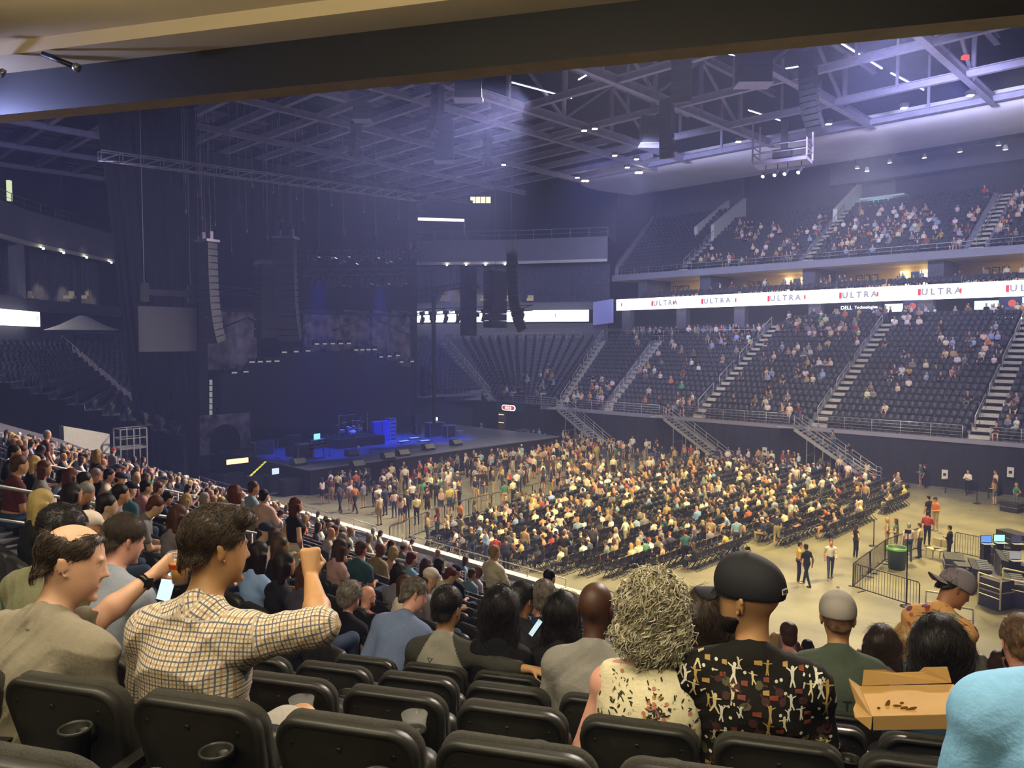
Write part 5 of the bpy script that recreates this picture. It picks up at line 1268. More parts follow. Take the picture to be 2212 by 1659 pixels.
# set: weathered panels, arch pier, dark LED wall with stepped top
sx = -61.0
def sp(x, y): return onX(x, y, sx)
SET = empty('stage_set', (sx, 27, 1.8), label='weathered grey stage set of panels and slanted battens above the screen', cat='stage set')
def under(o):
    o.parent = SET; o.location = tuple(-v for v in SET.location); return o
def set_panel(x0, x1, y0, y1, label, dx=0, mt=None):
    a, b = onX(x0, y1, sx + dx), onX(x1, y0, sx + dx); m = MB(); m.box((sx + dx - .3, a[1], a[2]), (sx + dx, b[1], b[2])); return under(m.build('set_panel', mt or M_setc))
pan = [(447, 482), (484, 508), (511, 553), (660, 742), (745, 800), (806, 842), (845, 886)]
for i, (a, b) in enumerate(pan): set_panel(a, b, 672, 800, f'{ORD[i]} weathered grey set panel from the left above the dark screen', [.0, -.5, -.2, 0, -.4, -.1, -.5][i])
m = MB(); a = sp(440, 668); b = sp(895, 668)
truss_pts = [(sx + .3, a[1], a[2]), (sx + .3, b[1], a[2])]
m.bar(truss_pts[0], truss_pts[1], .35, .3); under(m.build('header_beam', M_gear))
# slanted roof lines on the set
for i, (x0, y0, x1, y1) in enumerate(((475, 710, 535, 686), (535, 686, 562, 700), (720, 715, 800, 682), (800, 682, 885, 725))):
    m = MB(); m.bar(tuple(onX(x0, y0, sx + .05)), tuple(onX(x1, y1, sx + .05)), .12); under(m.build('batten', M_gear))
# left tower of the set with an arch
m = MB(); a = onX(425, 985, -59); b = onX(483, 895, -59)
m.box((-59.4, a[1], 1.6), (-59.0, onX(540, 895, -59)[1], b[2])); pier = m.build('arch_pier', M_setc, label='weathered grey arch block at the left of the stage', cat='stage set')
ca = onX(487, 950, -58.97); ar = [(ca[1] + 1.25 * math.cos(t), ca[2] + 1.25 * math.sin(t)) for t in np.linspace(0, PI, 12)] + [(ca[1] - 1.25, 1.7), (ca[1] + 1.25, 1.7)]
m = MB(); m.slab([(-58.95, y, z) for y, z in ar], .06); m.build('arch_opening', M_skirt, pier)
m = MB(); a = onX(420, 985, -60); b = onX(447, 690, -60); m.box((-60.5, a[1], 0), (-60, b[1], b[2])); m.build('set_tower', M_gear, label='dark scaffold tower at the left of the stage set', cat='tower')
# LED wall
def screen_poly(xs): return [tuple(onX(x, y, -60.2)) for x, y in xs]
poly = [(478, 925), (478, 812), (530, 800), (532, 785), (600, 783), (604, 766), (680, 760), (768, 757), (770, 765), (830, 768), (832, 780), (889, 795), (889, 925)]
m = MB(); m.slab(screen_poly(poly)[::-1], .25); led = m.build('led_wall', M_scr, label='large unlit dark blue screen behind the drum kit', cat='screen')
# ledge lamps along the screen's stepped top: each a small blinder unit
M_unit = mat('blinder_face', rgb('#c9c9c4'), .4, emit=(.8, .8, .75), estr=.25)
k = 0
for (x0, y0, x1, y1, n) in ((505, 804, 530, 802, 2), (543, 781, 597, 779, 4), (613, 760, 664, 757, 3), (683, 742, 752, 741, 5), (768, 755, 808, 754, 4), (822, 770, 858, 767, 3), (866, 781, 889, 780, 2)):
    for q in range(n):
        t = q / max(1, n - 1); p = onX(x0 + (x1 - x0) * t, y0 + (y1 - y0) * t, -59.9); r_ = empty('blinder_lamp', tuple(p), label=f'{ordn(k)} small blinder lamp from the left along the screen top', cat='lamp', group='blinder lamps on the screen top'); k += 1
        MB().box((-.1, -.3, -.12), (.1, .3, .3)).build('housing', M_gear, r_); MB().box((.1, -.22, -.1), (.13, .22, .02)).build('lens', M_unit, r_)
for i in range(6):
    p = onX(455.5, 826 + i * 13.2, -59.4); MB().box((-.05, -.1, -.2), (.05, .1, .2)).build('light_bar', M_unit, loc=tuple(p), label=f'{ORD[i]} white light bar from the top on the left tower', cat='lamp', group='light bars on the left tower')
# black backdrop and drapes
m = MB(); a = onX(395, 900, -66); b = onX(899, 400, -66); m.box((-66.4, onX(318, 600, -66)[1], 0), (-66, b[1], 27)); struct('wall_stage_backdrop', m, mat('stage_backdrop', rgb('#12131b'), .95))
dq = [onX(208, 395, -57), onX(430, 340, -57), onX(432, 935, -57), onX(305, 930, -57)]
m = MB(); vs = []
NC = 36
for i in range(NC + 1):
    u = i / NC; t_ = dq[0] * (1 - u) + dq[1] * u; b_ = dq[3] * (1 - u) + dq[2] * u; o = .18 * math.sin(i * 1.9) + .1 * math.sin(i * .8)
    vs += [(t_[0] + o, t_[1], 27.5), (b_[0] + o, b_[1], 0)]
m.add(vs, [(2 * i, 2 * i + 1, 2 * i + 3, 2 * i + 2) for i in range(NC)]); struct('wall_side_drape', m, mat('side_drape_black', rgb('#0b0b0f'), .95), smooth=True)
# front truss under the roof
def box_truss(p, q, s_, name, label, seg=1.2, mt=None, group=None):
    p = Vector(p); q = Vector(q); d_ = q - p; L = d_.length; d_.normalize(); sd = d_.cross(Vector((0, 0, 1))).normalized() * s_ / 2; up = Vector((0, 0, s_ / 2)); mt = mt or M_alu
    r_ = empty(name, tuple(p), label=label, cat='truss', group=group)
    for a in (-1, 1):
        for b in (-1, 1): MB().bar(sd * a + up * b, sd * a + up * b + d_ * L, .06).build('chord', mt, r_)
    n = int(L / seg); m = MB()
    for i in range(n):
        c0, c1 = d_ * (L * i / n), d_ * (L * (i + 1) / n)
        for a in (-1, 1): m.bar(c0 + sd * a - up, c1 + sd * a + up, .035); 
        m.bar(c0 - sd - up, c1 + sd - up, .035); m.bar(c0 + sd * 1 - up, c0 + sd + up, .035); m.bar(c0 - sd - up, c0 - sd + up, .035)
    o = m.build('lacing', mt, r_); o['kind'] = 'stuff'; return r_
box_truss(onX(215, 336, -49.5), onX(905, 427, -49.5), .55, 'roof_truss', 'long silver box truss across the stage front under the roof')
box_truss(onX(650, 590, -54), onX(890, 585, -54), .5, 'lamp_truss', 'dark lamp truss above the set at mid stage', mt=M_gear)
box_truss(onX(470, 625, -56), onX(560, 632, -56), .5, 'lamp_truss', 'dark lamp truss between the two left speaker arrays', mt=M_gear)
box_truss(onX(640, 545, -53), onX(905, 550, -53), .5, 'lamp_truss', 'dark upper lamp truss with bright specks above the stage', mt=M_gear)
box_truss(onX(860, 676, -48), onX(1148, 665, -44), .45, 'lamp_truss', 'dark lamp truss in front of the lower ribbon board', mt=M_gear)
box_truss(onX(895, 632, -48), onX(1032, 612, -50), .4, 'lamp_truss', 'angled dark truss arm right of the stage', mt=M_gear)
# moving-head lamps
def moving_head(p, label, group, s_=1.0, lens=None):
    r_ = empty('moving_head_lamp', tuple(p), random.uniform(-.6, .6) + 2.2, label=label, cat='lamp', group=group)
    MB().box((-.2 * s_, -.16 * s_, -.12 * s_), (.2 * s_, .16 * s_, .08 * s_)).build('base', M_gear, r_)
    m = MB(); m.box((-.24 * s_, -.06 * s_, -.5 * s_), (-.18 * s_, .06 * s_, -.1 * s_)); m.box((.18 * s_, -.06 * s_, -.5 * s_), (.24 * s_, .06 * s_, -.1 * s_)); m.build('yoke', M_gear, r_)
    m = MB(); m.lathe([(0, -.3), (.14, -.28), (.18, -.05), (.15, .2), (.17, .32), (.0, .32)], (0, 0, -.48 * s_), 10, axis=(0, .35, -1)); m.build('head', M_gear, r_, True)
    m = MB(); m.lathe([(0, .325), (.13, .325)], (0, 0, -.48 * s_), 10, axis=(0, .35, -1)); m.build('lens', lens or mat('lens_glint', rgb('#b8bcd0'), .15, emit=(.7, .75, 1), estr=.5), r_)
for i, x in enumerate((870, 893, 912, 935, 963, 990, 1018, 1045, 1062, 1128)):
    t = (x - 860) / 288; moving_head(np.array(onX(x, 676 - 11 * t + 2, -48 + 4 * t)), f'{ORD[i]} moving head lamp from the left on the truss before the lower ribbon', 'lamps before the lower ribbon', 1.25)
k = 0
for i in range(26):
    x = 664 + i * 9.2; moving_head(onX(x, 545 + 8 * math.sin(i * 1.7), -53.0), f'{ordn(i)} moving head lamp from the left on the upper stage truss', 'lamps on the upper stage truss', .7, mat('lens_bright', (1, 1, 1), .2, emit=(.8, .85, 1), estr=2.2))
for i in range(18):
    moving_head(onX(672 + i * 12.2, 600 + 3 * math.sin(i * 2.1), -54.0), f'{ordn(i)} moving head lamp from the left on the mid stage truss', 'lamps on the mid stage truss', .7)
# main speaker arrays of the show
line_array('show_line_array', tuple(onX(617, 518, -47)), 16, 1.5, .42, .9, PI + .62, .06, 'tall curved black speaker array at centre left of the stage', group='show speaker arrays')
line_array('show_line_array', tuple(onX(447, 525, -48)), 15, 1.3, .42, .8, PI + .2, .05, 'tall speaker array at far left above the grey square', group='show speaker arrays')
line_array('show_line_array', tuple(onX(1107, 550, -46)), 15, 1.25, .44, .8, 2.2, .085, 'tall curved speaker array right of the stage lamps', group='show speaker arrays')
for i, (x0, x1, y0, y1, X, lb) in enumerate(((556, 606, 575, 730, -50, 'tall subwoofer hang beside the centre left array'), (1053, 1086, 588, 708, -48, 'subwoofer hang beside the right array'))):
    a = onX(x0, y1, X); b = onX(x1, y0, X); r_ = empty('subwoofer_hang', (X, (a[1] + b[1]) / 2, a[2]), label=lb, cat='speaker', group='subwoofer hangs'); hy = abs(b[1] - a[1]) / 2; hh = b[2] - a[2]; n = 8
    for q in range(n):
        o = MB().box((-.5, -hy, hh * q / n + .02), (.5, hy, hh * (q + 1) / n - .02)).build('cabinet', M_spk, r_); MB().box((.5, -hy * .9, hh * q / n + .06), (.52, hy * .9, hh * (q + 1) / n - .06)).build('grille', M_spk2, o)
    MB().box((-.4, -hy, hh), (.4, hy, hh + .3)).build('fly_frame', M_steel, r_); MB().tube([(0, 0, hh), (0, 0, hh + 9)], .02, 4).build('chain', M_steel, r_)
# hoist chains with motors
M_motor = mat('hoist_motor', rgb('#6b4038'), .5)
k = 0
for i, x in enumerate((396, 402, 428, 432, 436, 444, 450, 465, 500, 516, 533, 545, 570, 577, 590, 607, 627, 640, 656, 690, 716, 742, 768, 785, 812, 838, 860, 885)):
    X = -49 - (i * 5 % 9); yb = 400 + (i * 37 % 11) * 14; ztop = 27.6; p0 = onX(x, yb, X)
    r_ = empty('hoist_chain', tuple(p0), label=f'{ordn(i)} hoist chain from the left hanging over the stage', cat='chain', group='hoist chains over the stage')
    MB().tube([(0, 0, 0), (0, 0, max(.5, ztop - p0[2]))], .022, 4).build('chain', M_steel, r_)
    if i % 3 == 0: MB().cbox((0, 0, -.15), (.25, .25, .5)).build('motor', M_motor if i % 2 else M_gear, r_)
    else: MB().cbox((0, 0, -.05), (.1, .1, .2)).build('hook', M_steel, r_)
    MB().tube([(0, 0, -.2), (0, 0, -(p0[2] - 17.5) if p0[2] > 18 else -.6)], .014, 4).build('lower_chain', M_gear, r_)
# grey square projection cloth at left with its frame
a = onX(299, 760, -52); b = onX(421, 665, -52); r_ = empty('side_screen', (-52, a[1], a[2]), label='blank grey square side screen hanging left of the stage', cat='screen')
wy, hz = b[1] - a[1], b[2] - a[2]
MB().box((0, 0, 0), (.12, wy, hz)).build('panel', mat('grey_cloth', rgb('#4c4c54'), .9, var=.04), r_); MB().bar((.06, .4, hz + .9), (.06, wy - .2, hz + .9), .35, .4).build('truss_bar', M_gear, r_)
for y in (.45, wy - .3): MB().box((-.1, y - .2, hz + .3), (.3, y + .2, hz + 1.5)).build('hoist', M_gear, r_); MB().tube([(.06, y, hz + 1.5), (.06, y, hz + 13.4)], .025, 4).build('chain', M_steel, r_)
# vertical cable and mast right of stage
for i, (x, y0, y1, X, lb) in enumerate(((1012, 575, 725, -49, 'dark vertical lamp mast before the right subwoofers'), (918, 790, 855, -58, 'small dark lamp column before the far seats'), (938, 640, 925, -50, 'black cable bundle falling to the stage right floor'))):
    a = onX(x, y1, X); b = onX(x, y0, X); m = MB(); w_ = (.5, .35, .12)[i]; m.box((X - w_, a[1] - w_, a[2]), (X + w_, a[1] + w_, b[2])); o = m.build('lamp_mast', M_gear, label=lb, cat='mast')
    if i < 2:
        for q in range(5): MB().cbox((X + w_ + .1, a[1] + (.3 if q % 2 else -.3), a[2] + (b[2] - a[2]) * (q + .5) / 5), (.4, .5, .35)).build('fixture', M_gear, o)
# ---- backline
def stg(x, y): return onZ(x, y, SZ)
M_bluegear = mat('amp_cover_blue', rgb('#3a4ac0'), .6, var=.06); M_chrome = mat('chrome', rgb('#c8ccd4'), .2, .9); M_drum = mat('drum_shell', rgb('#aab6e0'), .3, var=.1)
# drum riser and kit
p = stg(738, 970); q = stg(800, 985)
rc_ = (-54.6, 36.4)
m = MB(); m.box((rc_[0] - 1.6, rc_[1] - 2.0, SZ), (rc_[0] + 1.6, rc_[1] + 2.6, SZ + .75)); m.build('drum_riser', M_gear, label='black drum riser at centre stage', cat='riser')
dk = empty('drum_kit', (rc_[0], rc_[1] + .1, SZ + .75), label='drum kit with many cymbals lit blue on the riser', cat='drum kit')
def drum(m_, c, r, h, ax=(0, 0, 1)): m_.lathe([(0, 0), (r, 0), (r, .02), (r * .98, .03), (r * .98, h - .03), (r, h - .02), (r, h), (0, h)], c, 14, axis=ax)
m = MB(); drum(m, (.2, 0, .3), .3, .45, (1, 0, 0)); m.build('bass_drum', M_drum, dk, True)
for i, (x, y, z, r) in enumerate(((-.1, -.6, .45, .2), (-.5, .5, .5, .19), (.25, -.28, .72, .15), (.25, .28, .72, .16), (.0, .8, .45, .22), (-.1, 1.15, .5, .2), (.3, .75, .85, .13))):
    m = MB(); drum(m, (x, y, z - .1), r, .24, (.15, 0, 1)); m.build('tom', M_drum, dk, True); MB().tube([(x, y, 0), (x, y, z - .05)], .02, 5).build('stand', M_chrome, dk)
for i, (x, y, z, r) in enumerate(((.4, -.8, 1.25, .25), (.4, .1, 1.35, .22), (.3, .7, 1.3, .26), (-.1, 1.4, 1.15, .24), (-.3, -1.0, 1.0, .18), (.0, 1.2, 1.55, .2))):
    m = MB(); m.lathe([(0, .03), (.06, .025), (r, 0), (0, -.004)], (x, y, z), 14, axis=(.25, .1 * (i - 2), 1)); m.build('cymbal', M_chrome, dk, True); MB().tube([(x, y, 0), (x, y, z)], .015, 5).build('stand', M_chrome, dk)
m = MB(); 
for y in (-1.3, 1.5): m.tube([(.5, y, 0), (.5, y, 1.9)], .03, 5)
m.tube([(.5, -1.3, 1.85), (.5, .2, 1.85)], .03, 5); m.build('rack', M_chrome, dk)
MB().lathe([(0, .52), (.17, .5), (.17, .42), (0, .42)], (-.8, 0, 0), 12).build('stool', M_gear, dk)
# blue covered amp stack + rack
def gear_box(name, x, y, w_, d_, h_, mt, label, cat, rz=0, edges=False, z=SZ):
    p = onZ(x, y, z); r_ = empty(name, tuple(p), rz, label=label, cat=cat); MB().box((-d_ / 2, -w_ / 2, 0), (d_ / 2, w_ / 2, h_)).build('body', mt, r_)
    if edges:
        m = MB()
        for sy in (-1, 1):
            for sx_ in (-1, 1): m.bar((sx_ * d_ / 2, sy * w_ / 2, 0), (sx_ * d_ / 2, sy * w_ / 2, h_), .06)
            for z_ in (0.03, h_): m.bar((-d_ / 2, sy * w_ / 2, z_), (d_ / 2, sy * w_ / 2, z_), .06)
        for z_ in (.03, h_):
            for sx_ in (-1, 1): m.bar((sx_ * d_ / 2, -w_ / 2, z_), (sx_ * d_ / 2, w_ / 2, z_), .06)
        o = m.build('metal_edges', M_edge, r_); o['kind'] = 'stuff'
    return r_
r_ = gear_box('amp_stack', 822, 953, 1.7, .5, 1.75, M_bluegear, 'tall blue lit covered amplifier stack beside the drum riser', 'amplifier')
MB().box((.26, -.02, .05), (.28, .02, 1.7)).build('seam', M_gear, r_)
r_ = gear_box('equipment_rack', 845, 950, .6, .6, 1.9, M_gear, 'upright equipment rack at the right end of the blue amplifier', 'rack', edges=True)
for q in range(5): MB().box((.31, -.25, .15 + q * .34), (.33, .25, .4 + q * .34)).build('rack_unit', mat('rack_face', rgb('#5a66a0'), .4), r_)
gear_box('road_case', 566, 983, 1.5, .9, 1.05, M_case, 'silver edged road case on stage left', 'case', edges=True)
gear_box('road_case', 655, 992, 1.3, .8, 1.15, M_case, 'blue lit road case under the keyboards', 'case', edges=True)
gear_box('speaker_cabinet', 635, 985, 1.0, .7, 1.6, M_gear, 'dark speaker cabinet left of the keyboards', 'speaker')
gear_box('road_case', 938, 943, 1.6, .8, 1.3, M_case, 'open frame case at stage right', 'case', edges=True)
gear_box('speaker_cabinet', 900, 938, .7, .6, 1.8, M_gear, 'slim upright cabinet lit blue behind stage right', 'speaker')
gear_box('road_case', 970, 945, 1.0, .7, 1.1, M_case, 'metal equipment frame at the right end of the stage', 'case', edges=True)
gear_box('side_bench', 993, 942, .8, .4, .5, M_edge, 'low bench at the right end of the stage', 'bench')
for i, (x, y) in enumerate(((645, 1005), (760, 985), (772, 1010), (838, 992), (870, 985), (925, 972), (985, 962))):
    p = stg(x, y); r_ = empty('stage_monitor', tuple(p), 0, label=f'{ORD[i]} wedge monitor from the left along the stage front', cat='speaker', group='wedge monitors')
    m = MB(); prof = [(-.35, 0), (.35, 0), (.35, .18), (.1, .5), (-.35, .5)]; m.add([(x_, -.45, z_) for x_, z_ in prof] + [(x_, .45, z_) for x_, z_ in prof], [(4, 3, 2, 1, 0), (5, 6, 7, 8, 9)] + [(k, (k + 1) % 5, 5 + (k + 1) % 5, 5 + k) for k in range(5)]); m.build('cabinet', M_gear, r_)
    m = MB(); m.slab([(-.33, -.4, .505), (.09, -.4, .505), (.09, .4, .505), (-.33, .4, .505)], .01); m.build('grille', M_spk2, r_)
# keyboards
kb = empty('keyboard_rig', tuple(stg(688, 990)), .25, label='stack of keyboards on a stand lit bright blue', cat='keyboard')
for z, dy in ((.78, 0), (1.05, .05), (1.3, .1)):
    o = MB().box((-.2, -.75 + dy, z), (.2, .75 - dy, z + .1)).build('keyboard', M_case, kb); MB().box((-.19, -.7 + dy, z + .1), (.02, .7 - dy, z + .115)).build('keys', mat('keys_white', rgb('#dfe2ea'), .4), o)
for s_ in (-1, 1): MB().bar((0, s_ * .6, 0), (0, s_ * .4, 1.3), .05).build('stand_leg', M_chrome, kb)
MB().box((-.05, -.4, 1.45), (0, .2, 1.85)).build('screen', mat('key_screen', (.1, .3, .6), .3, emit=(.2, .55, 1.0), estr=1.5), kb)
MB().lathe([(0, .5), (.18, .5), (.18, .42), (0, .42)], (-.7, 0, 0), 12).build('stool', M_gear, kb)
# mic stands, guitar, pedals
for i, (x, y) in enumerate(((600, 990), (712, 985), (768, 968), (800, 978), (868, 958), (905, 955))):
    p = stg(x, y); r_ = empty('microphone_stand', tuple(p), random.uniform(0, 6), label=f'{ORD[i]} microphone stand from the left on the stage', cat='microphone stand', group='microphone stands on stage')
    MB().lathe([(0, .03), (.16, .025), (.17, 0)], (0, 0, 0), 10).build('base', M_gear, r_); MB().tube([(0, 0, 0), (0, 0, 1.3), (.35, 0, 1.5)], .015, 5).build('pole', M_chrome, r_); MB().lathe([(0, 0), (.03, .01), (.035, .06), (0, .1)], (.35, 0, 1.5), 8).build('microphone', M_gear, r_)
for i, (x, y) in enumerate(((872, 955), (895, 948), (918, 954))):
    p = stg(x, y); m = MB(); m.box((-.25, -.5, 0), (.25, .5, .09)); o = m.build('pedal_board', M_gear, loc=tuple(p), label=f'{ORD[i]} pedal board from the left on the blue stage floor', cat='pedal board', group='pedal boards'); MB().box((-.2, -.45, .09), (.2, .45, .12)).build('pedals', mat('pedal_light', (.4, .5, .8), .3, emit=(.3, .5, 1), estr=.6), o)
p = stg(775, 975); gt = empty('electric_guitar', tuple(p), .4, label='guitar standing before the drum riser', cat='guitar')
m = MB(); m.lathe([(0, -.03), (.16, -.03), (.18, 0), (.16, .03), (0, .03)], (0, 0, .3), 14, axis=(1, 0, .2)); m.build('body', mat('guitar_wood', rgb('#c8b28a'), .3), gt, True); MB().bar((0, 0, .42), (-.15, 0, 1.05), .05, .03).build('neck', M_gear, gt); MB().tube([(0, -.15, 0), (-.1, 0, .3), (0, .15, 0)], .015, 5).build('stand', M_chrome, gt)
# work lamp at stage right, yellow stair nosing, cabin at stage left
p = onX(941, 905, -56); MB().cbox(tuple(p), (.25, .25, .25)).build('work_lamp', M_lamp, label='small glaring work lamp behind stage right', cat='lamp')
a = onX(541, 1028, -47.5); b = onX(575, 996, -50)
for i in range(6):
    u0, u1 = i / 6, (i + .75) / 6; m = MB(); m.bar(tuple(a * (1 - u0) + b * u0), tuple(a * (1 - u1) + b * u1), .12, .05); m.build('stair_nosing', mat('nosing_yellow', rgb('#d8d02a'), .5, emit=(.75, .7, .05), estr=.5), label=f'{ORD[i]} yellow stair edge from the bottom beside the stage', cat='stair edge', group='yellow stair edges')
# side-stage work area: tables and cases
gear_box('tech_desk', 515, 1012, 2.2, 1.2, 1.2, M_gear, 'dark technician desk at stage left', 'desk', z=0)
p = onX(513, 996, -52); m = MB(); m.cbox(tuple(p), (.1, 1.6, .35)); m.build('desk_lamp', mat('desk_glow', (1, .8, .5), .4, emit=(1, .72, .42), estr=1.2), label='warm lit strip over the technician desk at stage left', cat='lamp')
p = onX(595, 1018, -48.5); m = MB(); m.cbox(tuple(p), (.06, .5, .4)); m.build('side_monitor', mat('mon_glow', (.5, .6, .7), .4, emit=(.55, .65, .8), estr=.9), label='small lit monitor beside the stage corner', cat='screen')
for i, (x, y) in enumerate(((560, 1060), (600, 1060), (630, 1068), (500, 1055))):
    gear_box('black_barrier_case', x, y, 1.6, .9, 1.1, M_gear, f'{ORD[i]} black case from the left along the stage side', 'case', z=0)
# landing frame at stage left
p = onX(282, 968, -52); r_ = empty('stair_landing_frame', tuple(p), 0, label='pale metal landing frame beside the near stand end', cat='staircase')
for y in (-.8, 0, .8):
    for x in (-.6, .6): MB().bar((x, y, -2.5), (x, y, 1.3), .07).build('post', M_rail, r_)
for z in (.1, .7, 1.3):
    for x in (-.6, .6): MB().bar((x, -.8, z), (x, .8, z), .05).build('rail', M_rail, r_)
    for y in (-.8, .8): MB().bar((-.6, y, z), (.6, y, z), .05).build('rail', M_rail, r_)
MB().box((-.6, -.8, 0), (.6, .8, .08)).build('landing', M_rail, r_)
# ------------------------------------------------------------------ prints on shirts: small flat shapes laid on the cloth
from mathutils.bvhtree import BVHTree
def print_on(key, shapes, mats, name='shirt_print', lift=.0022):
    V, F, so, me = HS[key][1]['shirt']; info = HS[key][1]; Rt = info['Rt']; H = info['H']
    bv = BVHTree.FromPolygons([tuple(v) for v in V], [tuple(f) for f in F])
    m = MB()
    for poly, mi in shapes:
        pts = []
        for (u, v) in poly:
            o = H + Rt @ np.array([u, -.6, v]); hit = bv.ray_cast(Vector(o), Vector(Rt @ np.array([0, 1.0, 0])))
            if hit[0] is None: pts = None; break
            pts.append(hit[0] + hit[1] * lift)
        if pts and len(pts) > 2: m.add(pts, [tuple(range(len(pts)))], mi)
    o = m.build(name, mats, so); o['kind'] = 'stuff'; return o
def ell(u, v, a, b, rot=0, n=8): c, s = math.cos(rot), math.sin(rot); return [(u + a * math.cos(t) * c - b * math.sin(t) * s, v + a * math.cos(t) * s + b * math.sin(t) * c) for t in np.linspace(0, 2 * PI, n, endpoint=False)]
def limb(u, v, ang, l, w_): c, s = math.cos(ang), math.sin(ang); return [(u - s * w_, v + c * w_), (u + s * w_, v - c * w_), (u + c * l + s * w_ * .6, v + s * l - c * w_ * .6), (u + c * l - s * w_ * .6, v + s * l + c * w_ * .6)]
rr = random.Random(3)
def figure(u, v, s, mi):
    k = []; tilt = rr.uniform(-.3, .3)
    k.append((ell(u + .0 + tilt * .02 * s, v + .034 * s, .007 * s, .008 * s), mi)); k.append((limb(u, v + .028 * s, -PI / 2 + tilt * .3, .03 * s, .008 * s), mi))
    for a in (rr.uniform(-.2, 1.0), PI - rr.uniform(-.2, 1.2)): k.append((limb(u, v + .022 * s, a, .026 * s, .0035 * s), mi))
    for a in (-PI / 2 + rr.uniform(.1, .6), -PI / 2 - rr.uniform(.1, .6)): k.append((limb(u, v, a, .034 * s, .0045 * s), mi))
    return k
PR = [mat('print_cream', rgb('#cdbf92'), .8), mat('print_gold', rgb('#a98a4a'), .8), mat('print_brick', rgb('#7a3620'), .8), mat('print_white', rgb('#d6d2c4'), .8), mat('print_brown', rgb('#42201a'), .8), mat('print_olive', rgb('#4c4a2c'), .8)]
sh = []
for i in range(18):
    for j in range(17):
        u = -.30 + .035 * i + rr.uniform(-.012, .012) + (.02 if j % 2 else 0); v = -.05 + .036 * j + rr.uniform(-.012, .012); q = rr.random()
        if q < .30: sh += figure(u, v, rr.uniform(.55, 1.0), rr.choice((0, 0, 1, 3)))
        elif q < .42: sh.append((ell(u, v, .006, .006), 3))
        elif q < .55: w_ = rr.uniform(.008, .016); sh.append(([(u - w_, v - .007), (u + w_, v - .009), (u + w_, v + .008), (u - w_, v + .006)], rr.choice((2, 2, 1))))
        elif q < .72: sh.append((ell(u, v, rr.uniform(.014, .026), rr.uniform(.012, .022), rr.random() * 3, 7), rr.choice((4, 4, 5)))); sh.append((limb(u, v, rr.random() * 6, .03, .004), 4))
        elif q < .82: sh.append((limb(u, v, rr.random() * 6, .018, .003), rr.choice((0, 3)))); sh.append((ell(u, v, .004, .005), 3))
print_on('cap', sh, PR)
FL = [mat('leaf_green', rgb('#3a3a26'), .8), mat('flower_pink', rgb('#b8705a'), .8), mat('flower_gold', rgb('#b48a3a'), .8), mat('leaf_black', rgb('#221d16'), .8)]
sh = []
for (cu, cv, n, sp) in ((.04, .36, 70, .05), (-.19, .28, 70, .045), (.03, .30, 50, .05), (.19, .10, 60, .05), (-.05, .18, 12, .05), (-.2, .17, 40, .04), (-.1, .42, 16, .05), (.15, .40, 10, .05)):
    for i in range(int(n * 1.6)):
        u = cu + rr.gauss(0, sp * .5); v = cv + rr.gauss(0, sp); q = rr.random()
        if q < .8: sh.append((ell(u, v, rr.uniform(.007, .012), rr.uniform(.0026, .0042), rr.random() * 6, 6), rr.choice((0, 3, 3))))
        else: sh.append((ell(u, v, .008, .007, 0, 7), rr.choice((1, 1, 2))))
for i in range(260): sh.append((ell(rr.uniform(-.26, .26), rr.uniform(-.05, .5), .0055, .0016, rr.random() * 6, 5), rr.choice((0, 3, 3, 2))))
print_on('curly', sh, FL)
OP = [mat('print_plum', rgb('#6e3a52'), .8), mat('print_sage', rgb('#8aa37c'), .8), mat('print_salmon', rgb('#b5624a'), .8)]
sh = []
for i in range(34):
    u, v = rr.uniform(-.25, .25), rr.uniform(-.02, .5); a = rr.uniform(.014, .03); sh.append((ell(u, v, a, a * .6, rr.random() * 3, 9), rr.choice((0, 0, 1, 2)))); sh.append((ell(u, v, a * .5, a * .3, rr.random(), 7), rr.choice((1, 2))))
print_on('orange', sh, OP)
# chest emblem on the raglan back and letters on the green tee
lg = mat('print_ink', rgb('#26251f'), .8)
print_on('raglan', [([(-.05 - .022, .43), (-.05 - .012, .43), (-.05, .405), (-.05, .395)], 0), ([(-.05 + .022, .43), (-.05, .395), (-.05, .405), (-.05 + .012, .43)], 0), (ell(-.05, .427, .005, .004), 0)] + [([(-.072 + .008 * i, .383), (-.066 + .008 * i, .383), (-.066 + .008 * i, .388), (-.072 + .008 * i, .388)], 0) for i in range(6)], [lg], 'emblem')
def seg(u0, v0, u1, v1, w_=.006):
    d_ = math.hypot(u1 - u0, v1 - v0); nx, ny = -(v1 - v0) / d_ * w_, (u1 - u0) / d_ * w_; return [(u0 + nx, v0 + ny), (u0 - nx, v0 - ny), (u1 - nx, v1 - ny), (u1 + nx, v1 + ny)]
tA = []
for (a, b, c, d_) in ((.0, .30, .05, .30), (.025, .30, .025, .23), (.06, .23, .085, .30), (.085, .30, .11, .23), (.07, .255, .10, .255)):
    for k in range(4): t0, t1 = k / 4, (k + 1) / 4; tA.append((seg(a + (c - a) * t0, b + (d_ - b) * t0, a + (c - a) * t1, b + (d_ - b) * t1), 0))
print_on('greycap', tA, [mat('print_teal_dark', rgb('#1f2a28'), .8)], 'lettering')
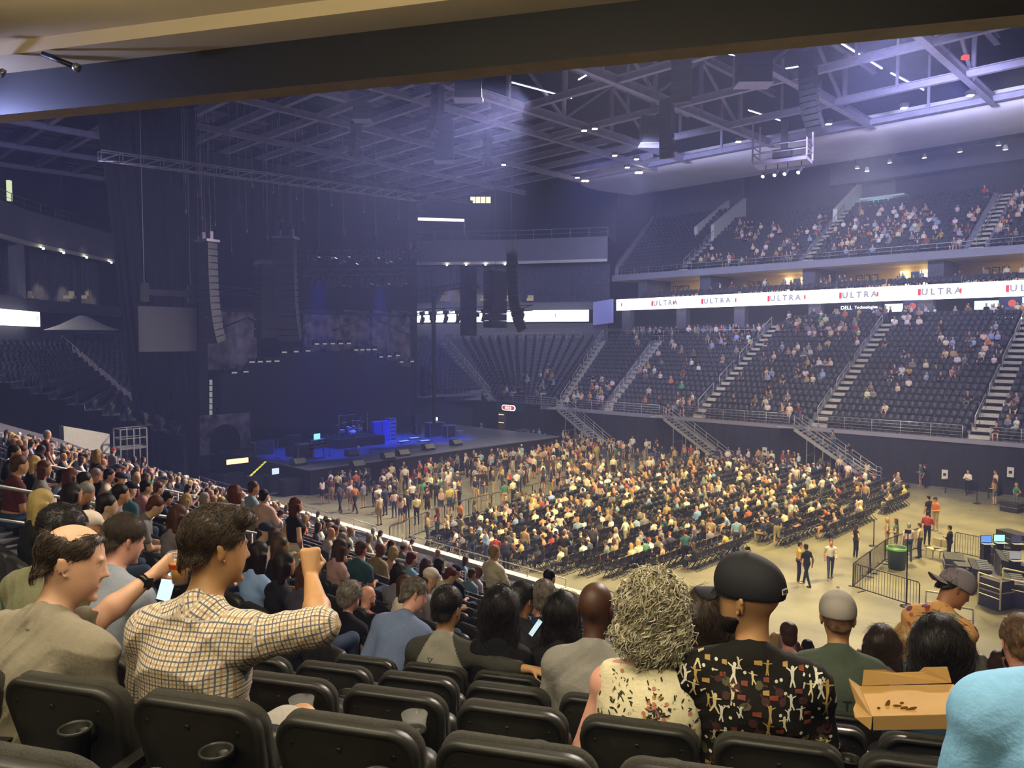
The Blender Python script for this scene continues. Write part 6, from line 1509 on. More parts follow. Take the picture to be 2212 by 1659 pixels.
# tag on the black cap
def headpt(key, x, y, z): i_ = HS[key][1]; return i_['HC'] + i_['Rh'] @ (np.array([x, y, z]) * i_['S'])
cp = [o for o in HS['cap'][0].children if o.name.startswith('cap')][0]
m = MB(); R = HS['cap'][1]['Rh']; c = headpt('cap', -.012, -.127, .035); ux = R @ np.array([1, -.08, 0]); uz = R @ np.array([0, .05, 1]); un = R @ np.array([0, -1, 0])
m.slab([c + ux * a + uz * b + un * .001 for a, b in ((-.02, -.010), (.02, -.010), (.02, .010), (-.02, .010))], .002); m.build('white_tag', mat('tag_white', rgb('#cfcac0'), .7), cp)
m = MB()
for q in range(3): m.slab([c + ux * (a - .012 + .012 * q) + uz * b + un * .003 for a, b in ((-.004, -.006), (.004, -.006), (.004, .006), (-.004, .006))], .001)
m.build('tag_mark', mat('tag_ink', rgb('#1d1d20'), .7), cp)
# beard for cap man and bald bearded man
for key, mt in (('cap', H_bl), ('bald2', H_br)):
    i_ = HS[key][1]; hh = lambda x, y, z: headpt(key, x, y, z)
    pr = [EL(hh(0, .045, -.08), np.array((.061, .056, .042)) * i_['S'], HAIR, .02, i_['Rh']), EL(hh(0, .02, -.062), np.array((.066, .045, .03)) * i_['S'], HAIR, .02, i_['Rh'])]
    V, F = surface(pr, .008, lambda X, D: D + .0015 * np.sin(X[..., 0] * 300) * np.sin(X[..., 2] * 280)); link('beard', np_mesh('beard', V, F, mt), HS[key][0])
# glasses
def glasses(key, mt=None):
    i_ = HS[key][1]; r_ = HS[key][0]; m = MB(); R = i_['Rh']
    for s_ in (-1, 1):
        c = headpt(key, s_ * .033, .098, .003); m.tube([c + R @ (np.array([.024 * math.cos(t), 0, .018 * math.sin(t)]) * i_['S']) for t in np.linspace(0, 2 * PI, 13)], .0018, 5); m.tube([headpt(key, s_ * .058, .094, .008), headpt(key, s_ * .08, .03, .008), headpt(key, s_ * .082, -.02, .004)], .0018, 5)
    m.tube([headpt(key, -.01, .102, .004), headpt(key, .01, .102, .004)], .0018, 5); o = m.build('glasses', mt or M_watch, r_); return o
for k_ in ('cap', 'bald2', 'greypolo'): glasses(k_)
# eyes for those whose face shows
M_eyew = mat('eye_white', rgb('#d8d2ca'), .3); M_iris = mat('eye_iris', rgb('#2c2018'), .3)
for k_ in ('bald', 'plaid', 'orange', 'chambray', 'polo'):
    for s_ in (-1, 1):
        m = MB(); i_ = HS[k_][1]; c = headpt(k_, s_ * .030, .0725, .002); m.lathe([(0, -.010), (.008, -.006), (.010, 0), (.008, .006), (0, .010)], tuple(c), 10, axis=tuple(i_['Rh'] @ np.array([0, 1, 0])))
        o = m.build('eye', M_eyew, HS[k_][0], True); m = MB(); c2 = headpt(k_, s_ * .030, .082, .002); m.lathe([(0, .001), (.0045, .0)], tuple(c2), 8, axis=tuple(i_['Rh'] @ np.array([0, 1, 0]))); m.build('iris', M_iris, o)
# watch on the balding man's wrist
sh_, el_, wr_ = HS['bald'][1]['arms'][0]; d_ = vn(wr_ - el_); c = el_ + (wr_ - el_) * .86
m = MB(); m.tube([c - d_ * .011, c + d_ * .011], .0345, 14); w_ = m.build('watch_strap', M_watch, HS['bald'][0], True)
m = MB(); x_ = vn(np.cross(d_, [0, 0, 1])); m.cbox(tuple(c + x_ * .03 - np.array([0, 0, 0])), (.034, .034, .016), rz=.5, rx=1.2); m.build('watch_face', mat('watch_glass', rgb('#0a0a0c'), .1), w_)
# ------------------------------------------------------------------ cups
M_clear = mat('clear_plastic', (.9, .9, .88), .12); M_clear.node_tree.nodes['Principled BSDF'].inputs['Alpha'].default_value = .16; M_beer = mat('beer', rgb('#d8961c'), .15); M_ale = mat('dark_ale', rgb('#7a5a1c'), .15); M_red = mat('cup_red_print', rgb('#b8382a'), .5)
def cup(pos, h_, r0, r1, label, fill=.7, band=True, liquid=None):
    r_ = empty('plastic_cup', pos, label=label, cat='cup')
    MB().lathe([(0, 0), (r0, 0), (r1, h_), (r1 + .003, h_ + .002), (r1 + .001, h_ - .004), (r0 - .002, .003), (0, .003)], (0, 0, 0), 24).build('cup_wall', M_clear, r_, True)
    rt = r0 + (r1 - r0) * fill
    MB().lathe([(0, .005), (r0 - .004, .005), (rt - .004, h_ * fill), (0, h_ * fill)], (0, 0, 0), 24).build('drink', liquid or M_beer, r_, True)
    if band: MB().lathe([(r0 + (r1 - r0) * .52 + .0012, h_ * .52), (r0 + (r1 - r0) * .68 + .0012, h_ * .68)], (0, 0, 0), 24).build('red_band', M_red, r_, True)
    return r_
def hand_world(key, side, off):
    root, info, pos = HS[key]; sh_, el_, wr_ = info['arms'][side]; d_ = vn(wr_ - el_); q = wr_ + np.array(off); return tuple(np.array(pos) + rotz(CRZ) @ q)
cup(hand_world('bald', 0, (.055, .085, -.055)), .125, .03, .043, 'clear plastic cup of beer in the balding man hand')
# cups in holders behind row seats
s0_, z0_ = crow(1); cup(cpos(s0_ - .075, -1.567, z0_ + .655), .12, .034, .047, 'clear plastic cup with an ale in the holder beside the grey shorts', .55, False, M_ale)
cup(cpos(s0_ - .075, -1.092, z0_ + .655), .12, .034, .047, 'empty clear plastic cup in the holder between two empty seats', .12, False, M_ale)
# phones
M_phone = mat('phone_body', rgb('#1a1b20'), .3); M_screen = mat('phone_screen', (.6, .8, .9), .3, emit=(.45, .68, .85), estr=.55)
def phone(pos, rz, tilt, label, w_=.075, h_=.15):
    r_ = empty('phone', pos, rz, label=label, cat='phone'); R = Matrix.Rotation(tilt, 3, 'X')
    m = MB(); m.cbox((0, 0, 0), (w_, .009, h_), rx=tilt); m.build('case', M_phone, r_); c = R @ Vector((0, -.005, 0)); m = MB(); m.cbox(tuple(c), (w_ * .92, .002, h_ * .93), rx=tilt); m.build('screen', M_screen, r_)
phone(tuple(atD(366, 1252, 3.5)), CRZ - .25, -.35, 'lit phone held by the young man in the polo', .10, .20)
phone(tuple(atD(1158, 1357, 4.9)), CRZ - .9, -.7, 'white phone lit in the dark haired man hands', .06, .12)
# ------------------------------------------------------------------ open cardboard box
M_card = mat('cardboard', rgb('#b08a4e'), .85, var=.06, nscale=6, bump=.05, bscale=150); M_carde = mat('cardboard_edge', rgb('#8a6a38'), .9); M_stain = mat('grease_stain', rgb('#7c5420'), .6)
def cb(s, t, z): return np.array(cpos(s, t, z))
s1, z1 = crow(1)
def pz(x, y, s):     # point at distance s along the section for a pixel
    v = ray(x, y); L = s / float(v[:2] @ CF); return CC + v * L
bx = empty('pizza_box', tuple(pz(1960, 1560, s1 + .02)), label='open brown cardboard pizza box with grease stains', cat='box'); o0 = np.array(bx.location)
def sheet(pts, name, mt=M_card, th=.004, parent=bx): m = MB(); m.slab([tuple(np.array(p_) - o0) for p_ in pts], th); return m.build(name, mt, parent)
sA, sB = s1 + .0, s1 + .30
lid = sheet([pz(1884, 1547, sA), pz(2092, 1542, sA), pz(2105, 1520, sA + .06), pz(2060, 1478, sB), pz(1858, 1482, sB)], 'lid_panel')
sheet([pz(1862, 1481, sB), pz(2056, 1475, sB), pz(2046, 1440, sB + .02), pz(1997, 1441, sB + .02), pz(1985, 1451, sB + .02), pz(1930, 1453, sB + .02), pz(1913, 1446, sB + .02), pz(1866, 1447, sB + .02)], 'rear_flap')
sheet([pz(1884, 1547, sA), pz(1858, 1482, sB), pz(1834, 1465, sB), pz(1838, 1478, sB - .03), pz(1850, 1515, sA + .16), pz(1844, 1530, sA + .10), pz(1848, 1548, sA + .05), pz(1882, 1575, sA - .005)], 'side_flap')
sheet([pz(1886, 1548, sA), pz(2092, 1543, sA), pz(2086, 1573, sA - .01), pz(1886, 1577, sA - .01)], 'front_flap', M_carde)
sheet([pz(2074, 1477, sB), pz(2125, 1482, sB), pz(2125, 1560, sA + .05), pz(2080, 1520, sA + .1)], 'base_tray')
sheet([pz(2074, 1475, sB), pz(2088, 1522, sA + .12), pz(2090, 1512, sA + .12), pz(2078, 1472, sB)], 'tray_wall', M_carde)
for (x, y, a, b, ro) in ((1917, 1524, 5, 11, .4), (1938, 1527, 10, 3, .1), (1953, 1532, 9, 4, -.2), (1968, 1534, 14, 4, -.3), (1948, 1521, 5, 3, 0), (1898, 1532, 4, 3, 0)):
    pts = [pz(x + a * math.cos(t) * math.cos(ro) - b * math.sin(t) * math.sin(ro), y + a * math.cos(t) * math.sin(ro) + b * math.sin(t) * math.cos(ro), sA + .30 * (1547 - y) / 66 - .012) for t in np.linspace(0, 2 * PI, 9, endpoint=False)]
    m = MB(); m.slab([tuple(p_ - o0 + np.array([0, 0, .004])) for p_ in pts], .001); m.build('grease_stain', M_stain, lid)
# ------------------------------------------------------------------ crowd: prefabs
def prop_mat(name, prop, rough=.8):
    m = bpy.data.materials.new(name); m.use_nodes = True; nt = m.node_tree; b = nt.nodes['Principled BSDF']; b.inputs['Roughness'].default_value = rough; b.inputs['Specular IOR Level'].default_value = .25
    a = nt.nodes.new('ShaderNodeAttribute'); a.attribute_type = 'OBJECT'; a.attribute_name = prop
    tc = nt.nodes.new('ShaderNodeTexCoord'); nz = nt.nodes.new('ShaderNodeTexNoise'); nz.inputs['Scale'].default_value = 9; nt.links.new(tc.outputs['Object'], nz.inputs['Vector'])
    mr = nt.nodes.new('ShaderNodeMapRange'); mr.inputs[3].default_value = .82; mr.inputs[4].default_value = 1.18; nt.links.new(nz.outputs[0], mr.inputs[0])
    mx = nt.nodes.new('ShaderNodeVectorMath'); mx.operation = 'SCALE'; nt.links.new(a.outputs['Color'], mx.inputs[0]); nt.links.new(mr.outputs[0], mx.inputs['Scale']); nt.links.new(mx.outputs[0], b.inputs['Base Color']); return m
CM = [prop_mat('crowd_skin', 'c_skin', .6), prop_mat('crowd_top', 'c_top'), prop_mat('crowd_bottom', 'c_bottom'), prop_mat('crowd_hair', 'c_hair', .55), prop_mat('crowd_shoe', 'c_shoe'), prop_mat('crowd_cap', 'c_cap')]
def crowd_hair(info, style):
    HC, Rh, S = info['HC'], info['Rh'], info['S']; h = lambda x, y, z: HC + Rh @ (np.array([x, y, z]) * S); e = lambda *r: np.array(r) * S
    if style == 'none': return []
    if style == 'cap': return [EL(h(0, -.012, .062), e(.088, .105, .078), CAPC, .015, Rh), RC(h(-.04, .10, .045), h(.04, .10, .045), .022 * S, .022 * S, CAPC, .02), EL(h(0, -.06, -.02), e(.068, .05, .06), HAIR, .01, Rh)]
    o = [EL(h(0, -.028, .048), e(.086, .098, .088), HAIR, .015, Rh), EL(h(0, -.065, -.025), e(.074, .05, .075), HAIR, .015, Rh)]
    if style in ('long', 'bob', 'pony'):
        L = dict(long=-.30, bob=-.12, pony=-.2)[style]
        if style == 'pony': o += [RC(h(0, -.11, .05), h(0, -.13, -.16), .035 * S, .02 * S, HAIR, .02)]
        else:
            for x in (-.055, 0, .055): o.append(RC(h(x, -.06, .0), h(x * 1.2, -.075, -.03) + np.array([0, 0, L]), .052 * S, .036 * S, HAIR, .02))
            for s in (-1, 1): o.append(RC(h(s * .08, -.01, .0), h(s * .085, -.01, L * .5), .026 * S, .026 * S, HAIR, .02))
    return o
TYPES = {
 'sit_short': (dict(lean=.15, lod=3, sleeve=.6), 'short'), 'sit_long': (dict(lean=.12, lod=3, fem=1, sleeve=.35), 'long'), 'sit_cap': (dict(lean=.2, lod=3, sleeve=.6, bulk=1.1), 'cap'),
 'sit_bob': (dict(lean=.1, lod=3, fem=1, sleeve=1.6, bulk=1.05, leglen=1), 'bob'), 'sit_forward': (dict(lean=.5, lod=3, sleeve=.6, leglen=.4, armL=((-.02, .2, -.2), (.1, .4, -.12)), armR=((.02, .2, -.2), (-.1, .4, -.12))), 'short'),
 'sit_phone': (dict(lean=.1, lod=3, sleeve=.5, fem=1, leglen=.4, hyaw=.6, armR=((.04, .1, -.24), (-.08, .3, -.05)), armL=((-.04, .1, -.24), (.1, .3, -.1))), 'pony'), 'sit_bald': (dict(lean=.12, lod=3, sleeve=1.7, bulk=1.15, hyaw=-.5), 'none'),
 'stand_tee': (dict(pose='stand', lean=.03, lod=3, sleeve=.6, leglen=1, armL=((-.05, .02, -.28), (-.02, .12, -.5)), armR=((.05, .02, -.28), (.02, .12, -.5))), 'short'),
 'stand_shorts': (dict(pose='stand', lean=.03, lod=3, sleeve=.6, leglen=.42, bulk=1.1, armL=((-.06, .0, -.28), (.05, .2, -.3)), armR=((.05, .02, -.28), (.03, .08, -.52))), 'cap'),
 'stand_long': (dict(pose='stand', lean=.02, lod=3, fem=1, sleeve=.2, leglen=.38, s=.94, armL=((-.04, .0, -.27), (.0, .2, -.3)), armR=((.05, .0, -.27), (-.02, .22, -.2))), 'long'),
 'stand_dress': (dict(pose='stand', lean=.02, lod=3, fem=1, sleeve=.1, leglen=1, s=.95, armL=((-.16, -.05, -.22), (-.03, .03, -.36)), armR=((.16, -.05, -.22), (.03, .03, -.36))), 'bob'),
 'stand_arms': (dict(pose='stand', lean=.0, lod=3, sleeve=1.7, leglen=1, bulk=1.12, armL=((-.08, .08, -.24), (.12, .2, -.2)), armR=((.08, .08, -.24), (-.12, .22, -.22))), 'short'),
 'walk': (dict(pose='stand', lean=.08, lod=3, sleeve=.6, leglen=1, stride=.28, armL=((-.05, .1, -.26), (.0, .3, -.3)), armR=((.05, -.1, -.26), (.04, -.06, -.5))), 'short')}
PRE = {}; LOW = {}
def crowd_mesh(P, style, vox):
    pr, info = body(dict(P)); pr = pr + crowd_hair(info, style); V, F = surface(pr, vox, pad=.04); c = V[F].mean(1); return V, F, np.array([p.c for p in pr])[nearest(pr, c)], info
SIT = [k for k in TYPES if k.startswith('sit')]; STAND = [k for k in TYPES if not k.startswith('sit')]
for k, (P, stl) in TYPES.items():
    V, F, cls, info = crowd_mesh(P, stl, .026); PRE[k] = (np_mesh('person', V, F, CM, cls), info)
    V, F, cls, info = crowd_mesh(dict(P, lod=4), stl, .05)
    me = np_mesh('low', V, F, CM, cls, False); o = bpy.data.objects.new('tmp', me); col.objects.link(o); md = o.modifiers.new('d', 'DECIMATE'); md.ratio = .42
    ev = o.evaluated_get(bpy.context.evaluated_depsgraph_get()); m2 = ev.to_mesh(); m2.calc_loop_triangles(); nt_ = len(m2.loop_triangles)
    tv = np.zeros(nt_ * 3, np.int32); m2.loop_triangles.foreach_get('vertices', tv); ti = np.zeros(nt_, np.int32); m2.loop_triangles.foreach_get('polygon_index', ti); mi = np.zeros(len(m2.polygons), np.int32); m2.polygons.foreach_get('material_index', mi)
    vv = np.zeros(len(m2.vertices) * 3, np.float32); m2.vertices.foreach_get('co', vv); LOW[k] = (vv.reshape(-1, 3).astype(float), tv.reshape(-1, 3), mi[ti]); bpy.data.objects.remove(o)
# parts version for people nearer than about 18 m: body, hair, top, bottoms
MIDP = {}
def mid_prefab(k):
    if k in MIDP: return MIDP[k]
    P, stl = TYPES[k]; P = dict(P, lod=1); pr, info = body(P); d_ = {}
    V, F = surface(pr, .017, grow=-.003); d_['person'] = np_mesh('person', V, F, CM[0])
    tp = [p for p in pr if p.c == TOP]; V, F = surface(tp, .017, wrinkle(.004, len(MIDP) + 1), grow=.008); d_['top'] = np_mesh('top', V, F, CM[1])
    bt = [p for p in pr if p.c == BOT]; V, F = surface(bt, .02, grow=.006); d_['bottoms'] = np_mesh('bottoms', V, F, CM[2])
    sh_ = [p for p in pr if p.c == SHOE]; V, F = surface(sh_, .02, grow=.006); d_['shoes'] = np_mesh('shoes', V, F, CM[4])
    hp = crowd_hair(info, stl); ch = [p for p in hp if p.c == CAPC]; hh = [p for p in hp if p.c == HAIR]
    if hh: V, F = surface(hh, .014, lambda X, D: D + .003 * np.sin(X[..., 0] * 70) * np.sin(X[..., 1] * 60 + X[..., 2] * 25)); d_['hair'] = np_mesh('hair', V, F, CM[3])
    if ch: V, F = surface(ch, .013); d_['cap'] = np_mesh('cap', V, F, CM[5])
    MIDP[k] = (d_, info); return MIDP[k]
# palettes with words
TOPS = [('white', '#d8d3ca', 20), ('black', '#17171a', 17), ('grey', '#77767a', 10), ('navy', '#232c48', 7), ('cream', '#d2c4a4', 12), ('tan', '#a98f6c', 6), ('olive', '#5c5a40', 4), ('maroon', '#542a2c', 3), ('red', '#9c3a30', 2), ('pink', '#b89090', 3), ('light blue', '#86a2c4', 7), ('teal', '#3a6468', 1), ('green', '#42805a', 1), ('orange', '#b86c36', 2), ('mustard', '#b09648', 2), ('charcoal', '#3a3a40', 8)]
BOTS = [('dark', '#1c1c22', 8), ('denim', '#33415e', 8), ('khaki', '#9a8a68', 4), ('grey', '#6a6a6e', 3), ('white', '#c8c4bc', 1)]
HAIRS = [('dark', '#1c140e', 9), ('brown', '#46301e', 8), ('blond', '#b08f5a', 5), ('grey', '#8a847a', 3), ('auburn', '#5c2a1a', 1)]
SKINS = [('#d2a284', 8), ('#c08f6a', 6), ('#a87450', 3), ('#6b4630', 1)]; CAPS = [('black', '#18181b', 4), ('white', '#cfcac0', 3), ('grey', '#7d7a78', 2), ('navy', '#232c48', 2), ('red', '#962a24', 1)]
cr = random.Random(11)
def pick(L): return cr.choices(L, [q[-1] for q in L])[0]
def look(top=None, hair=None, bottom=None, cap=None):
    t = next(q for q in TOPS if q[0] == top) if top else pick(TOPS); h = next(q for q in HAIRS if q[0] == hair) if hair else pick(HAIRS); b = next(q for q in BOTS if q[0] == bottom) if bottom else pick(BOTS); s = pick(SKINS); c = next(q for q in CAPS if q[0] == cap) if cap else pick(CAPS)
    j = lambda c_: tuple(min(1, x * cr.uniform(.85, 1.15)) for x in rgb(c_))
    return dict(top=t[0], hair=h[0], bottom=b[0], cap=c[0], c_top=j(t[1]), c_hair=j(h[1]), c_bottom=j(b[1]), c_skin=j(s[0]), c_shoe=cr.choice([(.5, .48, .45), (.05, .05, .05), (.25, .18, .12)]), c_cap=j(c[1]))
PEOPLE = []        # everyone to place: kind, position, heading, look, zone
def put(kind, pos, rz, zone, lk=None, s=None, must=False):
    PEOPLE.append(dict(kind=kind, pos=np.array(pos, float), rz=rz, zone=zone, lk=lk or look(), s=s or cr.uniform(.95, 1.05), must=must))
# ------------------------------------------------------------------ near stand seats
AISLES = [np.array([(-10.3, .6), (-15.2, 13), (-17.5, 22)]), np.array([(-20, 4.2), (-26, 13), (-30, 22)]), np.array([(-37.5, 3), (-39.5, 22)]), np.array([(-49.6, 3), (-50.4, 22)])]
def segdist(p, a, b): t = np.clip((p - a) @ (b - a) / ((b - a) @ (b - a)), 0, 1); return np.linalg.norm(p - a - t * (b - a))
def in_aisle(p, w_=.62): return any(segdist(p, A[i], A[i + 1]) < w_ for A in AISLES for i in range(len(A) - 1))
NEAR = []     # (xy, z, rz, row, col, section)
for k in range(NROW - 2):
    off = .6 + NB_P * k + .30; Y = 22 - off; z = rowz(k); mx = mitre(off)[0]
    n = int((mx - .35 + 51) / .475)
    for i in range(n):
        xy = np.array([mx - .45 - .475 * i, Y])
        if not in_aisle(xy): NEAR.append((xy, z, 0.0, k, i, 's'))
    c0 = mitre(off)
    for i in range(44):
        xy = c0 + CT * (.45 + .475 * i); s_ = float(xy @ CF)
        if s_ > 5.9: NEAR.append((xy, z, CRZ, k, i, 'c'))
# the measured rows right in front of the camera
ROWS_T0 = {-1: -1.92, 0: -1.686, 1: -1.454, 2: -1.706, 3: -1.946, 4: -1.80}
HEROSEATS = []
for j in range(-1, 5):
    s_, z_ = crow(j); t0 = ROWS_T0[j] + .2375
    for q in range(-14, 9):
        t = t0 + .475 * q; xy = CF * s_ + CT * t
        if xy[0] < mitre(24 - s_)[0] + .3: continue
        pr_ = proj((*xy, z_ + .8))
        if pr_[2] > .5 and -260 < pr_[0] < 2480 and pr_[1] < 1900: HEROSEATS.append((xy, z_, j, q))
rowname = {-1: 'nearest', 0: 'second nearest', 1: 'third nearest', 2: 'fourth nearest', 3: 'fifth nearest', 4: 'sixth nearest'}
cnt = {}
for xy, z_, j, q in sorted(HEROSEATS, key=lambda a: (a[2], a[3])):
    c_ = cnt.get(j, 0); cnt[j] = c_ + 1
    seat((*xy, z_ - .035), CRZ, f'{ORD[c_]} black seat from the left in the {rowname[j]} foreground row', True, j <= 2)
n_seat = len(HEROSEATS)
# mid-distance seats, nearest first, up to 300 in all
def vis(p, m=60):
    a = proj(p); return a[2] > 1 and -m < a[0] < 2212 + m and -m < a[1] < 1659 + m
cand = [q for q in NEAR if vis((*q[0], q[1] + .8), 20)]
cand.sort(key=lambda q: proj((*q[0], q[1] + .8))[2])
IND = cand[:300 - n_seat]; REST = cand[300 - n_seat:]
for xy, z_, rz_, k, i, sec in IND:
    seat((*xy, z_), rz_, f'black stand seat in row {ordn(k)} above the cream ledge, place {ordn(i)} ' + ('stage' if sec == 's' else 'desk') + ' side of bend', False)
# ------------------------------------------------------------------ people in the near stand: measured ones first
used = set()
HEADZ = 1.10
pj = [proj((*q[0] + (np.array([0, .2]) if q[5] == 's' else CF * .2), q[1] + HEADZ)) for q in NEAR]
PJ = np.array([(a[0], a[1]) for a in pj])
PD = np.array([a[2] for a in pj])
def seat_near(x, y, D=None):
    d_ = np.hypot(PJ[:, 0] - x, PJ[:, 1] - y) + (0 if D is None else 70 * np.abs(np.log(np.maximum(PD, .1) / D)))
    for i in np.argsort(d_):
        if i not in used: used.add(i); return NEAR[i]
def sit_at(x, y, kind, stand=False, dyaw=0, D=None, **lk):
    q = seat_near(x, y, D); f = np.array([0, 1.0]) if q[5] == 's' else CF
    put(kind, (*(q[0] + f * (.22 if not stand else .35)), q[1]), q[2] + dyaw, 'near stand', look(**lk), must=True)
DH = [12, 12, 10, 10, 8.5, 8, 9.5, 10, 15, 14.5, 15, 15, 13, 11, 10.5, 9.5, 10, 15, 15, 19, 19, 22, 22, 11, 11, 12, 8, 9, 9, 6.5, 6, 8, 7, 8, 9.5, 10, 11.5, 11, 11, 8.5, 13, 11, 11, 15, 14, 12, 13, 12, 12, 11, 10, 12, 11.5, 12, 12, 12, 16, 16, 9, 9, 10, 6.5, 6, 7, 6, 8]
for n_a, a in enumerate(((735, 1150, 'sit_short', 'white', 'grey'), (690, 1168, 'sit_forward', 'navy', 'dark'), (545, 1160, 'sit_cap', 'grey', 'brown'), (575, 1160, 'sit_phone', 'white', 'brown'), (548, 1205, 'sit_long', 'light blue', 'dark'), (590, 1215, 'sit_bob', 'black', 'brown'), (738, 1205, 'sit_long', 'pink', 'brown'), (758, 1185, 'sit_short', 'teal', 'brown'),
          (820, 1195, 'sit_bald', 'tan', 'grey'), (842, 1205, 'sit_bob', 'cream', 'blond'), (858, 1190, 'sit_cap', 'grey', 'dark'), (830, 1180, 'sit_long', 'black', 'dark'), (880, 1218, 'sit_short', 'light blue', 'auburn'), (935, 1230, 'sit_long', 'cream', 'dark'), (905, 1232, 'sit_long', 'black', 'brown'), (970, 1240, 'sit_cap', 'black', 'dark'), (1008, 1240, 'sit_short', 'light blue', 'brown'), (990, 1210, 'sit_short', 'cream', 'brown'), (1025, 1215, 'sit_bald', 'white', 'brown'),
          (715, 1125, 'sit_short', 'cream', 'brown'), (737, 1128, 'sit_cap', 'cream', 'dark'), (655, 1105, 'sit_long', 'orange', 'blond'), (690, 1110, 'sit_bob', 'white', 'dark'), (1180, 1250, 'sit_long', 'black', 'dark'), (1235, 1250, 'sit_long', 'pink', 'blond'), (1320, 1240, 'sit_short', 'black', 'dark'), (840, 1265, 'sit_long', 'white', 'brown'), (870, 1245, 'sit_long', 'grey', 'dark'), (865, 1262, 'sit_cap', 'grey', 'brown'), (582, 1275, 'sit_bob', 'black', 'dark'), (670, 1280, 'sit_bob', 'charcoal', 'brown'),
          (70, 1085, 'sit_long', 'black', 'blond'), (120, 1100, 'sit_bob', 'black', 'dark'), (215, 1110, 'sit_short', 'navy', 'dark'), (180, 1070, 'sit_short', 'black', 'dark'), (225, 1080, 'sit_short', 'grey', 'dark'), (270, 1060, 'sit_cap', 'teal', 'brown'), (303, 1068, 'sit_short', 'pink', 'dark'), (322, 1075, 'sit_forward', 'navy', 'dark'), (372, 1120, 'sit_long', 'grey', 'brown'), (230, 1040, 'sit_cap', 'white', 'brown'), (135, 1035, 'sit_bob', 'maroon', 'auburn'), (100, 1045, 'sit_short', 'light blue', 'dark'), (75, 1005, 'sit_bob', 'red', 'dark'), (28, 985, 'sit_short', 'light blue', 'brown'), (10, 1000, 'sit_short', 'black', 'dark'), (200, 1035, 'sit_short', 'black', 'brown'), (400, 1085, 'sit_long', 'white', 'blond'), (425, 1090, 'sit_short', 'grey', 'grey'),
          (40, 1045, 'sit_short', 'maroon', 'brown'), (60, 1060, 'sit_long', 'grey', 'auburn'), (1700, 1312, 'sit_long', 'pink', 'blond'), (1758, 1295, 'sit_short', 'black', 'dark'), (1725, 1320, 'sit_short', 'cream', 'dark'), (1500, 1265, 'sit_cap', 'black', 'dark'), (1535, 1270, 'sit_cap', 'white', 'brown'), (1965, 1310, 'sit_long', 'white', 'brown'), (1990, 1310, 'sit_bald', 'charcoal', 'brown'), (1910, 1360, 'sit_short', 'mustard', 'grey'), (2105, 1330, 'sit_cap', 'grey', 'brown'), (2190, 1320, 'sit_long', 'tan', 'blond'), (2140, 1410, 'sit_bob', 'teal', 'brown'), (2165, 1400, 'sit_cap', 'pink', 'dark'), (1700, 1370, 'sit_short', 'pink', 'brown'), (1870, 1400, 'sit_long', 'charcoal', 'dark'), (1590, 1340, 'sit_bob', 'pink', 'brown'))):
    sit_at(a[0], a[1], a[2], top=a[3], hair=a[4], dyaw=cr.uniform(-.5, .3), D=DH[n_a])
SD = [14, 13, 15, 18, 12, 22, 17, 30, 30, 30, 10, 13]
for n_a, a in enumerate(((570, 1068, 'stand_arms', 'cream', 'dark'), (617, 1070, 'stand_dress', 'black', 'auburn'), (545, 1075, 'stand_tee', 'light blue', 'brown'), (490, 1045, 'stand_long', 'white', 'dark'), (470, 1080, 'stand_long', 'green', 'auburn'), (100, 925, 'stand_tee', 'maroon', 'grey'), (195, 985, 'stand_long', 'black', 'blond'), (305, 970, 'stand_dress', 'charcoal', 'dark'), (285, 975, 'stand_long', 'navy', 'dark'), (240, 955, 'stand_shorts', 'grey', 'brown'), (1205, 1218, 'stand_tee', 'pink', 'dark'), (1065, 1190, 'stand_arms', 'white', 'blond'))):
    # standing: match the head of a standing figure
    d_ = np.array([proj((*q[0] + (np.array([0, .3]) if q[5] == 's' else CF * .3), q[1] + 1.58))[:2] for q in NEAR]); o_ = np.argsort(np.hypot(d_[:, 0] - a[0], d_[:, 1] - a[1]) + 110 * np.abs(np.log(np.maximum(PD, .1) / SD[n_a])))
    i = next(i for i in o_ if i not in used); used.add(i); q = NEAR[i]; f = np.array([0, 1.0]) if q[5] == 's' else CF
    put(a[2], (*(q[0] + f * .42), q[1]), q[2] + cr.uniform(-.4, .4), 'near stand', look(top=a[3], hair=a[4]), must=True)
# random fill of the left stand (dense towards the stage end, sparse by the ledge)
for i, q in enumerate(NEAR):
    if i in used or not vis((*q[0], q[1] + 1), 5): continue
    x, y = PJ[i]
    if q[5] == 's':
        X, Y = q[0]; pr_ = .0
        if X < -26: pr_ = .34 if Y < 18 else .15
        elif X < -17: pr_ = .17 if Y < 13 else .03
        elif X < -11: pr_ = .10 if Y < 7 else .02
        else: pr_ = .05
        if q[3] == 0: pr_ = 0
    else: pr_ = .30 if x > 1560 and float(q[0] @ CF) > 9 else (.12 if float(q[0] @ CF) > 7 else 0)
    if cr.random() < pr_:
        used.add(i); f = np.array([0, 1.0]) if q[5] == 's' else CF; put(cr.choice(SIT), (*(q[0] + f * .22), q[1]), q[2] + cr.gauss(-.15, .3), 'near stand')
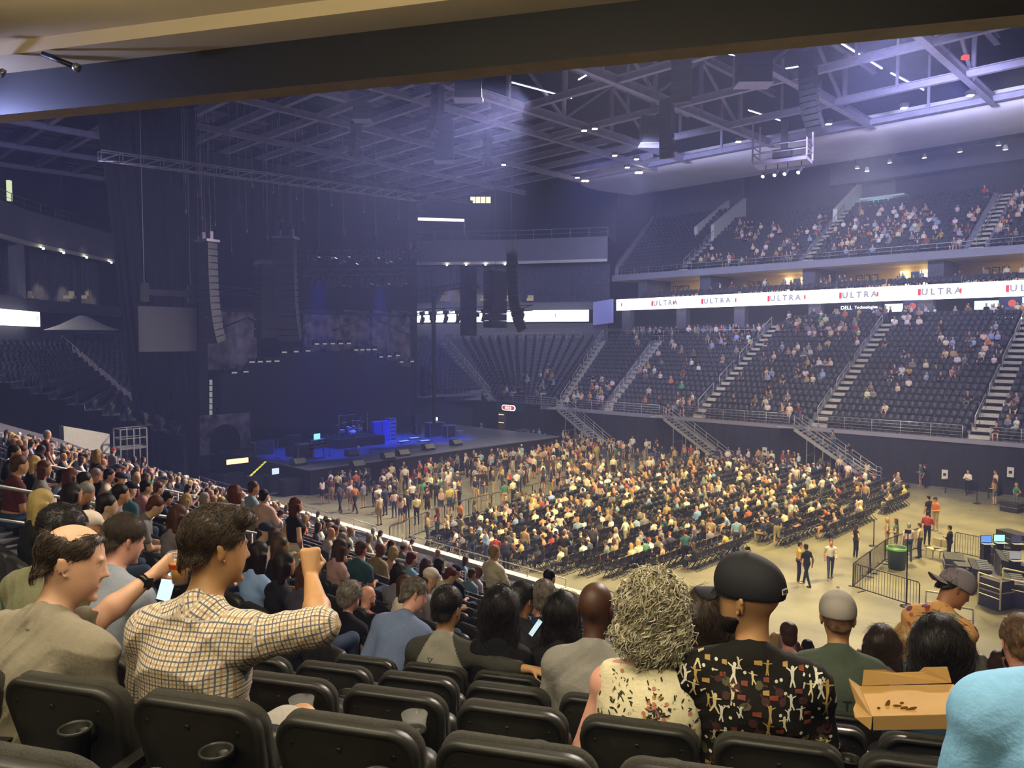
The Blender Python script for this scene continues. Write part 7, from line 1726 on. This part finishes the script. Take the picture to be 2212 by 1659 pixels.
# ------------------------------------------------------------------ floor
CHAIRPOLY = [(-30.2, 24.6), (-33.2, 36), (-34.2, 47), (-32.5, 57.5), (-28.5, 59.2), (-17.0, 57.0), (-15.0, 50), (-14.8, 46), (-18.2, 29.8), (-20.5, 26.2), (-25, 24.2)]
def inside(p, poly):
    x, y = p; r_ = False; n = len(poly)
    for i in range(n):
        x0, y0 = poly[i]; x1, y1 = poly[(i + 1) % n]
        if (y0 > y) != (y1 > y) and x < (x1 - x0) * (y - y0) / (y1 - y0) + x0: r_ = not r_
    return r_
M_fold = mat('folding_chair_black', rgb('#17171a'), .5, var=.1); M_foldm = mat('folding_chair_frame', rgb('#2a2a2e'), .4, .4)
def chair_meshes():
    d_ = {}
    m = MB(); m.cbox((0, .2, .44), (.42, .40, .035)); d_['seat'] = m.mesh('seat', M_fold)
    m = MB(); m.cbox((0, -.06, .70), (.42, .03, .22), rx=-.12); m.cbox((0, -.09, .84), (.30, .028, .05), rx=-.12); d_['backrest'] = m.mesh('backrest', M_fold)
    m = MB()
    for s_ in (-1, 1):
        m.bar((s_ * .205, .42, 0), (s_ * .205, -.10, .86), .025); m.bar((s_ * .19, -.12, 0), (s_ * .19, .34, .44), .025)
    m.bar((-.2, .42, .02), (.2, .42, .02), .02); m.bar((-.19, -.12, .02), (.19, -.12, .02), .02); d_['frame'] = m.mesh('frame', M_foldm); return d_
CHM = chair_meshes(); CHAIRS = []
ri = 0
for X in np.arange(-33.6, -15, .98):
    ci = 0
    for Y in np.arange(24.4, 60, .52):
        sh_ = .02 * (Y - 40)
        p = np.array([X + sh_ * .6, Y])
        if not inside(p, CHAIRPOLY): continue
        if abs(Y - 36.2) < .8 or abs(Y - 47.8) < .8: continue
        CHAIRS.append((p, ri, ci)); ci += 1
    ri += 1
cho = sorted(CHAIRS, key=lambda q: proj((*q[0], .8))[2])
for p, r0_, c0_ in cho[:300]:
    o = empty('folding_chair', (*p, 0), PI / 2 + cr.gauss(0, .03), label=f'black folding floor chair, row {ordn(r0_)} behind the barrier, place {ordn(c0_)} from the near end', cat='chair', group='folding chairs on the floor')
    for k_ in ('seat', 'backrest', 'frame'): link(k_, CHM[k_], o)
CH_REST = cho[300:]
for p, r0_, c0_ in CHAIRS:
    u = cr.random(); near_end = proj((*p, .8))
    occ = .48 if near_end[0] < 1750 else .44
    if p[0] > -18.5: occ = .25
    if u < occ: put(cr.choice(SIT), (p[0] - .12, p[1], 0), PI / 2 + cr.gauss(0, .35), 'floor chairs')
    elif u < occ + .06: put(cr.choice(STAND), (p[0] - .45, p[1], 0), PI / 2 + cr.uniform(-2.4, 2.4), 'floor chairs')
# pit
for i in range(330):
    u = cr.random(); X = -44.6 + (u ** 1.55) * 10.6; Y = cr.uniform(26, 56.5)
    if X > -41 and Y > 50 and cr.random() < .6: continue
    if Y < 28 and X < -43: continue
    if all(np.hypot(X - q['pos'][0], Y - q['pos'][1]) > .42 for q in PEOPLE if q['zone'] == 'pit'): put(cr.choice(STAND), (X, Y, 0), PI / 2 + cr.gauss(0, .8), 'pit')
for i in range(46):
    X, Y = cr.uniform(-52, -33.5), cr.uniform(54, 59.5)
    if cr.random() < .75: put(cr.choice(STAND), (X, Y, 0), cr.uniform(0, 6.3), 'far floor edge')
for i in range(14): put(cr.choice(STAND), (cr.uniform(-33, -20), cr.uniform(58.2, 59.8), 0), cr.uniform(0, 6.3), 'far floor edge')
for (x, y, kd, tp, hr, bt, rz_) in ((1793, 1250, 'walk', 'white', 'brown', 'denim', -2.6), (1725, 1258, 'stand_tee', 'mustard', 'dark', 'dark', -1.0), (1742, 1265, 'walk', 'black', 'dark', 'dark', 1.2), (1962, 1212, 'stand_tee', 'white', 'grey', 'denim', .7), (1986, 1205, 'stand_tee', 'cream', 'brown', 'denim', 1.5), (2002, 1178, 'stand_arms', 'red', 'dark', 'dark', 0), (2050, 1212, 'stand_arms', 'black', 'dark', 'dark', 1.6), (1848, 1205, 'stand_dress', 'black', 'brown', 'dark', -.6), (2020, 1145, 'stand_shorts', 'orange', 'dark', 'khaki', 2.6), (2005, 1140, 'stand_tee', 'black', 'dark', 'dark', 1.2), (2090, 1068, 'stand_arms', 'white', 'dark', 'dark', 2.9), (2150, 1072, 'stand_tee', 'cream', 'brown', 'khaki', 2.2), (2148, 1090, 'stand_long', 'tan', 'auburn', 'grey', 1.2), (2194, 1098, 'stand_dress', 'green', 'blond', 'grey', 2.5), (1988, 1050, 'stand_shorts', 'teal', 'grey', 'grey', 1.5), (1998, 1055, 'stand_tee', 'black', 'brown', 'dark', 1.5), (1935, 1195, 'stand_long', 'green', 'brown', 'grey', 1.7), (1916, 1190, 'stand_dress', 'tan', 'blond', 'khaki', 1.7), (945, 1167, 'stand_long', 'maroon', 'brown', 'denim', 1.9), (820, 1135, 'stand_tee', 'cream', 'grey', 'khaki', 1.6), (1070, 1235, 'stand_tee', 'red', 'brown', 'khaki', 1.0), (1093, 1240, 'stand_arms', 'charcoal', 'brown', 'dark', 1.0), (1090, 1100, 'stand_tee', 'green', 'brown', 'khaki', 1.2), (1745, 1080, 'stand_shorts', 'light blue', 'dark', 'khaki', 1.6), (1590, 1195, 'stand_tee', 'light blue', 'brown', 'denim', .9), (1480, 1225, 'stand_tee', 'teal', 'brown', 'dark', 1.0)):
    put(kd, (*onZ(x, y, 0)[:2], 0), rz_, 'open floor', look(top=tp, hair=hr, bottom=bt), must=True)
# staircases and far walkway
for (X, f) in ((-22.3, .3), (-23.6, .52)): put('walk', (X, 60.2, 3.6 * f), 1.6, 'staircase', look(), must=True)
for (x, y) in ((1490, 885), (1470, 880), (1495, 882), (1240, 868), (1255, 862), (1160, 862), (1705, 905), (1690, 908), (1725, 910)): put(cr.choice(STAND), (*onY(x, y, 61.7)[:2], 3.6), cr.uniform(2.4, 3.8), 'far walkway')
# far stand, clusters of people
def fill_bank(key, dens, zone, rzf, stuff=True):
    B = BANKS[key]; f0, f1 = B['f']; W0 = np.linalg.norm(f1 - f0)
    for k in range(B['n']):
        u = .005
        while u < .995:
            p = B['L'](k + .45, u); z_ = B['zf'] + B['r'] * k
            if all(abs(u - a[0]) * W0 > a[1] / 2 + .25 for a in B['aisles']):
                a_ = proj((*p, z_ + .8))
                if -20 < a_[0] < 2240:
                    SEATS_FAR.append((p, z_, rzf, key))
                    if cr.random() < dens(a_[0], a_[1], k): put(cr.choice(SIT), (p[0] - .0 + math.sin(rzf) * -.0, p[1] - .15, z_), rzf + cr.gauss(0, .25), zone)
            u += .52 / W0
SEATS_FAR = []
def blob(x, y, L): return max([0] + [d_ * math.exp(-(((x - cx) / sx_) ** 2 + ((y - cy) / sy_) ** 2)) for cx, cy, sx_, sy_, d_ in L])
LB = [(1800, 710, 110, 22, .75), (1960, 700, 90, 18, .5), (2140, 745, 110, 40, .6), (1720, 755, 50, 25, .4), (1750, 800, 60, 22, .35), (1690, 850, 40, 25, .3), (1990, 800, 120, 20, .4), (2050, 780, 110, 18, .3), (1660, 820, 30, 20, .35), (1930, 860, 40, 20, .3), (2110, 860, 30, 15, .25), (2190, 880, 30, 60, .4), (1880, 780, 25, 60, .3), (1600, 870, 50, 20, .3)]
LP = [(1420, 745, 40, 22, .4), (1560, 735, 40, 14, .5), (1500, 770, 50, 20, .25), (1440, 800, 40, 18, .22), (1460, 865, 50, 16, .55), (1600, 780, 50, 25, .15), (1380, 800, 30, 15, .35), (1300, 840, 40, 25, .6), (1640, 740, 30, 20, .4), (1250, 850, 50, 20, .5)]
fill_bank('far_stand', lambda x, y, k: blob(x, y, LB) + .02, 'far stand', PI)
fill_bank('far_stand_platform_end', lambda x, y, k: blob(x, y, LP) + .01, 'far stand', PI)
fill_bank('far_corner_stand', lambda x, y, k: blob(x, y, [(1210, 825, 40, 20, .5), (1110, 845, 20, 22, .5), (1170, 815, 60, 20, .12)]), 'far corner', PI - .4)
fill_bank('end_stand_far', lambda x, y, k: 0, 'end', PI + 1.2)
fill_bank('near_corner_stand', lambda x, y, k: 0, 'end', -.75)
fill_bank('end_stand_near', lambda x, y, k: 0, 'end', -1.2)
LU = [(1650, 500, 130, 20, .35), (1560, 560, 100, 18, .45), (1700, 430, 100, 22, .4), (1790, 480, 50, 40, .3), (1890, 500, 100, 28, .6), (2000, 480, 120, 28, .5), (2100, 500, 100, 35, .55), (2190, 450, 50, 70, .6), (1700, 545, 80, 14, .5), (1850, 530, 60, 18, .5), (1950, 460, 100, 16, .45)]
fill_bank('upper_deck', lambda x, y, k: blob(x, y, LU) * 1.0, 'upper deck', PI)
fill_bank('upper_deck_end', lambda x, y, k: 0.0, 'upper deck', PI)
for i in range(34): put(cr.choice(STAND), (cr.uniform(-34, -20.5), cr.uniform(91.8, 93.6), 24.7), PI + cr.gauss(0, .4), 'upper deck')
for i in range(44): put(cr.choice(STAND), (cr.uniform(-56, -37.8), cr.uniform(76.2, 79), 10.6), cr.uniform(2, 4.3), 'far concourse')
for i in range(40): put(cr.choice(STAND), (cr.uniform(-35, -12), cr.uniform(78.8, 80.2), 12.15), cr.uniform(2, 4.3), 'far concourse')
for i in range(70):
    X = cr.uniform(-46, -6); put(cr.choice(STAND if cr.random() < .5 else SIT), (X, cr.uniform(80.8, 84), 15.7), PI + cr.gauss(0, .5), 'far suites')
# suite seats count with the other fixed seats
for X in np.arange(-55, -6, .62):
    for r0_ in range(2):
        if cr.random() < .93: SEATS_FAR.append((np.array([X, 80.0 + .85 * r0_]), 15.7 + .15 * r0_, PI, 'suite'))
# ------------------------------------------------------------------ who becomes an individual: the 300 largest in view
PEOPLE = [q for q in PEOPLE if vis((*q['pos'][:2], q['pos'][2] + 1), 40)]
for q in PEOPLE: q['d'] = proj((*q['pos'][:2], q['pos'][2] + 1))[2]
NH = len(HS)
PEOPLE.sort(key=lambda q: (not q['must'], q['d']))
INDP = PEOPLE[:300 - NH]; CROWD = PEOPLE[300 - NH:]
zw = {'near stand': 'in the near stand', 'floor chairs': 'among the floor chairs', 'pit': 'in the pit crowd', 'far floor edge': 'by the far wall', 'open floor': 'on the open floor', 'staircase': 'on the rightmost staircase', 'far walkway': 'on the far walkway'}
seen = {}
for q in INDP: q['x'] = proj(q['pos'])[0]
for q in sorted(INDP, key=lambda q: q['x']):
    l = q['lk']; st_ = 'seated' if q['kind'].startswith('sit') else 'standing'; hd = {'cap': l['cap'] + ' cap', 'none': 'shaven head'}.get(TYPES[q['kind']][1], l['hair'] + ' hair')
    seen.setdefault((st_, hd, l['top'], zw.get(q['zone'], 'in the hall')), []).append(q)
for (st_, hd, tp_, z_), L in seen.items():
    for i, q in enumerate(L): q['label'] = f"{st_} person with {hd} and {tp_} top {z_}" if len(L) == 1 else f"{ordn(i)} {st_} person from left with {hd} and {tp_} top {z_}"
for q in INDP:
    l = q['lk']; pos = tuple(q['pos'])
    if q['d'] < 17 and q['zone'] == 'near stand':
        D_, info = mid_prefab(q['kind']); o = link('person', D_['person'], None, pos, q['rz'], q['label'], 'person', 'audience members'); parts = [o]
        for nm in ('top', 'bottoms', 'shoes', 'hair', 'cap'):
            if nm in D_: parts.append(link(nm, D_[nm], o))
    else: o = link('person', PRE[q['kind']][0], None, pos, q['rz'], q['label'], 'person', 'audience members'); parts = [o]
    o.scale = (q['s'],) * 3
    for c_ in parts:
        for k_ in ('c_top', 'c_hair', 'c_bottom', 'c_skin', 'c_shoe', 'c_cap'): c_[k_] = [float(v) for v in l[k_]]
# ------------------------------------------------------------------ the rest of the crowd: one joined object coloured by clothing
VV, FF, CCOL = [], [], []; off = 0
for q in CROWD:
    V, F, cls = LOW[q['kind']]; l = q['lk']; VV.append((V * q['s']) @ rotz(q['rz']).T + q['pos']); FF.append(F + off); off += len(V)
    pal = np.array([l['c_skin'], l['c_top'], l['c_bottom'], l['c_hair'], l['c_shoe'], l['c_cap']]); CCOL.append(pal[cls])
VV = np.concatenate(VV); FF = np.concatenate(FF); CCOL = np.concatenate(CCOL)
mcw = bpy.data.materials.new('crowd_cloth'); mcw.use_nodes = True; nt = mcw.node_tree; a_ = nt.nodes.new('ShaderNodeAttribute'); a_.attribute_name = 'cloth_col'; b_ = nt.nodes['Principled BSDF']; b_.inputs['Roughness'].default_value = .8; nt.links.new(a_.outputs['Color'], b_.inputs['Base Color'])
me = np_mesh('audience', VV, FF, mcw, None, True); at = me.attributes.new('cloth_col', 'FLOAT_COLOR', 'FACE'); at.data.foreach_set('color', np.concatenate([CCOL, np.ones((len(CCOL), 1))], 1).astype(np.float32).ravel())
link('audience', me, label='distant audience filling the far stands and the back of the floor', cat='crowd', kind='stuff')
# remaining seats and floor chairs, joined
def low_seat():
    m = MB(); m.cbox((0, 0, .63), (.44, .07, .44), rx=-.16); m.cbox((0, .2, .43), (.42, .36, .08)); m.cbox((0, .06, .2), (.06, .06, .4)); V = np.array(m.v); F = np.array(m.f); return V, F
def folded_seat():
    m = MB(); m.cbox((0, 0, .63), (.44, .07, .44), rx=-.16); m.cbox((0, .13, .52), (.41, .07, .36), rx=-.1); m.cbox((.23, .06, .3), (.05, .2, .6)); return np.array(m.v), np.array(m.f)
def join(name, items, VF, mt, **k):
    V, F = VF; n = len(items); P = np.array([i_[0] for i_ in items]); A = np.array([i_[1] for i_ in items]); c_, s_ = np.cos(A)[:, None], np.sin(A)[:, None]
    W = np.stack([V[None, :, 0] * c_ - V[None, :, 1] * s_ + P[:, :1], V[None, :, 0] * s_ + V[None, :, 1] * c_ + P[:, 1:2], V[None, :, 2] + P[:, 2:3]], -1).reshape(-1, 3)
    G = (F[None] + (np.arange(n) * len(V))[:, None, None]).reshape(-1, F.shape[1]); return link(name, np_mesh(name, W, G, mt, None, False), **k)
M_farseat = mat('far_seat_plastic', rgb('#34353c'), .55)
join('stadium_seats', [((*q[0], q[1]), q[2]) for q in REST] + [((*p, z_), rz_) for p, z_, rz_, key in SEATS_FAR], folded_seat(), M_farseat, label='remaining rows of dark folding seats around the arena bowl', cat='seats', kind='stuff')
V = np.array([]); m = MB(); m.cbox((0, .2, .44), (.42, .40, .035)); m.cbox((0, -.06, .72), (.42, .03, .28), rx=-.12)
for s_ in (-1, 1): m.bar((s_ * .205, .42, 0), (s_ * .205, -.10, .86), .03); m.bar((s_ * .19, -.12, 0), (s_ * .19, .34, .44), .03)
join('folding_chairs', [((*p, 0), PI / 2) for p, _, _ in CH_REST], (np.array(m.v), np.array(m.f)), M_fold, label='remaining black folding chairs at the far side of the floor', cat='chairs', kind='stuff')
# near-stand aisle steps and handrails
for ai, A in enumerate(AISLES):
    m = MB()
    for k in range(NROW - 2):
        for h in range(2):
            o0_, o1_ = .6 + NB_P * (k + .5 * h), .6 + NB_P * (k + .5 * h + .5); Ya, Yb = 22 - o0_, 22 - o1_
            xa = np.interp(-Ya, -A[::-1, 1], A[::-1, 0]) if False else np.interp(Ya, A[:, 1], A[:, 0]); xb = np.interp(Yb, A[:, 1], A[:, 0])
            if Yb < A[0, 1] - .5: continue
            z_ = rowz(k) + .006 + (NB_R * .5 if h else 0); m.add([(xa - .55, Ya, z_ - NB_R * .5), (xa + .55, Ya, z_ - NB_R * .5), (xa + .55, Ya, z_), (xa - .55, Ya, z_), (xb + .55, Yb, z_), (xb - .55, Yb, z_)], [(0, 1, 2, 3), (3, 2, 4, 5)])
    m.build('aisle_steps', M_stair, bpy.data.objects['floor_near_stand'])
    for j, (k0, k1) in enumerate(((1, 4.5), (6, 10), (11.2, 15.2), (16.5, 20), (20.8, 23.4))):
        pts = []
        for k in (k0, k1):
            Y = 22 - .6 - NB_P * k; pts.append((np.interp(Y, A[:, 1], A[:, 0]), Y, rowz(k) + .1))
        if pts[1][1] < A[0, 1] - .2: continue
        rt_ = empty('aisle_handrail', pts[0], label=f"{ORD[j]} handrail from the floor in the {('nearest', 'second', 'third', 'farthest')[ai]} aisle of the near stand", cat='railing', group='near stand handrails'); a_, b_ = Vector((0, 0, 0)), Vector(pts[1]) - Vector(pts[0]); up = Vector((0, 0, 1))
        MB().tube([a_ + up * .1, a_ + up * .78, a_.lerp(b_, .03) + up * .86, b_.lerp(a_, .03) + up * .86, b_ + up * .78, b_ + up * .1], .024, 8).build('top_rail', M_rail, rt_, True); MB().tube([a_ + up * .45, b_ + up * .45], .02, 6).build('mid_rail', M_rail, rt_, True)
        for t in (.33, .66): MB().tube([a_.lerp(b_, t), a_.lerp(b_, t) + up * .86], .022, 6).build('post', M_rail, rt_, True)
# ledge rail
for i, (x0, x1) in enumerate(((-50.5, -41), (-38.5, -30.5), (-28.5, -18.5), (-16.5, -10.2))): railing('ledge_railing', [(x0, 21.95, 1.12), (x1, 21.95, 1.12)], .35, f'{ORD[i]} low rail from the stage end on the cream ledge', 'ledge rails', 2.2, 0, .02)
print('people', len(PEOPLE), len(INDP), 'crowd tris', len(FF), 'near', len(NEAR), 'farseats', len(SEATS_FAR), 'chairs', len(CHAIRS), 'T', time.time() - T0)
# ------------------------------------------------------------------ barricades, mixing desk, bins and signs on the floor
M_bar = mat('barrier_black', rgb('#1b1b1d'), .45, .4)
def barrier_run(pts, h, label, group, seg=2.3, mt=None, gap=.12):
    mt = mt or M_bar; n = 0; P = [np.array(p, float) for p in pts]
    for a, b in zip(P[:-1], P[1:]):
        L = np.linalg.norm(b - a); k = max(1, round(L / seg))
        for i in range(k):
            p, q = a + (b - a) * i / k, a + (b - a) * ((i + .97) / k); d_ = Vector((*(q - p), 0)); r_ = empty('crowd_barrier', (*p, 0), label=f'{ordn(n)} {label}', cat='barrier', group=group); n += 1
            MB().tube([(0, 0, .12), (0, 0, h - .08), d_ * .02 + Vector((0, 0, h)), d_ * .98 + Vector((0, 0, h)), d_ + Vector((0, 0, h - .08)), d_ + Vector((0, 0, .12)), (0, 0, .12)], .022, 6).build('frame', mt, r_, True)
            m = MB(); nb = int(d_.length / gap)
            for j in range(1, nb): m.bar(d_ * (j / nb) + Vector((0, 0, .12)), d_ * (j / nb) + Vector((0, 0, h)), .014)
            o = m.build('bars', mt, r_); o['kind'] = 'stuff'
            for t in (.12, .88): s_ = Vector((-d_.y, d_.x, 0)).normalized() * .25; MB().bar(d_ * t - s_ + Vector((0, 0, .02)), d_ * t + s_ + Vector((0, 0, .02)), .05, .03).build('foot', mt, r_)
barrier_run([(-31.2, 23.2), (-33.3, 28.7), (-33.9, 36.8), (-35.2, 48.3)], 1.1, 'black crowd barrier from the near side between pit and chairs', 'barriers behind the pit')
f1, f2, f3, f4 = onZ(1842, 1272, 0), onZ(1912, 1215, 0), onZ(1990, 1185, 0), onZ(1985, 1318, 0)
barrier_run([f4[:2], f1[:2], f2[:2], f3[:2]], 1.1, 'black barrier from the front in the fence by the bin', 'barriers by the mixing desk')
g1, g2 = onZ(2062, 1197, 0), onZ(2175, 1222, 0); barrier_run([g1[:2], g2[:2]], 1.1, 'black barrier from the left behind the mixing desk', 'barriers behind the mixing desk')
# pale rails by the right vomitory
for i, (x0, y0, x1, y1) in enumerate(((1998, 1345, 2040, 1352), (2112, 1300, 2160, 1318), (2165, 1290, 2230, 1305), (2010, 1372, 2100, 1390))):
    a, b = onZ(x0, y0, .4), onZ(x1, y1, .4); rl = railing('vomitory_rail', [tuple(a), tuple(b)], 1.15, f'{ORD[i]} cream tube rail at the lower right by the mixing desk', 'cream vomitory rails', 1.2, 2, .035, 8, mt=mat('cream_rail', rgb('#d6cfb4'), .45, .1))
# bin
p = onZ(1937, 1228, 0); r_ = empty('litter_bin', tuple(p), label='round dark green bin with a bright green liner', cat='bin'); MB().lathe([(0, 0), (.36, 0), (.42, .95), (.44, 1.0), (.40, 1.0), (.38, .9), (0, .88)], (0, 0, 0), 20).build('body', mat('bin_green', rgb('#1f3a30'), .5), r_, True); MB().lathe([(.40, 1.005), (.45, 1.01), (.455, .9)], (0, 0, 0), 20).build('liner', mat('liner_green', rgb('#58a03a'), .4), r_, True)
# tall stands
for i, (x, y, h_, lb) in enumerate(((1957, 1310, 3.0, 'tall thin black pole with a lamp head by the fence'), (1887, 1180, 1.4, 'short black stanchion behind the floor chairs'), (2110, 1088, 1.9, 'black stanchion before the far wall'))):
    p = onZ(x, y, 0); r_ = empty('pole_stand', tuple(p), label=lb, cat='stand'); MB().lathe([(0, .04), (.22, .03), (.23, 0)], (0, 0, 0), 14).build('base', M_bar, r_, True); MB().tube([(0, 0, 0), (0, 0, h_)], .025, 6).build('pole', M_bar, r_)
    if i == 0: MB().cbox((0, 0, h_), (.2, .15, .15)).build('head', M_bar, r_)
# notices on the far wall
M_paper = mat('notice_paper', rgb('#c8c6c0'), .8)
for i, (x, y) in enumerate(((1040, 920), (1263, 928), (1402, 961), (1652, 975), (2041, 1025), (2183, 1020))):
    p = onY(x, y, 60.85); r_ = MB().box((-.2, -.03, -.34), (.2, 0, .34)).build('wall_notice', M_paper, loc=tuple(p), label=f'{ORD[i]} small white notice from the left on the black far wall', cat='notice', group='white notices on the far wall'); MB().box((-.1, -.035, -.1), (.1, -.03, .1)).build('arrow_mark', M_bar, r_)
# desk pen by far wall
p = onZ(2085, 1072, 0); r_ = empty('usher_rail', tuple(p), label='small black rail around the usher at the far wall', cat='railing')
for x in (-1.3, 0, 1.3): MB().bar((x, .3, 0), (x, .3, 1.0), .05).build('post', M_bar, r_)
MB().bar((-1.3, .3, 1.0), (1.3, .3, 1.0), .05).build('top_bar', M_bar, r_)
# ---- mixing position
M_desk = mat('console_dark', rgb('#22242c'), .5, var=.15); M_case2 = mat('case_navy', rgb('#252a4a'), .5); M_lap = mat('laptop_silver', rgb('#c6c8cc'), .3, .4)
def fz(x, y, z=0): return onZ(x, y, z)
def desk_unit(x, y, w_, d_, h_, rz_, label, nm='mixing_console', cat='console'):
    r_ = empty(nm, tuple(fz(x, y)), rz_, label=label, cat=cat, group='mixing position equipment'); MB().box((-w_ / 2, -d_ / 2, 0), (w_ / 2, d_ / 2, h_ * .8)).build('case', M_case2, r_)
    m = MB(); m.add([(-w_ / 2, -d_ / 2, h_ * .8), (w_ / 2, -d_ / 2, h_ * .8), (w_ / 2, d_ / 2, h_), (-w_ / 2, d_ / 2, h_), (-w_ / 2, d_ / 2, h_ * .8), (w_ / 2, d_ / 2, h_ * .8)], [(0, 1, 2, 3), (0, 3, 4), (1, 5, 2), (3, 2, 5, 4)]); m.build('control_surface', M_desk, r_)
    for q in range(6): MB().box((-w_ / 2 + w_ * (q + .1) / 6, -d_ * .3, h_ * .82), (-w_ / 2 + w_ * (q + .8) / 6, d_ * .2, h_ * .98)).build('fader_bank', mat('fader_bank', rgb('#4a4d5c'), .4, var=.4, nscale=60), r_)
    m = MB(); [m.bar((sx_ * w_ / 2, sy * d_ / 2, 0), (sx_ * w_ / 2, sy * d_ / 2, h_ * .8), .04) for sx_ in (-1, 1) for sy in (-1, 1)]; o = m.build('edge_trim', M_edge, r_); o['kind'] = 'stuff'; return r_
RZD = 1.9
desk_unit(2120, 1268, 1.8, .9, 1.0, RZD, 'mixing console at the left of the right-hand desk area'); desk_unit(2180, 1250, 2.0, .9, 1.05, RZD, 'mixing console under the blue lit laptops'); desk_unit(2195, 1300, 1.8, .9, .95, RZD, 'mixing console nearest the cream rails')
for i, (x, y, w_, h_, lb) in enumerate(((2060, 1230, 1.4, .6, 'open long case beside the fence by the desks'), (2085, 1265, .8, .9, 'black case behind the standing youth cap'), (2150, 1215, 1.2, .8, 'dark case with bags behind the laptops'), (2190, 1180, 1.5, .7, 'dark pile of gear at the right frame edge'), (2150, 1310, .9, 1.1, 'navy road case in front of the consoles'), (2185, 1105, 1.0, .5, 'grey trunk far behind the desks'))):
    r_ = empty('equipment_case', tuple(fz(x, y)), RZD + .2 * i, label=lb, cat='case', group='cases around the mixing position'); MB().box((-w_ / 2, -.4, 0), (w_ / 2, .4, h_)).build('body', M_desk if i % 2 else M_case2, r_); MB().box((-w_ / 2 - .02, -.42, h_ * .6), (w_ / 2 + .02, .42, h_ * .64)).build('trim', M_edge, r_); MB().box((-w_ / 2, -.4, h_), (w_ / 2, .4, h_ + .03)).build('lid', M_gear, r_)
for i, (x, y, c, lb) in enumerate(((2130, 1172, 'b', 'laptop with a blue screen on the mixing desk'), (2158, 1170, 't', 'monitor with a turquoise screen on the mixing desk'), (2195, 1172, 'd', 'dark monitor right of the turquoise screen'), (2192, 1208, 'w', 'open silver laptop near the right frame edge'))):
    p = fz(x, y, 1.2); r_ = empty('laptop', tuple(p), YAW - .1, label=lb, cat='laptop', group='laptops on the mixing desks'); MB().box((-.25, -.02, 0), (.25, .02, .34)).build('lid', M_lap if c == 'w' else M_phone, r_); MB().box((-.25, -.35, -.02), (.25, 0, .0)).build('keyboard_base', M_lap, r_); MB().bar((0, .02, -1.2), (0, .02, 0), .3, .3).build('stand', M_gear, r_)
    cc_ = {'b': (.08, .2, .6), 't': (.3, .85, .85), 'd': (.03, .03, .06), 'w': (.2, .2, .22)}[c]; MB().box((-.23, -.026, .02), (.23, -.021, .32)).build('screen', mat('scr_' + c, cc_, .3, emit=cc_, estr=1.2), r_)
for i, (x, y) in enumerate(((2015, 1205), (2030, 1208))):
    r_ = empty('stacking_chair', tuple(fz(x, y)), 2.6, label=f'{ORD[i]} beige stacking chair beside the woman in black', cat='chair', group='stacking chairs'); MB().cbox((0, 0, .45), (.48, .45, .06)).build('seat', mat('beige_seat', rgb('#a39a80'), .7), r_); MB().cbox((0, -.22, .75), (.46, .05, .38)).build('backrest', MATS['beige_seat'], r_)
    for sx_ in (-1, 1):
        for sy in (-1, 1): MB().bar((sx_ * .22, sy * .2, 0), (sx_ * .22, sy * .2, .45), .03).build('leg', M_chrome, r_)
# dock opening details in the far corner
r_ = MB().box((-61.2, 60.7, 0), (-60.2, 60.85, 2.6)).build('dock_door', mat('dock_warm', rgb('#6d5c3a'), .6), label='tall brownish dock door in the far corner behind the crowd', cat='door')
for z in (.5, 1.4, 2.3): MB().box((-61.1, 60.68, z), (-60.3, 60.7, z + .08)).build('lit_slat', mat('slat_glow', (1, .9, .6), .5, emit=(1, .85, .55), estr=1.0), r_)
for i, (x, y) in enumerate(((1050, 905), (1080, 935), (1110, 940), (1140, 945), (1065, 945))):
    gear_box('dock_case', x - 12, 953 + i % 3 * 4, 1.2, .8, 1.0 + .2 * (i % 2), M_case, f'{ORD[i]} dark equipment case near the dock in the far corner', 'case', z=0, edges=True)
